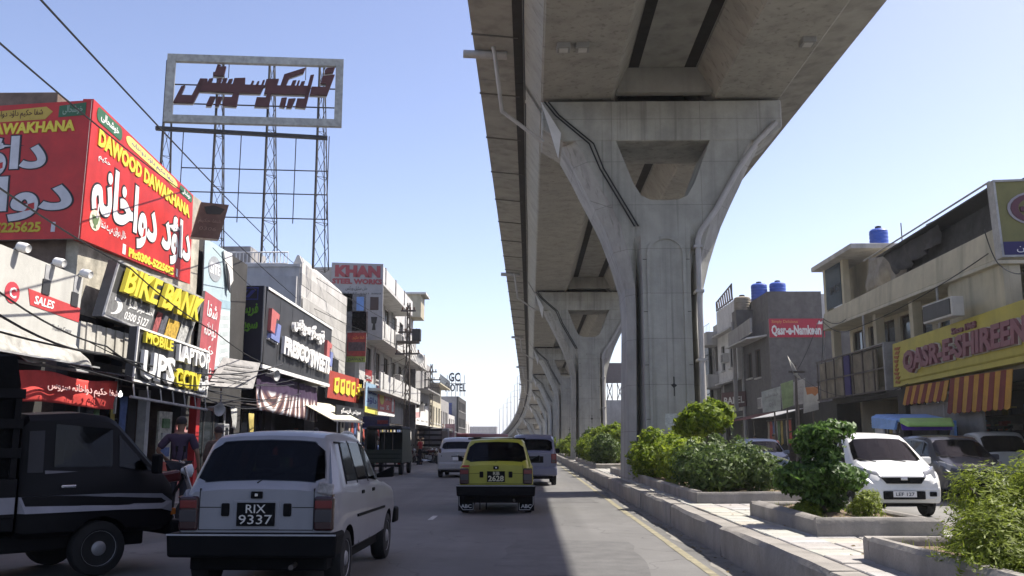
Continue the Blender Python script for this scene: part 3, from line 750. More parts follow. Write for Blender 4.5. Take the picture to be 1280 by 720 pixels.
# ---- tall shop carrying the red clinic sign
b1 = thing('shop_building', 'dark-stained brick building behind the big red two-sided sign', 'building', (-9.2, 20, 0))
ops = [(18.7, 21.1, .13, 2.35), (21.5, 24.3, .13, 2.35), (19.2, 20.6, 3.0, 4.1)]
facade(b1, 1, LX, 18.2, 24.9, 0, 3.9, ops[:2] + [(19.2, 20.6, 3.0, 3.9)], dark_pl); facade(b1, 1, LX, 18.2, 24.9, 3.9, 8.0, [(19.2, 20.6, 3.9, 4.1)], stone_pl); shell(b1, 1, LX, 18.2, 24.9, 8.0, 9, brick_m, (2.6, 5.4))  # dark lower wall puts the shade under the jutting signs into its colour
MB().box(-16, -9.95, 18.3, 22, 8.0, 8.62).build('parapet', brick_m, b1, bevel=.02)
shop_door(b1, 1, LX, 18.7, 21.1, .13, 2.35, alum); shelves(b1, 1, LX, 21.5, 24.3, .2, 2.3, 11); shelves(b1, 1, LX, 18.7, 21.1, .2, 2.3, 12, back=1.9)
MB().box(-8.95, -8.75, 21.0, 21.2, .13, 2.5).build('post', galv, b1)
MB().box(-9.0, -8.8, 24.35, 24.6, .13, 2.6).build('red_post', M('red_post_paint', (.45, .03, .03), rough=.5), b1)
canopy(b1, 1, LX, 17.7, 24.8, 2.75, 1.0, .12, darkgrey)
t = thing('light_bulb', 'small lit white bulb under the canopy edge beside the red banner', 'lamp', (-8.3, 18.6, 2.28))
MB().lathe((-8.3, 18.6, 2.28), (0, 0, -1), [(.015, -.06), (.02, -.03), (.04, 0), (.04, .04), (.015, .06)], 12).build('bulb', M('lit_bulb', (1, .98, .92), emit=2.5), t, smooth=60)
MB().tube([(-8.3, 18.6, 2.36), (-8.3, 18.6, 2.62)], .01, 5).build('flex', cable_m, t)
t = thing('display_rack', 'pale pink slatted rack standing in the doorway of the laptop shop', 'rack', (-8.75, 23.2, .13))
mb = MB()
MB().box(-8.8, -8.75, 22.9, 23.5, .15, 1.75).build('panel', M('pink_panel', (.5, .2, .19)), t)
for k in range(9):
    MB().box(-8.75, -8.70, 22.9, 23.5, .25 + .165 * k, .31 + .165 * k).build('slat', M('pink_slat', (.6, .3, .28)), t)
t = thing('poster_board', 'cream poster board covered in goods beside the pink rack', 'board', (-8.8, 22.2, .13))
MB().box(-8.85, -8.8, 21.9, 22.7, .2, 2.05).build('panel', M('cream_board', (.42, .40, .33), var=.5, scale=7), t)
mb = MB()
for k in range(5):
    MB().box(-8.8, -8.76, 22.0 + .02 * k, 22.6 - .03 * k, .3 + .34 * k, .52 + .34 * k).build('packet', GOODS[k], t)

SL = Board('billboard', 'big red two-sided corner sign lettered DAWOOD DAWAKHANA above the shops', 'sign', (-9.0, 17.95, 8.32), (-9.2, 24.25, 8.0), (-9.2, 24.4, 5.55), (-9.0, 17.86, 5.34), .22, red_sign, red_sign)
ro = SL.root
def pill(b, name, u0, v0, u1, v1, m, du=0, d=.008, dv=0.0, n=8):
    pts = []; r = (v1 - v0) / 2; ru = (u1 - u0) * .09
    for k in range(n + 1): a = -PI / 2 + PI * k / n; pts.append((u1 - ru + ru * math.cos(a), (v0 + v1) / 2 + dv + r * math.sin(a)))
    for k in range(n + 1): a = PI / 2 + PI * k / n; pts.append((u0 + ru + ru * math.cos(a), (v0 + v1) / 2 + r * math.sin(a)))
    return b.poly(name, pts, m, d)
pill(SL, 'green_badge', .03, .02, .235, .125, green_d); SL.text('خوشحالی'.replace('ی', 'ی'), .06, .035, .205, .11, white_l, d=.012)
pill(SL, 'yellow_badge', .27, .02, .80, .105, M('yellow_print', (.74, .62, .18), rough=.5)); SL.text('شفا حکیم داؤد دواخانہ', .32, .035, .75, .095, M('blue_print', (.08, .08, .3)), d=.012, bold=.0)
pill(SL, 'green_badge', .83, .02, .985, .105, green_d); SL.text('خوشحالی', .86, .03, .96, .095, white_l, d=.012)
SL.text('DAWOOD DAWAKHANA', .055, .165, .955, .295, yellow_l, d=.02, bold=.045)
for dx, m_, dd, bo in ((0, blackm, .006, .062), (0, white_l, .014, .036)):
    SL.text('داؤد دواخانہ', .045 - (.008 if bo > .06 else 0), .37 - (.015 if bo > .06 else 0), .985 + (.005 if bo > .06 else 0), .885 + (.015 if bo > .06 else 0), m_, d=dd, bold=bo)
SL.text('حکیم', .07, .335, .16, .40, white_l, bold=.0)
SL.text('خالص دواؤں سے شفا'.replace('ں', 'ن').replace('ص', 'ل'), .13, .80, .33, .875, white_l, bold=.0)
SL.text('Ph:0306-5225625', .36, .905, .80, .985, yellow_l, d=.014, bold=.05)
SL.rect('pale_tab', .31, .90, .335, .98, white_l); SL.rect('pale_tab', .83, .90, .85, .98, white_l)
SL.poly('round_emblem', [(.085 + .04 * math.cos(a * PI / 8), .83 + .075 * math.sin(a * PI / 8)) for a in range(16)], M('emblem_cream', (.6, .58, .45), var=.4, scale=14), d=.008)
SL.poly('emblem_cup', [(.06, .80), (.11, .80), (.102, .85), (.092, .862), (.095, .885), (.075, .885), (.078, .862), (.068, .85)], M('emblem_green', (.12, .18, .08)), d=.016)
SL.poly('emblem_pestle', [(.088, .81), (.096, .70), (.102, .70), (.096, .81)], white_l, d=.02)
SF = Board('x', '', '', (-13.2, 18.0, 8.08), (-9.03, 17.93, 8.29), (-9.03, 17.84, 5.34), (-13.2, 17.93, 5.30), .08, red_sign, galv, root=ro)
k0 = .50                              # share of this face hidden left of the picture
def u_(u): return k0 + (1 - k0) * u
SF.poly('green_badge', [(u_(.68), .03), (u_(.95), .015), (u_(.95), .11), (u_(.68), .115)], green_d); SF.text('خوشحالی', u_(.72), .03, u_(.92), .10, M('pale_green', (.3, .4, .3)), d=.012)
SF.poly('yellow_badge', [(u_(-.1), .05), (u_(.55), .03), (u_(.62), .07), (u_(.55), .125), (u_(-.1), .13)], M('yellow_print_shaded', (.5, .36, .08))); SF.text('شفا حکیم داؤد دواخانہ', u_(.0), .045, u_(.52), .11, red_dark, d=.012, bold=0)  # duller badge and letters carry this face's shade in their colour
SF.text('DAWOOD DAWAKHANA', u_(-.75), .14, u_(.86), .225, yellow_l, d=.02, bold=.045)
for bo, m_, dd in ((.062, blackm, .006), (.036, M('white_letter_shaded', (.55, .55, .57), rough=.5), .014)):
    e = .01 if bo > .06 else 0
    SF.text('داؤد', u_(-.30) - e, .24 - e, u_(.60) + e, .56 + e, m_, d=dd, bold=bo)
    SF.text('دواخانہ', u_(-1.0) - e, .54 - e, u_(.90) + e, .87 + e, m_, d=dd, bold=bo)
SF.text('Ph:0306-5225625', u_(-.3), .875, u_(.62), .95, M('yellow_letter_shaded', (.5, .4, .05)), d=.014, bold=.04)
SF.rect('pale_tab', u_(.72), .88, u_(.76), .95, M('white_letter_shaded'))
# BIKE BANK
bk = Board('shop_sign', 'black sign with yellow raised BIKE BANK letters under the red sign', 'sign', (-8.62, 18.75, 5.08), (-8.62, 23.75, 5.08), (-8.72, 23.1, 3.72), (-8.62, 18.2, 3.82), .2, char, darkgrey)
bk.frame(galv, .05, .04)
bk.text('BIKE BANK', .07, .06, .985, .52, yellow_l, d=.10, bold=.03, z=.05, name='lettering')
bk.rect('grey_panel', .02, .56, .50, .97, M('grey_print', (.16, .16, .16), var=.4, scale=10))
bk.poly('crescent_logo', [(.07 + .09 * math.cos(a), .76 + .15 * math.sin(a)) for a in [(-.5 + i / 10) * PI for i in range(11)]] + [(.07 + .045 * math.cos(a), .78 + .11 * math.sin(a)) for a in [(.5 - i / 10) * PI for i in range(11)]], white_l, d=.012)
bk.text('احمد موٹر سنٹر', .21, .58, .48, .74, white_l, d=.02, bold=.01)
bk.text('0300 5127', .20, .78, .46, .92, white_l, d=.012, bold=.01)
for k, (a, b_, c) in enumerate(((.53, .60, (.3, .08, .08)), (.60, .67, (.1, .1, .12)), (.68, .84, (.5, .32, .05)), (.85, .97, (.42, .42, .4)))):
    bk.rect('picture', a, .58 + .02 * k, b_ - .008, .96, M('print_%d' % k, c, var=.6, scale=14))
# ribbed pale fascia below BIKE BANK and dark gap
t = thing('fascia', 'pale ribbed fascia strip hanging below the BIKE BANK sign', 'fascia', (-8.85, 17.9, 3.1))
for k in range(14):
    y = 17.75 + .215 * k
    MB().box(-8.87, -8.8 + .03 * (k % 2), y, y + .2, 3.12, 3.66).build('rib', M('pale_rib', (.5, .48, .43), var=.25, streak=.4), t)
# MOBILE / UPS / LAPTOP / CCTV
mo = Board('shop_sign', 'black shop sign lettered MOBILE UPS LAPTOP CCTV jutting over the doorway', 'sign', (-8.1, 18.72, 3.68), (-8.1, 22.98, 3.58), (-8.1, 22.98, 2.42), (-8.1, 18.63, 2.54), .16, char, darkgrey)
mo.frame(white_paint, .045, .035)
mo.text('MOBILE', .06, .07, .41, .27, yellow_l, d=.07, bold=.03, z=.03)
mo.text('UPS', .055, .40, .45, .92, white_l, d=.08, bold=.03, z=.03)
mo.text('LAPTOP', .49, .08, .97, .42, white_l, d=.08, bold=.02, z=.03)
mo.text('CCTV', .475, .56, .84, .92, yellow_l, d=.08, bold=.03, z=.03)
mo.text('فون', .82, .56, .98, .92, white_l, d=.06, bold=.02, z=.03)
mb = MB(); mb.tube([(-8.05, 18.5, 2.22), (-8.05, 23.0, 2.12)], .03, 6)
for k in range(7): mb.tube([(-8.1, 18.7 + .7 * k, 2.50 - .012 * k), (-8.05, 18.7 + .7 * k, 2.215 - .016 * k)], .018, 4)
mb.build('carrier_rail', galv, mo.root)
t = thing('megaphone', 'small pale horn loudspeaker at the far end of the MOBILE sign', 'loudspeaker', (-7.95, 23.2, 2.15))
MB().lathe((-7.95, 23.2, 2.15), (.8, -.5, -.1), [(.05, -.2), (.06, -.05), (.09, .05), (.16, .2), (.17, .21), (.13, .2), (.05, .08)], 14).build('horn', galv, t, smooth=50)
MB().tube([(-8.15, 23.3, 2.2), (-7.98, 23.2, 2.15)], .02, 5).build('bracket', darkgrey, t)
# red banner cloth
rb = sheet('banner', None, [(-8.35, 13.0, 2.52), (-8.55, 19.0, 2.56), (-8.55, 19.0, 2.0), (-8.35, 13.0, 1.95)], 60, 10, M('red_banner_cloth', (.58, .06, .05), rough=.75, var=.2, scale=3), .035, 2,
           fold=lambda u, v: -.07 * math.sin(u * PI * 2) ** 2 * (1 - v) - .03 * math.sin(u * 9) * v)
tag(rb, 'wrinkled red cloth banner hung under the shop canopy behind the pickup', 'banner')
scr = M('faint_script', (.72, .45, .42))
fb = Board('x', '', '', (-8.27, 15.6, 2.46), (-8.43, 18.9, 2.46), (-8.43, 18.9, 2.08), (-8.27, 15.6, 2.08), root=thing('banner_poles', 'thin dark frame holding the red cloth banner', 'frame', (-8.5, 16, 2.0)))
mb = MB(); mb.tube([(-8.42, 12.9, 2.62), (-8.62, 19.1, 2.66)], .03, 6); mb.tube([(-8.62, 19.1, 2.7), (-8.62, 19.1, 1.9)], .035, 6); mb.build('rail', galv, fb.root)
fb.panel = rb
fb.text('شفا حکیم دواخانہ سروس', .02, .25, .95, .8, scr, d=.01, bold=.01, z=.012, name='lettering')

# brown tilted board
t = Board('small_sign', 'brown weathered board tilting out beside the red sign, seen edge-on', 'sign', (-8.62, 23.3, 7.55), (-7.98, 23.6, 7.55), (-8.18, 23.55, 6.6), (-8.82, 23.25, 6.6), .34, M('brown_board', (.11, .075, .065), var=.3, streak=.3), galv)
t.text('شفا حکیم', .1, .45, .9, .6, M('faded_print', (.2, .15, .13)), bold=0); t.text('0306', .2, .68, .8, .78, M('faded_print'), bold=0)
t.poly('dark_patch', [(.15, .12), (.5, .06), (.9, .14), (.8, .3), (.3, .32)], blackm)
# narrow dark building with the pale vertical banners
b2 = thing('shop_building', 'narrow dark building behind the pale blue vertical banner', 'building', (-9.9, 28, 0))
ops = [(25.6, 30.0, .13, 2.5), (26.0, 27.5, 3.3, 4.8)]
facade(b2, 1, -9.6, 25.0, 30.6, 0, 7.3, ops, dark_pl); shell(b2, 1, -9.6, 25.0, 30.6, 7.3, 9, grey_pl, (2.7, 5.0))
shelves(b2, 1, -9.6, 25.6, 30, .3, 2.3, 21); shop_door(b2, 1, -9.6, 25.6, 30.0, .13, 2.5, darkgrey)
vb = Board('banner', 'tall pale blue advertising banner with a round SITE logo', 'banner', (-9.35, 25.75, 7.15), (-9.35, 28.1, 7.15), (-9.35, 28.45, 3.7), (-9.35, 26.0, 3.25), .04, M('pale_blue_flex', (.44, .55, .58), rough=.45, var=.12), galv)
vb.rect('lower_print', 0.02, .52, .98, .98, M('pale_print', (.62, .66, .66), var=.25, scale=5)); vb.rect('band', 0, .43, 1, .5, M('blue_band', (.3, .42, .48)))
for k in range(6): vb.rect('print_line', .62, .56 + .07 * k, .94, .60 + .07 * k, M('dim_print', (.45, .5, .5)), d=.01)
vb.poly('round_logo', [(.38 + .24 * math.cos(a * PI / 10), .2 + .10 * math.sin(a * PI / 10)) for a in range(20)], M('grey_disc', (.32, .34, .36)), d=.01)
vb.text('SITE', .2, .155, .56, .245, white_l, d=.016, bold=.03)
vb.poly('torn_flap', [(.62, .02), (.95, .0), (1.02, .24), (.86, .32), (.76, .2)], white_paint, d=.05, z=.02); vb.poly('torn_dark_cloth', [(.7, .12), (.82, .2), (.88, .36), (.8, .34)], darkgrey, d=.03, z=.075)  # dark grey scrap laid over the torn flap
pb = Board('small_sign', 'narrow pinkish red vertical sign with white script beside the blue banner', 'sign', (-8.95, 24.9, 5.45), (-8.95, 26.3, 5.35), (-8.95, 25.9, 3.0), (-8.95, 24.6, 2.95), .08, M('pink_red_flex', (.42, .1, .11), rough=.5, var=.2), galv)
pb.text('شفا', .2, .08, .8, .26, white_l, bold=.01); pb.text('دواخانہ', .15, .32, .85, .52, white_l, bold=.01); pb.text('حکیم', .2, .58, .8, .74, white_l, bold=.01); pb.text('داؤد', .25, .8, .8, .95, white_l, bold=.01)
# grey leaning panel (loose awning board)
aw = thing('awning', 'grey printed board propped out as an awning left of the navy sign', 'awning', (-8.9, 26, 2.8))
bb = Board('x', '', '', (-8.95, 26.7, 3.78), (-8.3, 28.2, 3.74), (-8.1, 26.9, 2.88), (-8.75, 24.9, 2.84), .05, M('grey_print_board', (.26, .25, .24), var=.3, scale=4), galv, root=aw)
for v in (.2, .35, .5, .65, .8): bb.rect('print_line', .15, v, .85, v + .07, M('darker_print', (.16, .155, .15), var=.4, scale=9))
mb = MB(); mb.tube([(-9.4, 27.2, 3.0), (-8.2, 27.0, 2.95)], .025, 5); mb.build('prop', darkgrey, aw)
# meter box and pipes
t = thing('meter_box', 'pale electric meter box with pipes on the dark wall below the grey board', 'meter box', (-8.7, 27, 1.4))
MB().box(-9.0, -8.72, 26.4, 26.85, 1.3, 1.85).build('box', galv, t, bevel=.02); MB().box(-8.72, -8.70, 26.5, 26.7, 1.5, 1.75).build('dial', blackm, t)
MB().tube([(-8.8, 26.6, 1.85), (-8.8, 26.6, 2.3), (-8.8, 26.2, 2.35), (-8.8, 26.2, 3.0)], .03, 6).build('pipe', galv, t)
MB().box(-8.75, -8.7, 26.5, 26.8, 1.0, 1.25).build('switch', white_paint, t)

# ---- FRESCO SWEETS
b3 = thing('shop_building', 'white clad building above the dark FRESCO SWEETS sign', 'building', (-10, 40, 0))
ops = [(31.5, 35.8, .13, 2.6), (36.2, 41.0, .13, 2.6)]
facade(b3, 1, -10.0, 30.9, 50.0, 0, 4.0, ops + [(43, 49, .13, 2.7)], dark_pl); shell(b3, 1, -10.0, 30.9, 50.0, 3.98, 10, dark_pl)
for a, b_, s_ in ((31.5, 35.8, 31), (36.2, 41.0, 32), (43, 49, 33)): shelves(b3, 1, -10.0, a, b_, .3, 2.4, s_)
shop_door(b3, 1, -10, 31.5, 35.8, .13, 2.6, darkgrey)
MB().box(-14.6, -10.15, 39.75, 50, 4.0, 9.0).build('upper_block', M('white_wash', (.40, .40, .40), var=.12, scale=1.2, streak=.35), b3)
MB().box(-14.5, -10.22, 39.55, 39.745, 4.0, 8.55).build('end_panel', M('white_wash'), b3)
cladm = [M('cladding_%d' % k, (.40 + .045 * (k % 3), .39 + .045 * (k % 3), .365 + .045 * (k % 3)), var=.16, scale=1.5, streak=.45) for k in range(4)]
for k in range(9):
    for j in range(2):
        MB().box(-10.145, -10.05 + .012 * ((k + j) % 2), 39.8 + 5.05 * j, 39.8 + 5.05 * j + 5.03, 4.65 + .51 * k, 4.65 + .51 * k + .495).build('cladding_panel', cladm[(k * 2 + k // 3) % 4], b3)
MB().box(-10.06, -9.98, 46.6, 47.9, 4.1, 5.6).build('window', blackm, b3)
MB().tube([(-10.0, 39.9, 4.0), (-10.0, 39.9, 6.6), (-10.05, 39.9, 7.6)], .05, 6).build('pipe', darkgrey, b3)
MB().box(-14.6, -10.1, 39.7, 50, 9.002, 9.12).build('coping', pale_pl, b3)
MB().hexa([(-10.6, 40.2, 9.12), (-10.1, 40.2, 9.12), (-10.1, 49.5, 9.12), (-10.6, 49.5, 9.12), (-10.4, 40.2, 9.62), (-10.3, 40.2, 9.62), (-10.3, 49.5, 9.5), (-10.4, 49.5, 9.5)]).build('parapet', pale_pl, b3)
railing(b3, [(-14.5, 39.8, 9.12), (-10.7, 39.8, 9.12)], .55, white_paint, .16, .035)
MB().box(-14.4, -12.6, 40.5, 43, 9.12, 10.1).build('roof_hut', grey_pl, b3)
fs = Board('shop_sign', 'huge dark FRESCO SWEETS corner sign with raised white letters', 'sign', (-9.0, 31.05, 6.62), (-9.0, 41.5, 6.48), (-9.0, 41.2, 3.84), (-9.0, 30.75, 3.97), 1.0, char, darkgrey)
MB().box(-9.06, -8.985, 30.8, 41.3, 3.80, 3.93).build('white_edge', white_l, fs.root)
MB().prism([fs.p(0, 0, .01), fs.p(1, 0, .01), fs.p(1, .03, .01), fs.p(0, .035, .01)], (.03, 0, 0)).build('white_edge', white_l, fs.root)
for k in range(1, 6): fs.rect('panel_seam', k / 6 - .001, .04, k / 6 + .001, .95, blackm, d=.004)
fs.text('FRESCO', .195, .55, .565, .80, white_l, d=.12, bold=.05, z=.05)
fs.text('SWEETS', .585, .55, .93, .83, white_l, d=.12, bold=.05, z=.05)
fs.text('فریسکو سویٹس', .31, .16, .80, .42, white_l, d=.12, bold=.05, z=.05)
pinkm, bluem = M('logo_pink', (.5, .14, .13), rough=.45), M('logo_blue', (.2, .24, .48), rough=.45)
for u0 in (.03, .875):
    fs.poly('logo_pink_part', [(u0, .27), (u0 + .095, .30), (u0 + .09, .38), (u0 + .06, .37), (u0 + .05, .58), (u0, .56)], pinkm, d=.12)
    fs.poly('logo_blue_part', [(u0 + .075, .43), (u0 + .115, .44), (u0 + .105, .68), (u0 + .005, .66), (u0 + .007, .6), (u0 + .06, .61)], bluem, d=.14)
    fs.poly('logo_pale_edge', [(u0 + .10, .43), (u0 + .118, .43), (u0 + .11, .70), (u0, .68), (u0, .665), (u0 + .095, .685)], white_l, d=.08)
fl = Board('x', '', '', (-10.35, 30.75, 6.6), (-9.0, 30.75, 6.6), (-9.0, 30.75, 3.97), (-10.35, 30.75, 3.97), .12, navy, darkgrey, root=fs.root)
gl = M('lime_letter', (.14, .36, .03), rough=.5)
fl.text('فریسکو', .2, .23, .85, .40, gl, d=.04, bold=.03); fl.text('سویٹس', .15, .44, .85, .60, gl, d=.04, bold=.03)
lb = M('dim_blue_line', (.04, .05, .22))
for a, b_, c, d in ((.27, .02, .83, .035), (.27, .17, .83, .185), (.27, .035, .29, .17), (.81, .035, .83, .17)): fl.rect('logo_line', a, b_, c, d, lb, d=.02)
fl.poly('logo_stroke', [(.32, .15), (.5, .055), (.58, .055), (.42, .15)], lb, d=.02); fl.poly('logo_stroke', [(.5, .155), (.66, .06), (.78, .05), (.6, .155)], lb, d=.02)
fl.rect('pale_edge', .965, 0, 1, 1, galv, d=.01)
# printed cloth under it, its top darkened for the shadow of the sign above
bcm = bpy.data.materials.new('striped_print_top_shade'); bcm.use_nodes = True
nt = bcm.node_tree; N_ = nt.nodes; L_ = nt.links; tc = N_.new('ShaderNodeTexCoord'); wv = N_.new('ShaderNodeTexWave'); wv.wave_type = 'RINGS'; wv.inputs['Scale'].default_value = .55; wv.inputs['Distortion'].default_value = 4; wv.inputs['Detail Scale'].default_value = .6
mp = N_.new('ShaderNodeMapping'); mp.inputs['Location'].default_value = (0, -33, -3.9); L_.new(tc.outputs['Object'], mp.inputs['Vector']); L_.new(mp.outputs['Vector'], wv.inputs['Vector']); rp = N_.new('ShaderNodeValToRGB')
for p_, c_ in ((0, (.07, .025, .04, 1)), (.45, (.13, .045, .04, 1)), (.6, (.24, .09, .06, 1)), (1, (.30, .20, .165, 1))):
    e = rp.color_ramp.elements.new(p_) if p_ not in (0, 1) else rp.color_ramp.elements[int(p_)]
    e.color = c_
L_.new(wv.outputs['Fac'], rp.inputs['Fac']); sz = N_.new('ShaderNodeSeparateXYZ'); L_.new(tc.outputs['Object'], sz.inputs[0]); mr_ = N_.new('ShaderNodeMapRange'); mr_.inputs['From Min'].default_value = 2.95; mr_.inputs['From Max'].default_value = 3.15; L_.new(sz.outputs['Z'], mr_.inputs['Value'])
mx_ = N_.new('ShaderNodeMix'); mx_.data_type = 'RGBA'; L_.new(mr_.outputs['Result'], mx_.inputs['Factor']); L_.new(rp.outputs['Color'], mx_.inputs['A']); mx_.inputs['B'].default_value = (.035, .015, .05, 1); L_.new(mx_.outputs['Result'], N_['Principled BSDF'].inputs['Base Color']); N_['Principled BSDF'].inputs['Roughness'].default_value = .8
cl = sheet('banner', None, [(-9.25, 31.0, 3.72), (-9.25, 36.6, 3.70), (-9.2, 36.6, 2.3), (-9.2, 31.0, 2.42)], 36, 8, bcm, .04, 8); tag(cl, 'nearer half of the striped cloth banner under the FRESCO sign', 'banner', 'cloth banners under the dark sign')
cl = sheet('banner', None, [(-9.25, 36.75, 3.70), (-9.25, 39.9, 3.68), (-9.2, 39.9, 2.22), (-9.2, 36.75, 2.28)], 24, 8, bcm, .04, 9); tag(cl, 'farther, narrower half of the striped cloth banner under the FRESCO sign', 'banner', 'cloth banners under the dark sign')
t = thing('megaphone', 'horn loudspeaker under the near corner of the FRESCO sign', 'loudspeaker', (-8.9, 31.6, 3.65))
MB().lathe((-8.9, 31.6, 3.62), (.9, -.3, -.1), [(.05, -.22), (.06, -.05), (.1, .05), (.18, .22), (.19, .23), (.14, .2), (.05, .08)], 14).build('horn', galv, t, smooth=50); MB().tube([(-9.0, 31.7, 3.85), (-8.93, 31.6, 3.65)], .02, 5).build('bracket', darkgrey, t)

# ---- rooftop lattice billboard
rbm = M('billboard_steel', (.022, .02, .02), rough=.6, var=.3)
bt = thing('rooftop_billboard', 'open rooftop billboard frame with raised Urdu letters on lattice masts', 'billboard', (-12, 40, 9))
A = lambda u, v: Vector((-16.35 + 7.68 * u, 39.0 + 1.6 * u, 0)) + Vector((0, 0, 18.72 + .36 * u - (3.22 + .08 * u) * v))
fr = Board('x', '', '', A(0, 0), A(1, 0), A(1, 1), A(0, 1), root=bt); fr.panel = bt
fm_ = M('billboard_frame', (.30, .31, .29), rough=.6, var=.3, scale=4, streak=.3)
fr.rect('frame_side', 0, 0, .045, 1, fm_, d=.25, z=-.25); fr.rect('frame_side', .955, 0, 1, 1, fm_, d=.25, z=-.25)
fr.rect('frame_rail', .0455, 0, .9545, .105, fm_, d=.25, z=-.25); fr.rect('frame_rail', .0455, .895, .9545, 1, fm_, d=.25, z=-.25)
KUFI = [[(.9, .16),(.95, .14),(.94, .22),(.89, .24)], [(.88, .28),(.95, .25),(.91, .56),(.81, .56),(.82, .44),(.9, .44),(.9, .39),(.87, .39)], [(.81, .27),(.83, .26),(.79, .75),(.73, .74),(.74, .62),(.78, .62)], [(.65, .62),(.68, .61),(.67, .75),(.64, .74)], [(.69, .63),(.73, .62),(.71, .75),(.68, .75)], [(.56, .44),(.81, .43),(.8, .56),(.55, .56)], [(.76, .37),(.78, .36),(.77, .44),(.75, .44)], [(.74, .36),(.75, .35),(.74, .44),(.73, .44)], [(.71, .36),(.73, .35),(.72, .43),(.7, .43)], [(.64, .44),(.66, .27),(.78, .16),(.77, .23),(.69, .31),(.67, .44)], [(.56, .35),(.63, .34),(.62, .44),(.55, .45)], [(.57, .56),(.59, .56),(.58, .75),(.5, .75),(.51, .62),(.56, .62)], [(.36, .44),(.55, .44),(.53, .56),(.35, .56)], [(.54, .37),(.55, .36),(.54, .45),(.53, .45)], [(.51, .39),(.52, .38),(.51, .46),(.5, .45)], [(.48, .38),(.49, .38),(.48, .45),(.47, .45)], [(.38, .35),(.44, .34),(.44, .45),(.37, .45)], [(.38, .56),(.41, .56),(.4, .76),(.32, .75),(.33, .63),(.37, .63)], [(.19, .43),(.36, .43),(.35, .56),(.18, .55)], [(.35, .37),(.37, .36),(.36, .44),(.34, .44)], [(.32, .36),(.34, .35),(.33, .44),(.31, .44)], [(.29, .36),(.31, .35),(.3, .44),(.29, .44)], [(.25, .63),(.28, .63),(.26, .76),(.23, .76)], [(.29, .63),(.32, .63),(.3, .76),(.28, .76)], [(.28, .17),(.3, .16),(.29, .19),(.33, .18),(.32, .32),(.26, .32),(.26, .27),(.27, .27)], [(.19, .37),(.22, .37),(.16, .73),(.05, .73),(.07, .61),(.09, .49),(.11, .48),(.09, .62),(.15, .62),(.17, .5)], [(.24, .37),(.26, .36),(.25, .44),(.23, .44)], [(.22, .37),(.23, .37),(.23, .44),(.21, .44)]]
mbk, mbl = MB(), MB()
for q in KUFI:                          # blocky raised letters with a paler back rim
    mbl.prism([fr.p(u, v, -.02) for u, v in q[::-1]], fr.n * .16)
    cu = sum(u for u, v in q) / len(q); cv = sum(v for u, v in q) / len(q)
    mbk.prism([fr.p(u - .004, v + .012, -.12) for u, v in q[::-1]], fr.n * .08)
tag(mbl.build('lettering', red_dark, bt), kind='stuff'); tag(mbk.build('letter_backing', M('letter_rim', (.5, .5, .49)), bt), kind='stuff')
mb = MB()
for v in (.42, .70): mb.tube([fr.p(.03, v, -.28), fr.p(.97, v, -.28)], .035, 5)
for u in (.30, .34, .78): mb.tube([fr.p(u, .08, -.28), fr.p(u, .3, -.28)], .02, 4)
mb.build('letter_rail', rbm, bt)
def mast(u, zb, thick=.06):
    """triangular lattice mast behind the frame"""
    top = A(u, .0); top.z -= .2
    base = [Vector((top.x - .08, top.y + .3, zb)), Vector((top.x + .55, top.y + .7, zb)), Vector((top.x + .25, top.y + 1.3, zb))]
    tops = [Vector((top.x - .1, top.y + .3, top.z)), Vector((top.x + .12, top.y + .38, top.z)), Vector((top.x, top.y + .6, top.z))]
    mb = MB()
    for a, b_ in zip(base, tops): mb.tube([a, b_], thick if a is base[0] else thick * .45, 5)
    n = 9
    for i in range(n):
        for q in range(3):
            a = base[q].lerp(tops[q], i / n); b_ = base[(q + 1) % 3].lerp(tops[(q + 1) % 3], (i + 1) / n); c = base[(q + 1) % 3].lerp(tops[(q + 1) % 3], i / n)
            mb.tube([a, b_], .013, 4)
            if i % 2 == 0: mb.tube([a, c], .013, 4)
    return mb.build('mast', rbm, bt)
mast(.0, 5.0); mast(.285, 8.0); mast(.575, 9.1); mast(.865, 9.1)
mb = MB(); e0, e1 = fr.p(-.04, 1.13, -.1), fr.p(.92, 1.13, -.1); mb.obox((e0 + e1) / 2, (e1 - e0).length, .22, .16, rz=math.atan2(1.6, 8.0)); mb.build('walkway', rbm, bt)
mb = MB()
for v in (1.64, 1.98, 2.33): mb.tube([fr.p(.11, v, -.2), fr.p(.93, v, -.2)], .028, 4)
for u in (.11, .43, .74, .93): mb.tube([fr.p(u, 1.13, -.2), fr.p(u, 2.4 if u < .9 else 2.33, -.2)], .022, 4)
mb.build('lower_grid', rbm, bt)

# crates, sacks and hanging wares in front of the shops
def wares(label, x, y0, y1, seed, hang=True):
    r = random.Random(seed); t = thing('shop_goods', label, 'goods', (x, (y0 + y1) / 2, .13), group='wares in front of the left shops'); y = y0
    while y < y1:
        w, h, d = r.uniform(.3, .6), r.uniform(.3, 1.1), r.uniform(.3, .5); z = .132
        while z < h: q = r.uniform(.2, .4); MB().box(x - d, x, y, y + w - .03, z, z + q - .01).build('crate', r.choice(GOODS), t, bevel=.01); z += q
        if hang and r.random() < .75:
            z1 = r.uniform(2.2, 2.5); sheet('hanging_ware', t, [(x + .1, y + w, z1), (x + .1, y, z1), (x + .12, y + .03, z1 - r.uniform(.5, 1.0)), (x + .12, y + w - .03, z1 - r.uniform(.5, 1.0))], 4, 4, r.choice(GOODS), .03, seed)
        y += w + r.uniform(.05, .5)
    MB().tube([(x + .1, y0, 2.52), (x + .1, y1 + .4, 2.52)], .02, 5).build('hanging_rail', steel, t)
wares('crates and hanging wares under the canopy behind the pickup', -8.95, 18.6, 20.8, 1)
wares('stacked boxes at the door of the narrow dark shop', -9.0, 27.4, 30.0, 2)
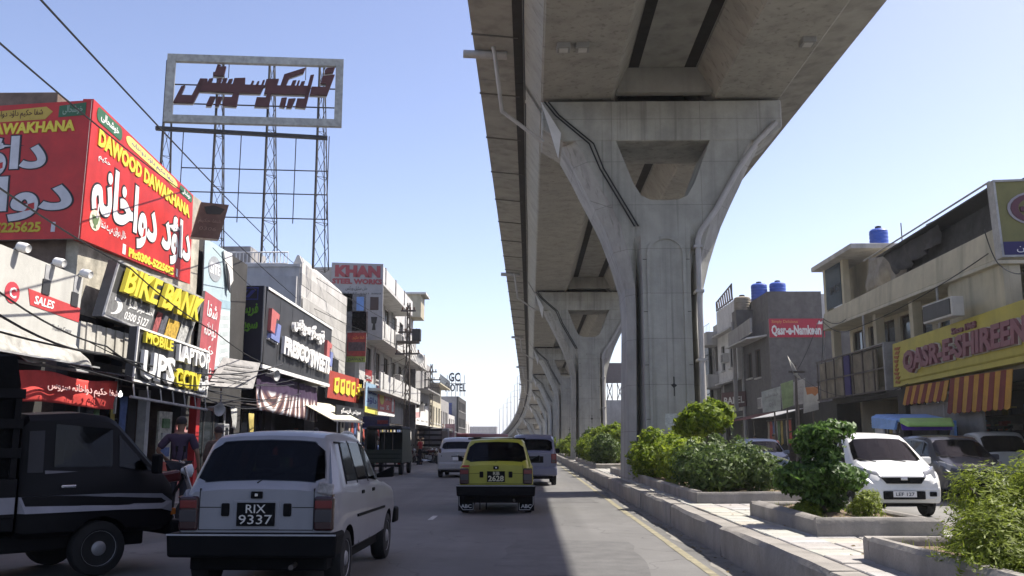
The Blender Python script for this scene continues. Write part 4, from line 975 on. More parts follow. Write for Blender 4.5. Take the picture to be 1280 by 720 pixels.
wares('crates and hanging cloth under the striped banner', -9.5, 32, 40.5, 3, False)
wares('stalls of boxes beneath the cream awning', -9.0, 43, 50, 4)
wares('distant crates outside the balcony building', -9.0, 53, 66, 5)
mb = MB(); r_ = random.Random(12)
for k in range(9):
    y0, y1 = r_.uniform(14, 24), r_.uniform(26, 36); z0, z1 = r_.uniform(2.6, 3.4), r_.uniform(2.6, 4.0); x0 = r_.uniform(-8.6, -7.9); sg_ = r_.uniform(.15, .5)
    mb.tube([(x0 - .3 * t, y0 + (y1 - y0) * t, z0 + (z1 - z0) * t - sg_ * 4 * t * (1 - t)) for t in [i / 12 for i in range(13)]], r_.uniform(.008, .016), 4)
tag(mb.build('tangled_cables', cable_m, loc=(-8.2, 20, 3)), 'tangle of thin black cables slung along the left shop canopies', 'cables', kind='stuff')
# ---- signs and shops beyond FRESCO
ys = Board('shop_sign', 'orange-red shop sign with fat yellow letters past the FRESCO sign', 'sign', (-9.5, 43.6, 4.74), (-9.5, 52.6, 4.88), (-9.5, 52.5, 3.52), (-9.5, 43.2, 3.42), .12, M('orange_red_flex', (.36, .055, .035), rough=.5, var=.15), darkgrey)
for k in range(4): ys.poly('yellow_letter', [(.12 + .155 * k, .25), (.24 + .155 * k, .18), (.25 + .155 * k, .72), (.20 + .155 * k, .8), (.13 + .155 * k, .72)], yellow_l, d=.05); ys.poly('letter_cut', [(.16 + .155 * k, .34), (.21 + .155 * k, .32), (.21 + .155 * k, .48), (.16 + .155 * k, .5)], M('orange_red_flex'), d=.01, z=.053)
ys.text('داؤد', .76, .2, .97, .85, yellow_l, d=.05, bold=.03)
ys.rect('panel_seam', .735, 0, .742, 1, blackm, d=.02)
aw = thing('awning', 'cream cloth awning sloping over the stalls past the FRESCO building', 'awning', (-9.4, 40.5, 2.3))
mb = MB(); mb.prism([(-9.6, 37.8, 3.05), (-9.4, 43.4, 3.1), (-7.9, 44.2, 2.25), (-8.1, 38.4, 2.2)], (0, 0, .03)); mb.build('cloth', M('cream_canvas', (.6, .56, .42), var=.15, streak=.2), aw)
for y in (38.5, 44.1):
    mb = MB(); mb.tube([(-8.0, y, .13), (-8.0, y, 2.2)], .03, 6); mb.build('post', galv, aw)
t = Board('small_sign', 'small black sign with white script above the cream awning', 'sign', (-8.5, 40.6, 2.98), (-8.5, 47.5, 3.05), (-8.5, 47.5, 2.62), (-8.5, 40.6, 2.55), .06, blackm)
t.text('سویٹس فریسکو', .15, .2, .85, .85, white_l, bold=.02)
t = thing('fan', 'white round pedestal fan standing by the shops near the dark loader van', 'fan', (-7.2, 36.5, .13))
MB().lathe((-7.2, 36.5, 1.45), (.25, -1, 0), [(.05, -.15), (.32, -.06), (.34, 0), (.32, .05), (.1, .08)], 20).build('cage', M('fan_white', (.6, .6, .58), rough=.5), t, smooth=40)
MB().lathe((-7.2, 36.5, 1.45), (.25, -1, 0), [(.09, .08), (.09, .1), (.02, .11)], 12).build('hub', blackm, t)
for k in range(5):
    a = k * 2 * PI / 5; MB().lathe((-7.2 + .2 * math.cos(a), 36.44 + .05 * math.cos(a), 1.45 + .2 * math.sin(a)), (.25, -1, 0), [(.045, .055), (.045, .06)], 8).build('blade_gap', darkgrey, t)
MB().tube([(-7.2, 36.55, .15), (-7.2, 36.55, 1.3)], .03, 6).build('stand', galv, t); MB().lathe((-7.2, 36.55, .13), (0, 0, 1), [(.25, 0), (.25, .03), (.05, .05)], 14).build('base', galv, t)

# ---- KHAN STEEL WORKS house and row beyond
b4 = thing('balcony_building', 'pale balconied building behind the KHAN STEEL WORKS hoarding', 'building', (-9.5, 58, 0))
wins = [(53 + 3.4 * k, 55 + 3.4 * k, z, z + 1.7) for k in range(6) for z in (5.2, 8.4)]
ops = wins + [(52 + 4.4 * k, 56 + 4.4 * k, .13, 2.7) for k in range(5)]
facade(b4, 1, -9.5, 51.2, 74.5, 0, 11.2, ops, pale_pl); shell(b4, 1, -9.5, 51.2, 74.5, 11.2, 10, grey_pl, (3.6, 7.2))
for o in wins: window(b4, 1, -9.5, *o, fm=woodm)
for k in range(5): shelves(b4, 1, -9.5, 52 + 4.4 * k, 56 + 4.4 * k, .3, 2.5, 50 + k)
for z, ln in ((7.1, 74.3), (10.2, 64.5), (4.2, 70)):
    MB().box(-9.497, -8.3, 51.3, ln, z, z + .16).build('balcony_slab', pale_pl, b4)
    MB().box(-8.42, -8.3, 51.3, ln, z + .163, z + 1.05).build('balcony_wall', M('pale_parapet', (.56, .55, .53), var=.15, streak=.55), b4, bevel=.02)
    for y in range(52, int(ln), 4): MB().box(-8.34, -8.25, y, y + .25, z + .17, z + 1.1).build('baluster', grey_pl, b4)
MB().box(-9.9, -8.6, 72, 74.5, 11.2, 13.0).build('stair_tower', M('ochre_plaster', (.4, .36, .26), streak=.4), b4); MB().box(-10.0, -8.2, 71.8, 74.7, 13.0, 13.15).build('tower_slab', pale_pl, b4)
kh = Board('hoarding', 'tall white KHAN STEEL WORKS hoarding with pictures of steel furniture', 'sign', (-11.2, 51.0, 11.43), (-8.27, 51.0, 11.33), (-8.22, 51.0, 7.0), (-11.2, 51.0, 7.0), .1, M('grey_white_flex', (.27, .27, .28), rough=.5, var=.1), galv)
rl = M('dull_red_letter', (.26, .05, .06), rough=.5)
kh.text('KHAN', .07, .03, .95, .185, rl, d=.03, bold=.07); kh.text('STEEL WORKS', -.02 + .04, .205, .98, .275, rl, d=.03, bold=.05)
kh.text('خان سٹیل ورکس', .28, .30, .7, .365, darkgrey, bold=0); kh.text('0300 5127  0321 5003', .1, .385, .96, .405, darkgrey, bold=0)
for (a, b_, c, d, col) in ((.20, .42, .40, .63, (.24, .25, .27)), (.48, .42, .66, .64, (.12, .22, .45)), (.72, .42, .96, .63, (.16, .13, .12)), (.18, .68, .40, .88, (.13, .13, .135)), (.44, .69, .64, .88, (.3, .3, .3)), (.70, .68, .97, .88, (.36, .36, .37))):
    kh.rect('picture', a, c, b_, d, M('picture_%d' % int(a * 100), col, var=.55, scale=9))
kh.poly('picture_stool', [(.78, .7), (.9, .7), (.88, .78), (.86, .79), (.87, .87), (.80, .87), (.82, .79), (.79, .78)], blackm, d=.012)
kh.rect('picture_cabinet', .76, .44, .92, .61, M('cabinet_print', (.07, .05, .045)), d=.012); kh.rect('picture_door', .5, .44, .64, .62, M('door_print', (.16, .28, .55)), d=.012)
po = Board('poster', 'dark red and green poster board fixed under the KHAN hoarding', 'poster', (-10.06, 50.3, 7.33), (-9.0, 50.3, 7.33), (-9.0, 50.3, 5.7), (-10.06, 50.3, 5.7), .06, M('dark_red_print', (.22, .03, .03), var=.4, scale=6), galv)
po.rect('green_band', 0, .8, 1, 1, M('olive_print', (.16, .2, .05), var=.4)); po.rect('dark_picture', .08, .32, .95, .62, M('dark_print', (.06, .04, .05), var=.7, scale=8)); po.text('شفا حکیم', .3, .1, .9, .26, M('orange_letter', (.5, .2, .05)), bold=.01); po.text('DAWAT', .1, .86, .9, .95, blackm, bold=.02)
pr = Board('small_sign', 'yellow and red tilted signboard under the dark red poster', 'sign', (-10.5, 52.6, 5.75), (-9.2, 53.6, 5.50), (-9.2, 53.6, 4.85), (-10.5, 52.6, 5.1), .08, M('red_sign_b', (.5, .07, .07), rough=.5), galv)
pr.rect('yellow_part', 0, 0, .3, 1, M('bright_yellow', (.72, .64, .12), rough=.5)); pr.text('TELECOM', .36, .5, .96, .85, white_l, bold=.02); pr.text('فون', .06, .3, .25, .6, red_dark, bold=.01)
bl = Board('shop_sign', 'pale blue advertising board on the wall left of the bright red one', 'sign', (-9.0, 50.6, 4.63), (-9.0, 54.45, 4.69), (-9.0, 54.7, 2.96), (-9.0, 50.4, 3.0), .08, M('sky_blue_flex', (.28, .42, .55), rough=.5, var=.2), galv)
bl.rect('yellow_foot', 0, .8, 1, 1, M('bright_yellow')); bl.text('شفا', .2, .12, .9, .35, M('blue_print'), bold=.02); bl.text('داؤد', .1, .45, .9, .7, M('blue_print'), bold=.02)
rd = Board('shop_sign', 'bright red advertising board with a yellow disc and white print', 'sign', (-9.0, 54.55, 4.69), (-9.0, 61.7, 4.71), (-9.0, 61.6, 3.06), (-9.0, 54.8, 2.98), .08, M('bright_red_flex', (.58, .035, .03), rough=.45, var=.1), galv)
rd.rect('white_foot', 0, .88, 1, 1, white_l); rd.poly('yellow_disc', [(.22 + .12 * math.cos(a * PI / 8), .4 + .22 * math.sin(a * PI / 8)) for a in range(16)], yellow_l); rd.text('شفا حکیم', .42, .25, .72, .5, white_l, bold=.02); rd.text('0300', .12, .7, .34, .8, white_l); rd.rect('white_bottle', .8, .3, .92, .82, white_l); rd.text('3G', .48, .6, .62, .78, white_l)
nv = Board('shop_sign', 'dark blue low sign with a pale lower edge above the parked loader', 'sign', (-8.2, 45.5, 2.62), (-6.9, 45.5, 2.62), (-6.9, 45.5, 2.0), (-8.2, 45.5, 2.0), .1, M('night_blue_flex', (.02, .02, .07), rough=.4, var=.4, scale=4), galv)
nv.rect('pale_edge', 0, .9, 1, 1, M('lilac_edge', (.45, .45, .6))); nv.rect('red_glow_print', .55, .3, .95, .6, M('red_print', (.16, .03, .03), var=.5, scale=8))
MB().box(-8.1, -8.0, 45.6, 45.7, .13, 2.0).build('post', darkgrey, nv.root); MB().box(-7.1, -7.0, 45.6, 45.7, .13, 2.0).build('post', darkgrey, nv.root)
ac_unit('dark air conditioner hung on the balcony building above the red board', -9.2, 62.5, 5.0, 1, (.5, 1.1, .9))

for k, (x, y, z, lab) in enumerate(((-8.28, 57, 7.4, 'air conditioner on the upper balcony of the KHAN building'), (-9.48, 68, 8.3, 'air conditioner high on the far end of the balcony building'), (-9.25, 78, 4.0, 'air conditioner on the grey building behind the first pole'))): ac_unit(lab, x, y, z, 1)
mb = MB()
for y in (55.9, 62.6, 69.3): mb.tube([(-9.42, y, .2), (-9.42, y, 11)], .05, 6)
tag(mb.build('pipe', galv, b4), kind='stuff')
# farther buildings on the left, each its own house
def far_house(label, xf_, y0, y1, h, depth, mat, seed, floors=2, sg=1, name='street_building', tower=None):
    r = random.Random(seed); b = thing(name, label, 'building', (xf_, (y0 + y1) / 2, 0))
    ops = []; fh = (h - 3.0) / floors
    for f in range(floors):
        y = y0 + .8
        while y < y1 - 2:
            w = r.uniform(1.0, 1.8)
            if r.random() < .85: ops.append((y, y + w, 3.3 + fh * f, 3.3 + fh * f + min(1.6, fh - .8)))
            y += w + r.uniform(.8, 1.8)
    sh = [(y0 + .5, y1 - .5, .13, 2.6)]
    facade(b, sg, xf_, y0, y1, 0, h, ops + sh, mat); shell(b, sg, xf_, y0, y1, h, depth, mat, [3.0])
    for o in ops: window(b, sg, xf_, *o, fm=r.choice([woodm, alum, white_paint]), bars=1)
    canopy(b, sg, xf_, y0, y1, 2.85, r.uniform(.7, 1.3), .15, galv)
    if r.random() < .8 and y0 < 98:
        MB().box(min(xf_, xf_ + sg * 1.0), max(xf_, xf_ + sg * 1.0), y0 + .3, y1 - .3, 2.97 + fh, 3.08 + fh).build('balcony_slab', mat, b)
        railing(b, [(xf_ + sg * .95, y0 + .4, 3.09 + fh), (xf_ + sg * .95, y1 - .4, 3.09 + fh)], .8, darkgrey, .3)
    if tower: MB().box(min(xf_ - sg * 4, xf_ - sg * .5), max(xf_ - sg * 4, xf_ - sg * .5), y0 + 1, y0 + 4, h, h + tower).build('roof_hut', mat, b)
    return b
far_house('grey building with stacked hoardings behind the first utility pole', -9.3, 75.2, 86, 8.4, 9, grey_pl, 5, 2, tower=1.6)
far_house('cream building beyond the tall grey hoarding', -9.4, 86.4, 98, 6.9, 9, cream, 6, 1)
far_house('grey low building before the hotel carrying a mural board', -9.8, 99, 112, 6.2, 9, grey_pl, 7, 1, tower=.9)
far_house('pale small building just before the hotel', -10.3, 113, 127, 5.0, 9, pale_pl, 8, 1)
far_house('distant pale house beyond the hotel', -11, 146, 170, 5.2, 9, pale_pl, 9, 1)
far_house('farthest low grey house on the left, where the street ends', -14, 175, 215, 4.6, 12, grey_pl, 19, 1)
hd = Board('hoarding', 'tall grey faded hoarding facing the camera behind the first pole', 'sign', (-10.8, 70.0, 6.9), (-8.7, 70.0, 6.9), (-8.6, 70.0, 2.4), (-10.8, 70.0, 2.4), .1, M('faded_grey_print', (.2, .2, .2), var=.6, scale=2.5), galv)
hd.rect('dark_half', .6, 0, 1, 1, M('dim_grey_print', (.12, .11, .11), var=.4, scale=3)); hd.poly('faded_shape', [(.05, .3), (.4, .2), (.5, .5), (.2, .6)], M('faded_green_print', (.13, .17, .15), var=.4))
MB().box(-9.9, -9.8, 70.11, 70.2, 0, 6.9).build('post', galv, hd.root)
ws = Board('shop_sign', 'pale sagging banner sign on the building past the first pole', 'sign', (-9.25, 72, 3.9), (-9.25, 84, 4.7), (-9.25, 84, 2.7), (-9.25, 72, 2.6), .06, white_paint)
ws.rect('pink_print', .1, .2, .5, .5, M('faded_pink_print', (.5, .3, .3)))
mu = Board('hoarding', 'small mural board with faded green tick on the far grey building', 'sign', (-11.5, 98.7, 5.0), (-9.8, 98.7, 5.0), (-9.8, 98.7, 2.8), (-11.5, 98.7, 2.8), .1, M('beige_print', (.34, .31, .25), var=.3, scale=4)); mu.poly('tick', [(.2, .5), (.4, .7), (.9, .3), (.9, .42), (.4, .88), (.15, .62)], M('faded_green_print')); mu.text('شفا', .2, .1, .8, .35, darkgrey)
bs = Board('small_sign', 'small blue and white square sign high on the far building', 'sign', (-11.5, 98.6, 6.0), (-10.4, 98.6, 6.0), (-10.4, 98.6, 5.1), (-11.5, 98.6, 5.1), .08, M('blue_sign', (.05, .08, .3))); bs.poly('white_mark', [(.2, .3), (.8, .2), (.8, .5), (.5, .5), (.45, .8), (.2, .8)], white_l)
for k, (x, c, s_) in enumerate(((-10.15, (.33, .2, .14), 'orange-brown'), (-9.0, (.32, .2, .22), 'pinkish'))):
    q = Board('small_sign', s_ + ' faded shop board low on the far left shops', 'sign', (x - .55, 104 + k, 3.5), (x + .5, 104 + k, 3.5), (x + .5, 104 + k, 1.9), (x - .55, 104 + k, 1.9), .08, M('far_board_%d' % k, c, var=.5, scale=4)); q.rect('print', .15, .3, .85, .6, M('far_print', (.4, .38, .34), var=.5, scale=7))
gc = thing('hotel_building', 'dark hotel block with GC HOTEL letters on its roof', 'building', (-11, 136, 0))
ops = [(129.5 + 2.6 * k, 131 + 2.6 * k, z, z + 1.3) for k in range(5) for z in (3.6, 5.9)]
facade(gc, 1, -9.9, 128.5, 144, 0, 7.8, ops, dark_pl); shell(gc, 1, -9.9, 128.5, 144, 7.8, 10, grey_pl, (3,))
for o in ops: window(gc, 1, -9.9, *o, fm=alum)
g = Board('x', '', '', (-11.75, 128.6, 11.1), (-8.9, 128.6, 11.1), (-8.9, 128.6, 8.1), (-11.75, 128.6, 8.1), root=gc); g.panel = gc
hl = M('hotel_letter', (.05, .05, .055), rough=.5)
g.text('GC', .16, .0, .72, .42, hl, d=.2, bold=.03); g.text('HOTEL', .0, .52, 1, .88, hl, d=.2, bold=.03)
mb = MB()
for u in (.08, .3, .5, .72, .92): mb.tube([g.p(u, .1, -.1), g.p(u, 1.1, -.1)], .035, 4)
mb.tube([g.p(0, .5, -.1), g.p(1, .5, -.1)], .04, 4); tag(mb.build('letter_stand', steel, gc), kind='stuff')
Board('x', '', '', (-12.0, 128.44, 6.9), (-10.8, 128.44, 6.9), (-10.8, 128.44, 4.7), (-12.0, 128.44, 4.7), .06, M('blue_print_b', (.06, .08, .2), var=.4), root=gc, part='blue_panel')
# far haze of low skyline
for k, (x, y, w, d, h, m_) in enumerate(((-45, 420, 30, 14, 9, grey_pl), (-8, 460, 26, 14, 7, pale_pl), (28, 300, 16, 20, 10, grey_pl))):
    b = thing('street_building', ['far grey block closing the street on the left', 'far pale block under the bend of the flyover', 'far grey block behind the flyover pillars'][k], 'building', (x, y, 0))
    ops = [(y + 1 + 3 * i, y + 2.5 + 3 * i, z, z + 1.3) for i in range(int(d / 3)) for z in (1.2, 4.2)]
    facade(b, -1, x, y, y + d, 0, h, ops, m_); shell(b, -1, x, y, y + d, h, w, m_, (3,))

# ---- utility poles and wires
def util_pole(label, x, y, h, arms, seed=0):
    t = thing('utility_pole', label, 'utility pole', (x, y, 0), group='steel utility poles on the left kerb')
    mb = MB(); w = .16
    legs = [[(x - w, y - .1, 0), (x - .07, y - .05, h)], [(x + w, y - .1, 0), (x + .07, y - .05, h)], [(x + w, y + .1, 0), (x + .07, y + .05, h)], [(x - w, y + .1, 0), (x - .07, y + .05, h)]]
    for a, b_ in legs: mb.tube([a, b_], .035, 4)
    n = int(h / .55)
    for i in range(n):
        for q in range(4):
            a = Vector(legs[q][0]).lerp(Vector(legs[q][1]), i / n); b_ = Vector(legs[(q + 1) % 4][0]).lerp(Vector(legs[(q + 1) % 4][1]), (i + 1) / n); mb.tube([a, b_], .02, 4)
    mb.build('lattice_shaft', steel, t)
    for z, ln in arms:
        MB().obox((x, y - .16, z), ln, .09, .1).build('crossarm', steel, t)
        mb = MB()
        for k in range(4): xx = x - ln / 2 + .1 + (ln - .2) * k / 3; mb.lathe((xx, y - .16, z + .05), (0, 0, 1), [(.03, 0), (.06, .04), (.03, .08), (.06, .12), (.03, .18)], 8)
        tag(mb.build('insulator', M('insulator_brown', (.1, .05, .03), rough=.3), t), kind='stuff')
    return t
p1_ = util_pole('first lattice utility pole with a transformer platform on the left kerb', -7.3, 55, 9.7, [(7.9, 1.2), (6.6, 1.5), (9.2, .9)])
mb = MB(); mb.box(-7.95, -6.65, 54.6, 55.4, 7.25, 7.37); mb.build('platform', steel, p1_)
mb = MB(); mb.box(-7.05, -6.55, 54.7, 55.3, 7.38, 8.1); mb.build('transformer', darkgrey, p1_, bevel=.03)
MB().lathe((-6.6, 54.75, 6.3), (.6, -.6, 0), [(.05, -.1), (.28, .05), (.3, .08), (.05, .02)], 14).build('dish', galv, p1_)
util_pole('second lattice utility pole with broad crossarms farther down the street', -8.75, 82, 8.3, [(6.9, 1.7), (6.2, 1.6), (7.6, 1.0)])
util_pole('third, distant utility pole in front of the hotel', -11.3, 108, 8.4, [(7.6, 1.4), (6.9, 1.4)])
def wire(label, pts, r=.012, sag=.3, group='overhead wires'):
    P = []
    for a, b_ in zip(pts[:-1], pts[1:]):
        a = Vector(a); b_ = Vector(b_)
        for i in range(13 if b_ == Vector(pts[-1]) else 12):
            t = i / 12; p = a.lerp(b_, t); p.z -= sag * 4 * t * (1 - t); P.append(p)
    o = MB().tube(P, r, 5).build('overhead_wire', cable_m, loc=tuple(P[0])); tag(o, label, 'wire', group)
wire('upper black wire running down from the top left corner to the white roof', [(-5.25, 8, 6.1), (-10.6, 40, 9.3), (-7.4, 55, 8.0)], .014, .12)
wire('black wire crossing the red sign corner down to the FRESCO sign', [(-5.85, 8, 5.75), (-9.4, 24.5, 8.05), (-10.3, 41, 7.6), (-7.5, 55, 7.0)], .014, .1)
wire('slack black wire passing in front of the BIKE BANK sign', [(-7.0, 9.5, 4.9), (-8.0, 18, 4.75), (-8.3, 24, 4.2), (-8.8, 31, 3.9)], .016, .1)
wire('upper sagging cable across the white hoarding', [(-7.2, 10, 4.0), (-8.0, 17.2, 3.1), (-7.9, 23, 2.75)], .016, .28)
wire('lower sagging cable across the white hoarding', [(-7.3, 10, 3.75), (-8.0, 17.3, 2.95), (-8.1, 30, 3.85)], .02, .35)
wire('cable drooping along the torn tarpaulin edge', [(-7.4, 10, 3.0), (-8.0, 17, 2.95), (-8.2, 24.6, 2.9)], .018, .1)
wire('thin wire rising past the brown tilted board to the white roof', [(-8.7, 24.6, 6.6), (-10.2, 39.7, 6.9), (-9.5, 52, 6.0)], .01, .3)
for k in range(4): wire(['topmost wire between the first and second utility poles', 'second wire between the first and second utility poles', 'third wire between the first and second utility poles', 'lowest wire between the first and second utility poles'][k], [(-7.6 + .3 * k, 54.9, 8.0 - .42 * k), (-9.2 + .35 * k, 81.9, 7.0 - .2 * k), (-11.6 + .2 * k, 107.9, 7.7 - .2 * k)], .014, .35)
mb = MB(); r_ = random.Random(4)
for k in range(5):
    a = Vector((-7.3, 55, 6.5 - .5 * k)); b_ = Vector((-9.4, 58 + 3 * k, 6.2 - .7 * k)); mb.tube([a.lerp(b_, t) - Vector((0, 0, .6 * t * (1 - t))) for t in [i / 8 for i in range(9)]], .014, 4)
tag(mb.build('service_cables', cable_m, p1_), kind='stuff')
# lamp posts along the far bend of the flyover
lp = None
for k in range(9):
    yy = 172 + 16 * k; P0 = xf(yy, -4.6, DZ + .4)
    if lp is None:
        lp = thing('street_lamp', 'nearest lamp post on the far bend of the flyover', 'street lamp', P0, group='lamp posts along the flyover bend')
        MB().tube([P0, P0 + Vector((0, 0, 9.0))], [.12, .06], 6).build('pole', galv, lp)
        mb = MB(); mb.tube([P0 + Vector((0, 0, 9)), P0 + Vector((.8, .1, 9.35)), P0 + Vector((2.2, .3, 9.6))], .045, 5); mb.build('arm', galv, lp)
        MB().obox(P0 + Vector((2.4, .3, 9.62)), .6, .2, .1).build('lamp_head', galv, lp)
    else: copy_tree(lp, P0, path(yy)[2], ['', 'second lamp post on the far bend of the flyover', 'third lamp post on the far bend of the flyover', 'fourth lamp post on the far bend of the flyover', 'fifth lamp post on the far bend of the flyover', 'sixth lamp post on the far bend of the flyover', 'seventh lamp post on the far bend of the flyover', 'eighth lamp post on the far bend of the flyover', 'farthest lamp post on the flyover bend'][k])
# ================================================================== right side of the street
RX = 12.7
maroon_l = M('maroon_sign_letter', (.20, .075, .095), rough=.5, var=.15)
olive_y = M('sweet_shop_yellow', (.42, .36, .055), rough=.5, var=.14, scale=1.5, streak=.2)
r1 = thing('sweet_shop_building', 'cream two-storey building carrying the long yellow QASR-E-SHIREEN sign', 'building', (RX, 31, 0))
gops = [(22.6, 26.8, .13, 2.9), (27.3, 31.6, .13, 2.9), (32.2, 38.6, .13, 2.9)]
wops = [(28.2, 30.6, 4.75, 5.9), (31.1, 33.8, 4.75, 5.9), (34.3, 37.0, 4.75, 5.9), (37.5, 38.8, 4.75, 5.9)]
facade(r1, -1, RX + .9, 24.4, 39.1, 3.2, 6.1, wops, cream); facade(r1, -1, RX, 22.2, 39.1, 0, 3.2, gops, dark_pl); shell(r1, -1, RX + .9, 22.2, 39.1, 6.1, 10, cream, (3.05,))
MB().box(RX, RX + .9, 22.2, 39.1, 3.2, 3.32).build('floor_slab', cream, r1)
for o in wops: window(r1, -1, RX + .9, *o, fm=woodm, bars=2)
for k, o in enumerate(gops): shelves(r1, -1, RX, o[0], o[1], .3, 2.6, 70 + k)
shop_door(r1, -1, RX, 27.3, 31.6, .13, 2.9, alum)
for y in (24.4, 27.75, 30.7, 34.0, 38.8): MB().box(RX + .1, RX + .42, y, y + .3, 3.325, 6.04).build('column', cream, r1, bevel=.015)
MB().box(RX - .05, RX + .1, 24.4, 27.6, 4.7, 6.04).build('spandrel', cream, r1)
# long parapet band that overhangs the first floor
MB().hexa([(RX - .25, 24.3, 6.02), (RX + 1.1, 24.3, 6.02), (RX + 1.1, 39.15, 6.02), (RX - .25, 39.15, 6.02), (RX - .2, 24.3, 6.14), (RX + 1.1, 24.3, 6.14), (RX + 1.1, 39.15, 6.14), (RX - .2, 39.15, 6.14)]).build('balcony_slab', cream, r1)
MB().hexa([(RX - .2, 24.3, 6.143), (RX - .06, 24.3, 6.143), (RX - .06, 39.15, 6.143), (RX - .2, 39.15, 6.143), (RX - .14, 24.3, 7.02), (RX - .04, 24.3, 7.02), (RX - .04, 39.15, 6.75), (RX - .14, 39.15, 6.75)]).build('parapet_band', cream, r1, bevel=.02)
# roof room at the far end with its slab
for a, b_, c, d in ((RX - .1, RX + .2, 38.8, 39.1), (RX - .1, RX + .15, 36.6, 36.85)): MB().box(a, b_, c, d, 6.76, 8.6).build('column', cream, r1)
MB().box(RX + .9, RX + 3.6, 34.8, 39.1, 6.2, 8.6).build('roof_room', cream, r1); MB().box(RX + .86, RX + .9, 35.3, 36.3, 6.8, 8.2).build('doorway', blackm, r1)
MB().hexa([(RX - .5, 34.4, 8.6), (RX + 3.8, 34.4, 8.6), (RX + 3.8, 39.4, 8.6), (RX - .5, 39.4, 8.6), (RX - .5, 34.4, 8.8), (RX + 3.8, 34.4, 8.8), (RX + 3.8, 39.4, 8.8), (RX - .5, 39.4, 8.8)]).build('roof_slab', pale_pl, r1, bevel=.02)
ms = Board('small_sign', 'dark blue glass panel lettered MS at the roof-room corner', 'sign', (RX - .12, 38.75, 8.55), (RX - .12, 36.9, 8.55), (RX - .12, 36.9, 6.85), (RX - .12, 38.75, 6.85), .04, M('blue_glass', (.04, .07, .1), rough=.15, spec=.6)); ms.text('MS', .3, .48, .95, .68, blackm, bold=.02)
# dark shed of sheets and torn tarpaulins on the roof
t = thing('roof_shed', 'ragged dark lean-to of sheets and tarpaulins on the sweet shop roof', 'shed', (14, 30, 6.8))
sm = M('shed_sheet', (.055, .055, .06), var=.4, scale=3, streak=.4); 
MB().hexa([(13.1, 24.6, 7.1), (14.2, 24.6, 7.1), (14.2, 31.8, 6.9), (13.1, 31.8, 6.9), (13.3, 24.6, 8.15), (14.2, 24.6, 8.2), (14.2, 31.8, 8.2), (13.3, 31.8, 8.0)]).build('wall_sheet', sm, t)
MB().hexa([(12.6, 24.6, 8.2), (14.6, 24.4, 8.5), (14.6, 33.2, 8.35), (12.6, 33, 7.95), (12.6, 24.6, 8.24), (14.6, 24.4, 8.54), (14.6, 33.2, 8.39), (12.6, 33, 7.99)]).build('roof_sheet', darkgrey, t)
MB().hexa([(14.6, 24.2, 8.4), (16.5, 24.2, 8.4), (16.5, 33.5, 8.2), (14.6, 33.5, 8.2), (14.7, 24.2, 9.0), (16.4, 24.2, 9.2), (16.4, 33.5, 9.5), (14.7, 33.5, 9.3)]).build('back_sheet', sm, t)
sheet('tarpaulin', t, [(12.9, 34.4, 8.2), (13.0, 31.2, 8.0), (13.2, 31.6, 6.9), (12.8, 34.8, 7.0)], 20, 10, M('tan_tarp', (.3, .28, .25), var=.3, streak=.3), .12, 4)
sheet('tarpaulin', t, [(12.8, 33, 8.0), (12.9, 28.5, 8.1), (12.9, 28.6, 7.5), (12.8, 31.8, 7.1)], 20, 8, sm, .1, 6)
MB().tube([(13.0, 31.6, 8.1), (13.0, 31.6, 8.9)], .02, 5).build('rod', steel, t); MB().tube([(12.5, 34, 8.02), (12.5, 24.4, 8.3)], .03, 5).build('rail', galv, t)
def tank(label, x, y, z, r=.55, h=1.1, m=None):
    t = thing('water_tank', label, 'water tank', (x, y, z), group='rooftop water tanks'); m = m or M('tank_blue', (.025, .075, .36), rough=.45, var=.15)
    prof = [(r * .97, 0)]
    for k in range(5): zz = h * .85 * k / 5; prof += [(r, zz + .03), (r, zz + h * .11), (r * .97, zz + h * .13), (r * .97, zz + h * .16)]
    prof += [(r, h * .86), (r * .8, h * .95), (r * .35, h)]
    MB().lathe((x, y, z), (0, 0, 1), prof, 18).build('body', m, t, smooth=40); MB().lathe((x, y, z + h), (0, 0, 1), [(r * .34, 0), (r * .34, .08), (r * .2, .1)], 14).build('lid', blackm, t)
    return t
MB().box(13.5, 14.9, 35.6, 37.2, 8.80, 8.95).build('tank_base', pale_pl, r1)
tank('single blue water tank on the near right roof', 14.05, 36.4, 8.95, .36, .88)
qs = Board('shop_sign', 'long yellow QASR-E-SHIREEN sweet shop sign with maroon raised letters', 'sign', (12.3, 31.3, 4.61), (12.3, 20.8, 4.88), (12.3, 21.0, 3.34), (12.3, 31.46, 3.17), .3, olive_y, olive_y)
qs.text('QASR-E-SHIREEN', .115, .27, .845, .80, M('letter_pale_edge', (.5, .47, .44), rough=.5), d=.06, bold=.085, z=.02, name='letter_backing')
qs.text('QASR-E-SHIREEN', .12, .28, .84, .79, maroon_l, d=.14, bold=.04, z=.04)
qs.text('Since 1968', .43, .09, .57, .22, maroon_l, d=.06, bold=.02)
qs.rect('moulding', .04, .87, 1, .90, M('olive_moulding', (.3, .26, .04)), d=.03)
for k in range(9):
    v = .1 + .095 * k; qs.poly('ornament', [(.02 + .012 * math.sin(k * 1.9), v), (.045 + .02 * abs(k - 4) / 4, v + .02), (.03 + .02 * abs(k - 4) / 4, v + .09), (.018, v + .06)], M('rust_ornament', (.3, .12, .05)), d=.02)
acu = ac_unit('dark-fronted air conditioner with a pale frame standing on the yellow sign', 12.05, 26.4, 4.78, -1, (.35, 1.9, .55)); MB().box(11.676, 11.697, 25.53, 27.27, 4.86, 5.28).build('front_panel', darkgrey, acu)
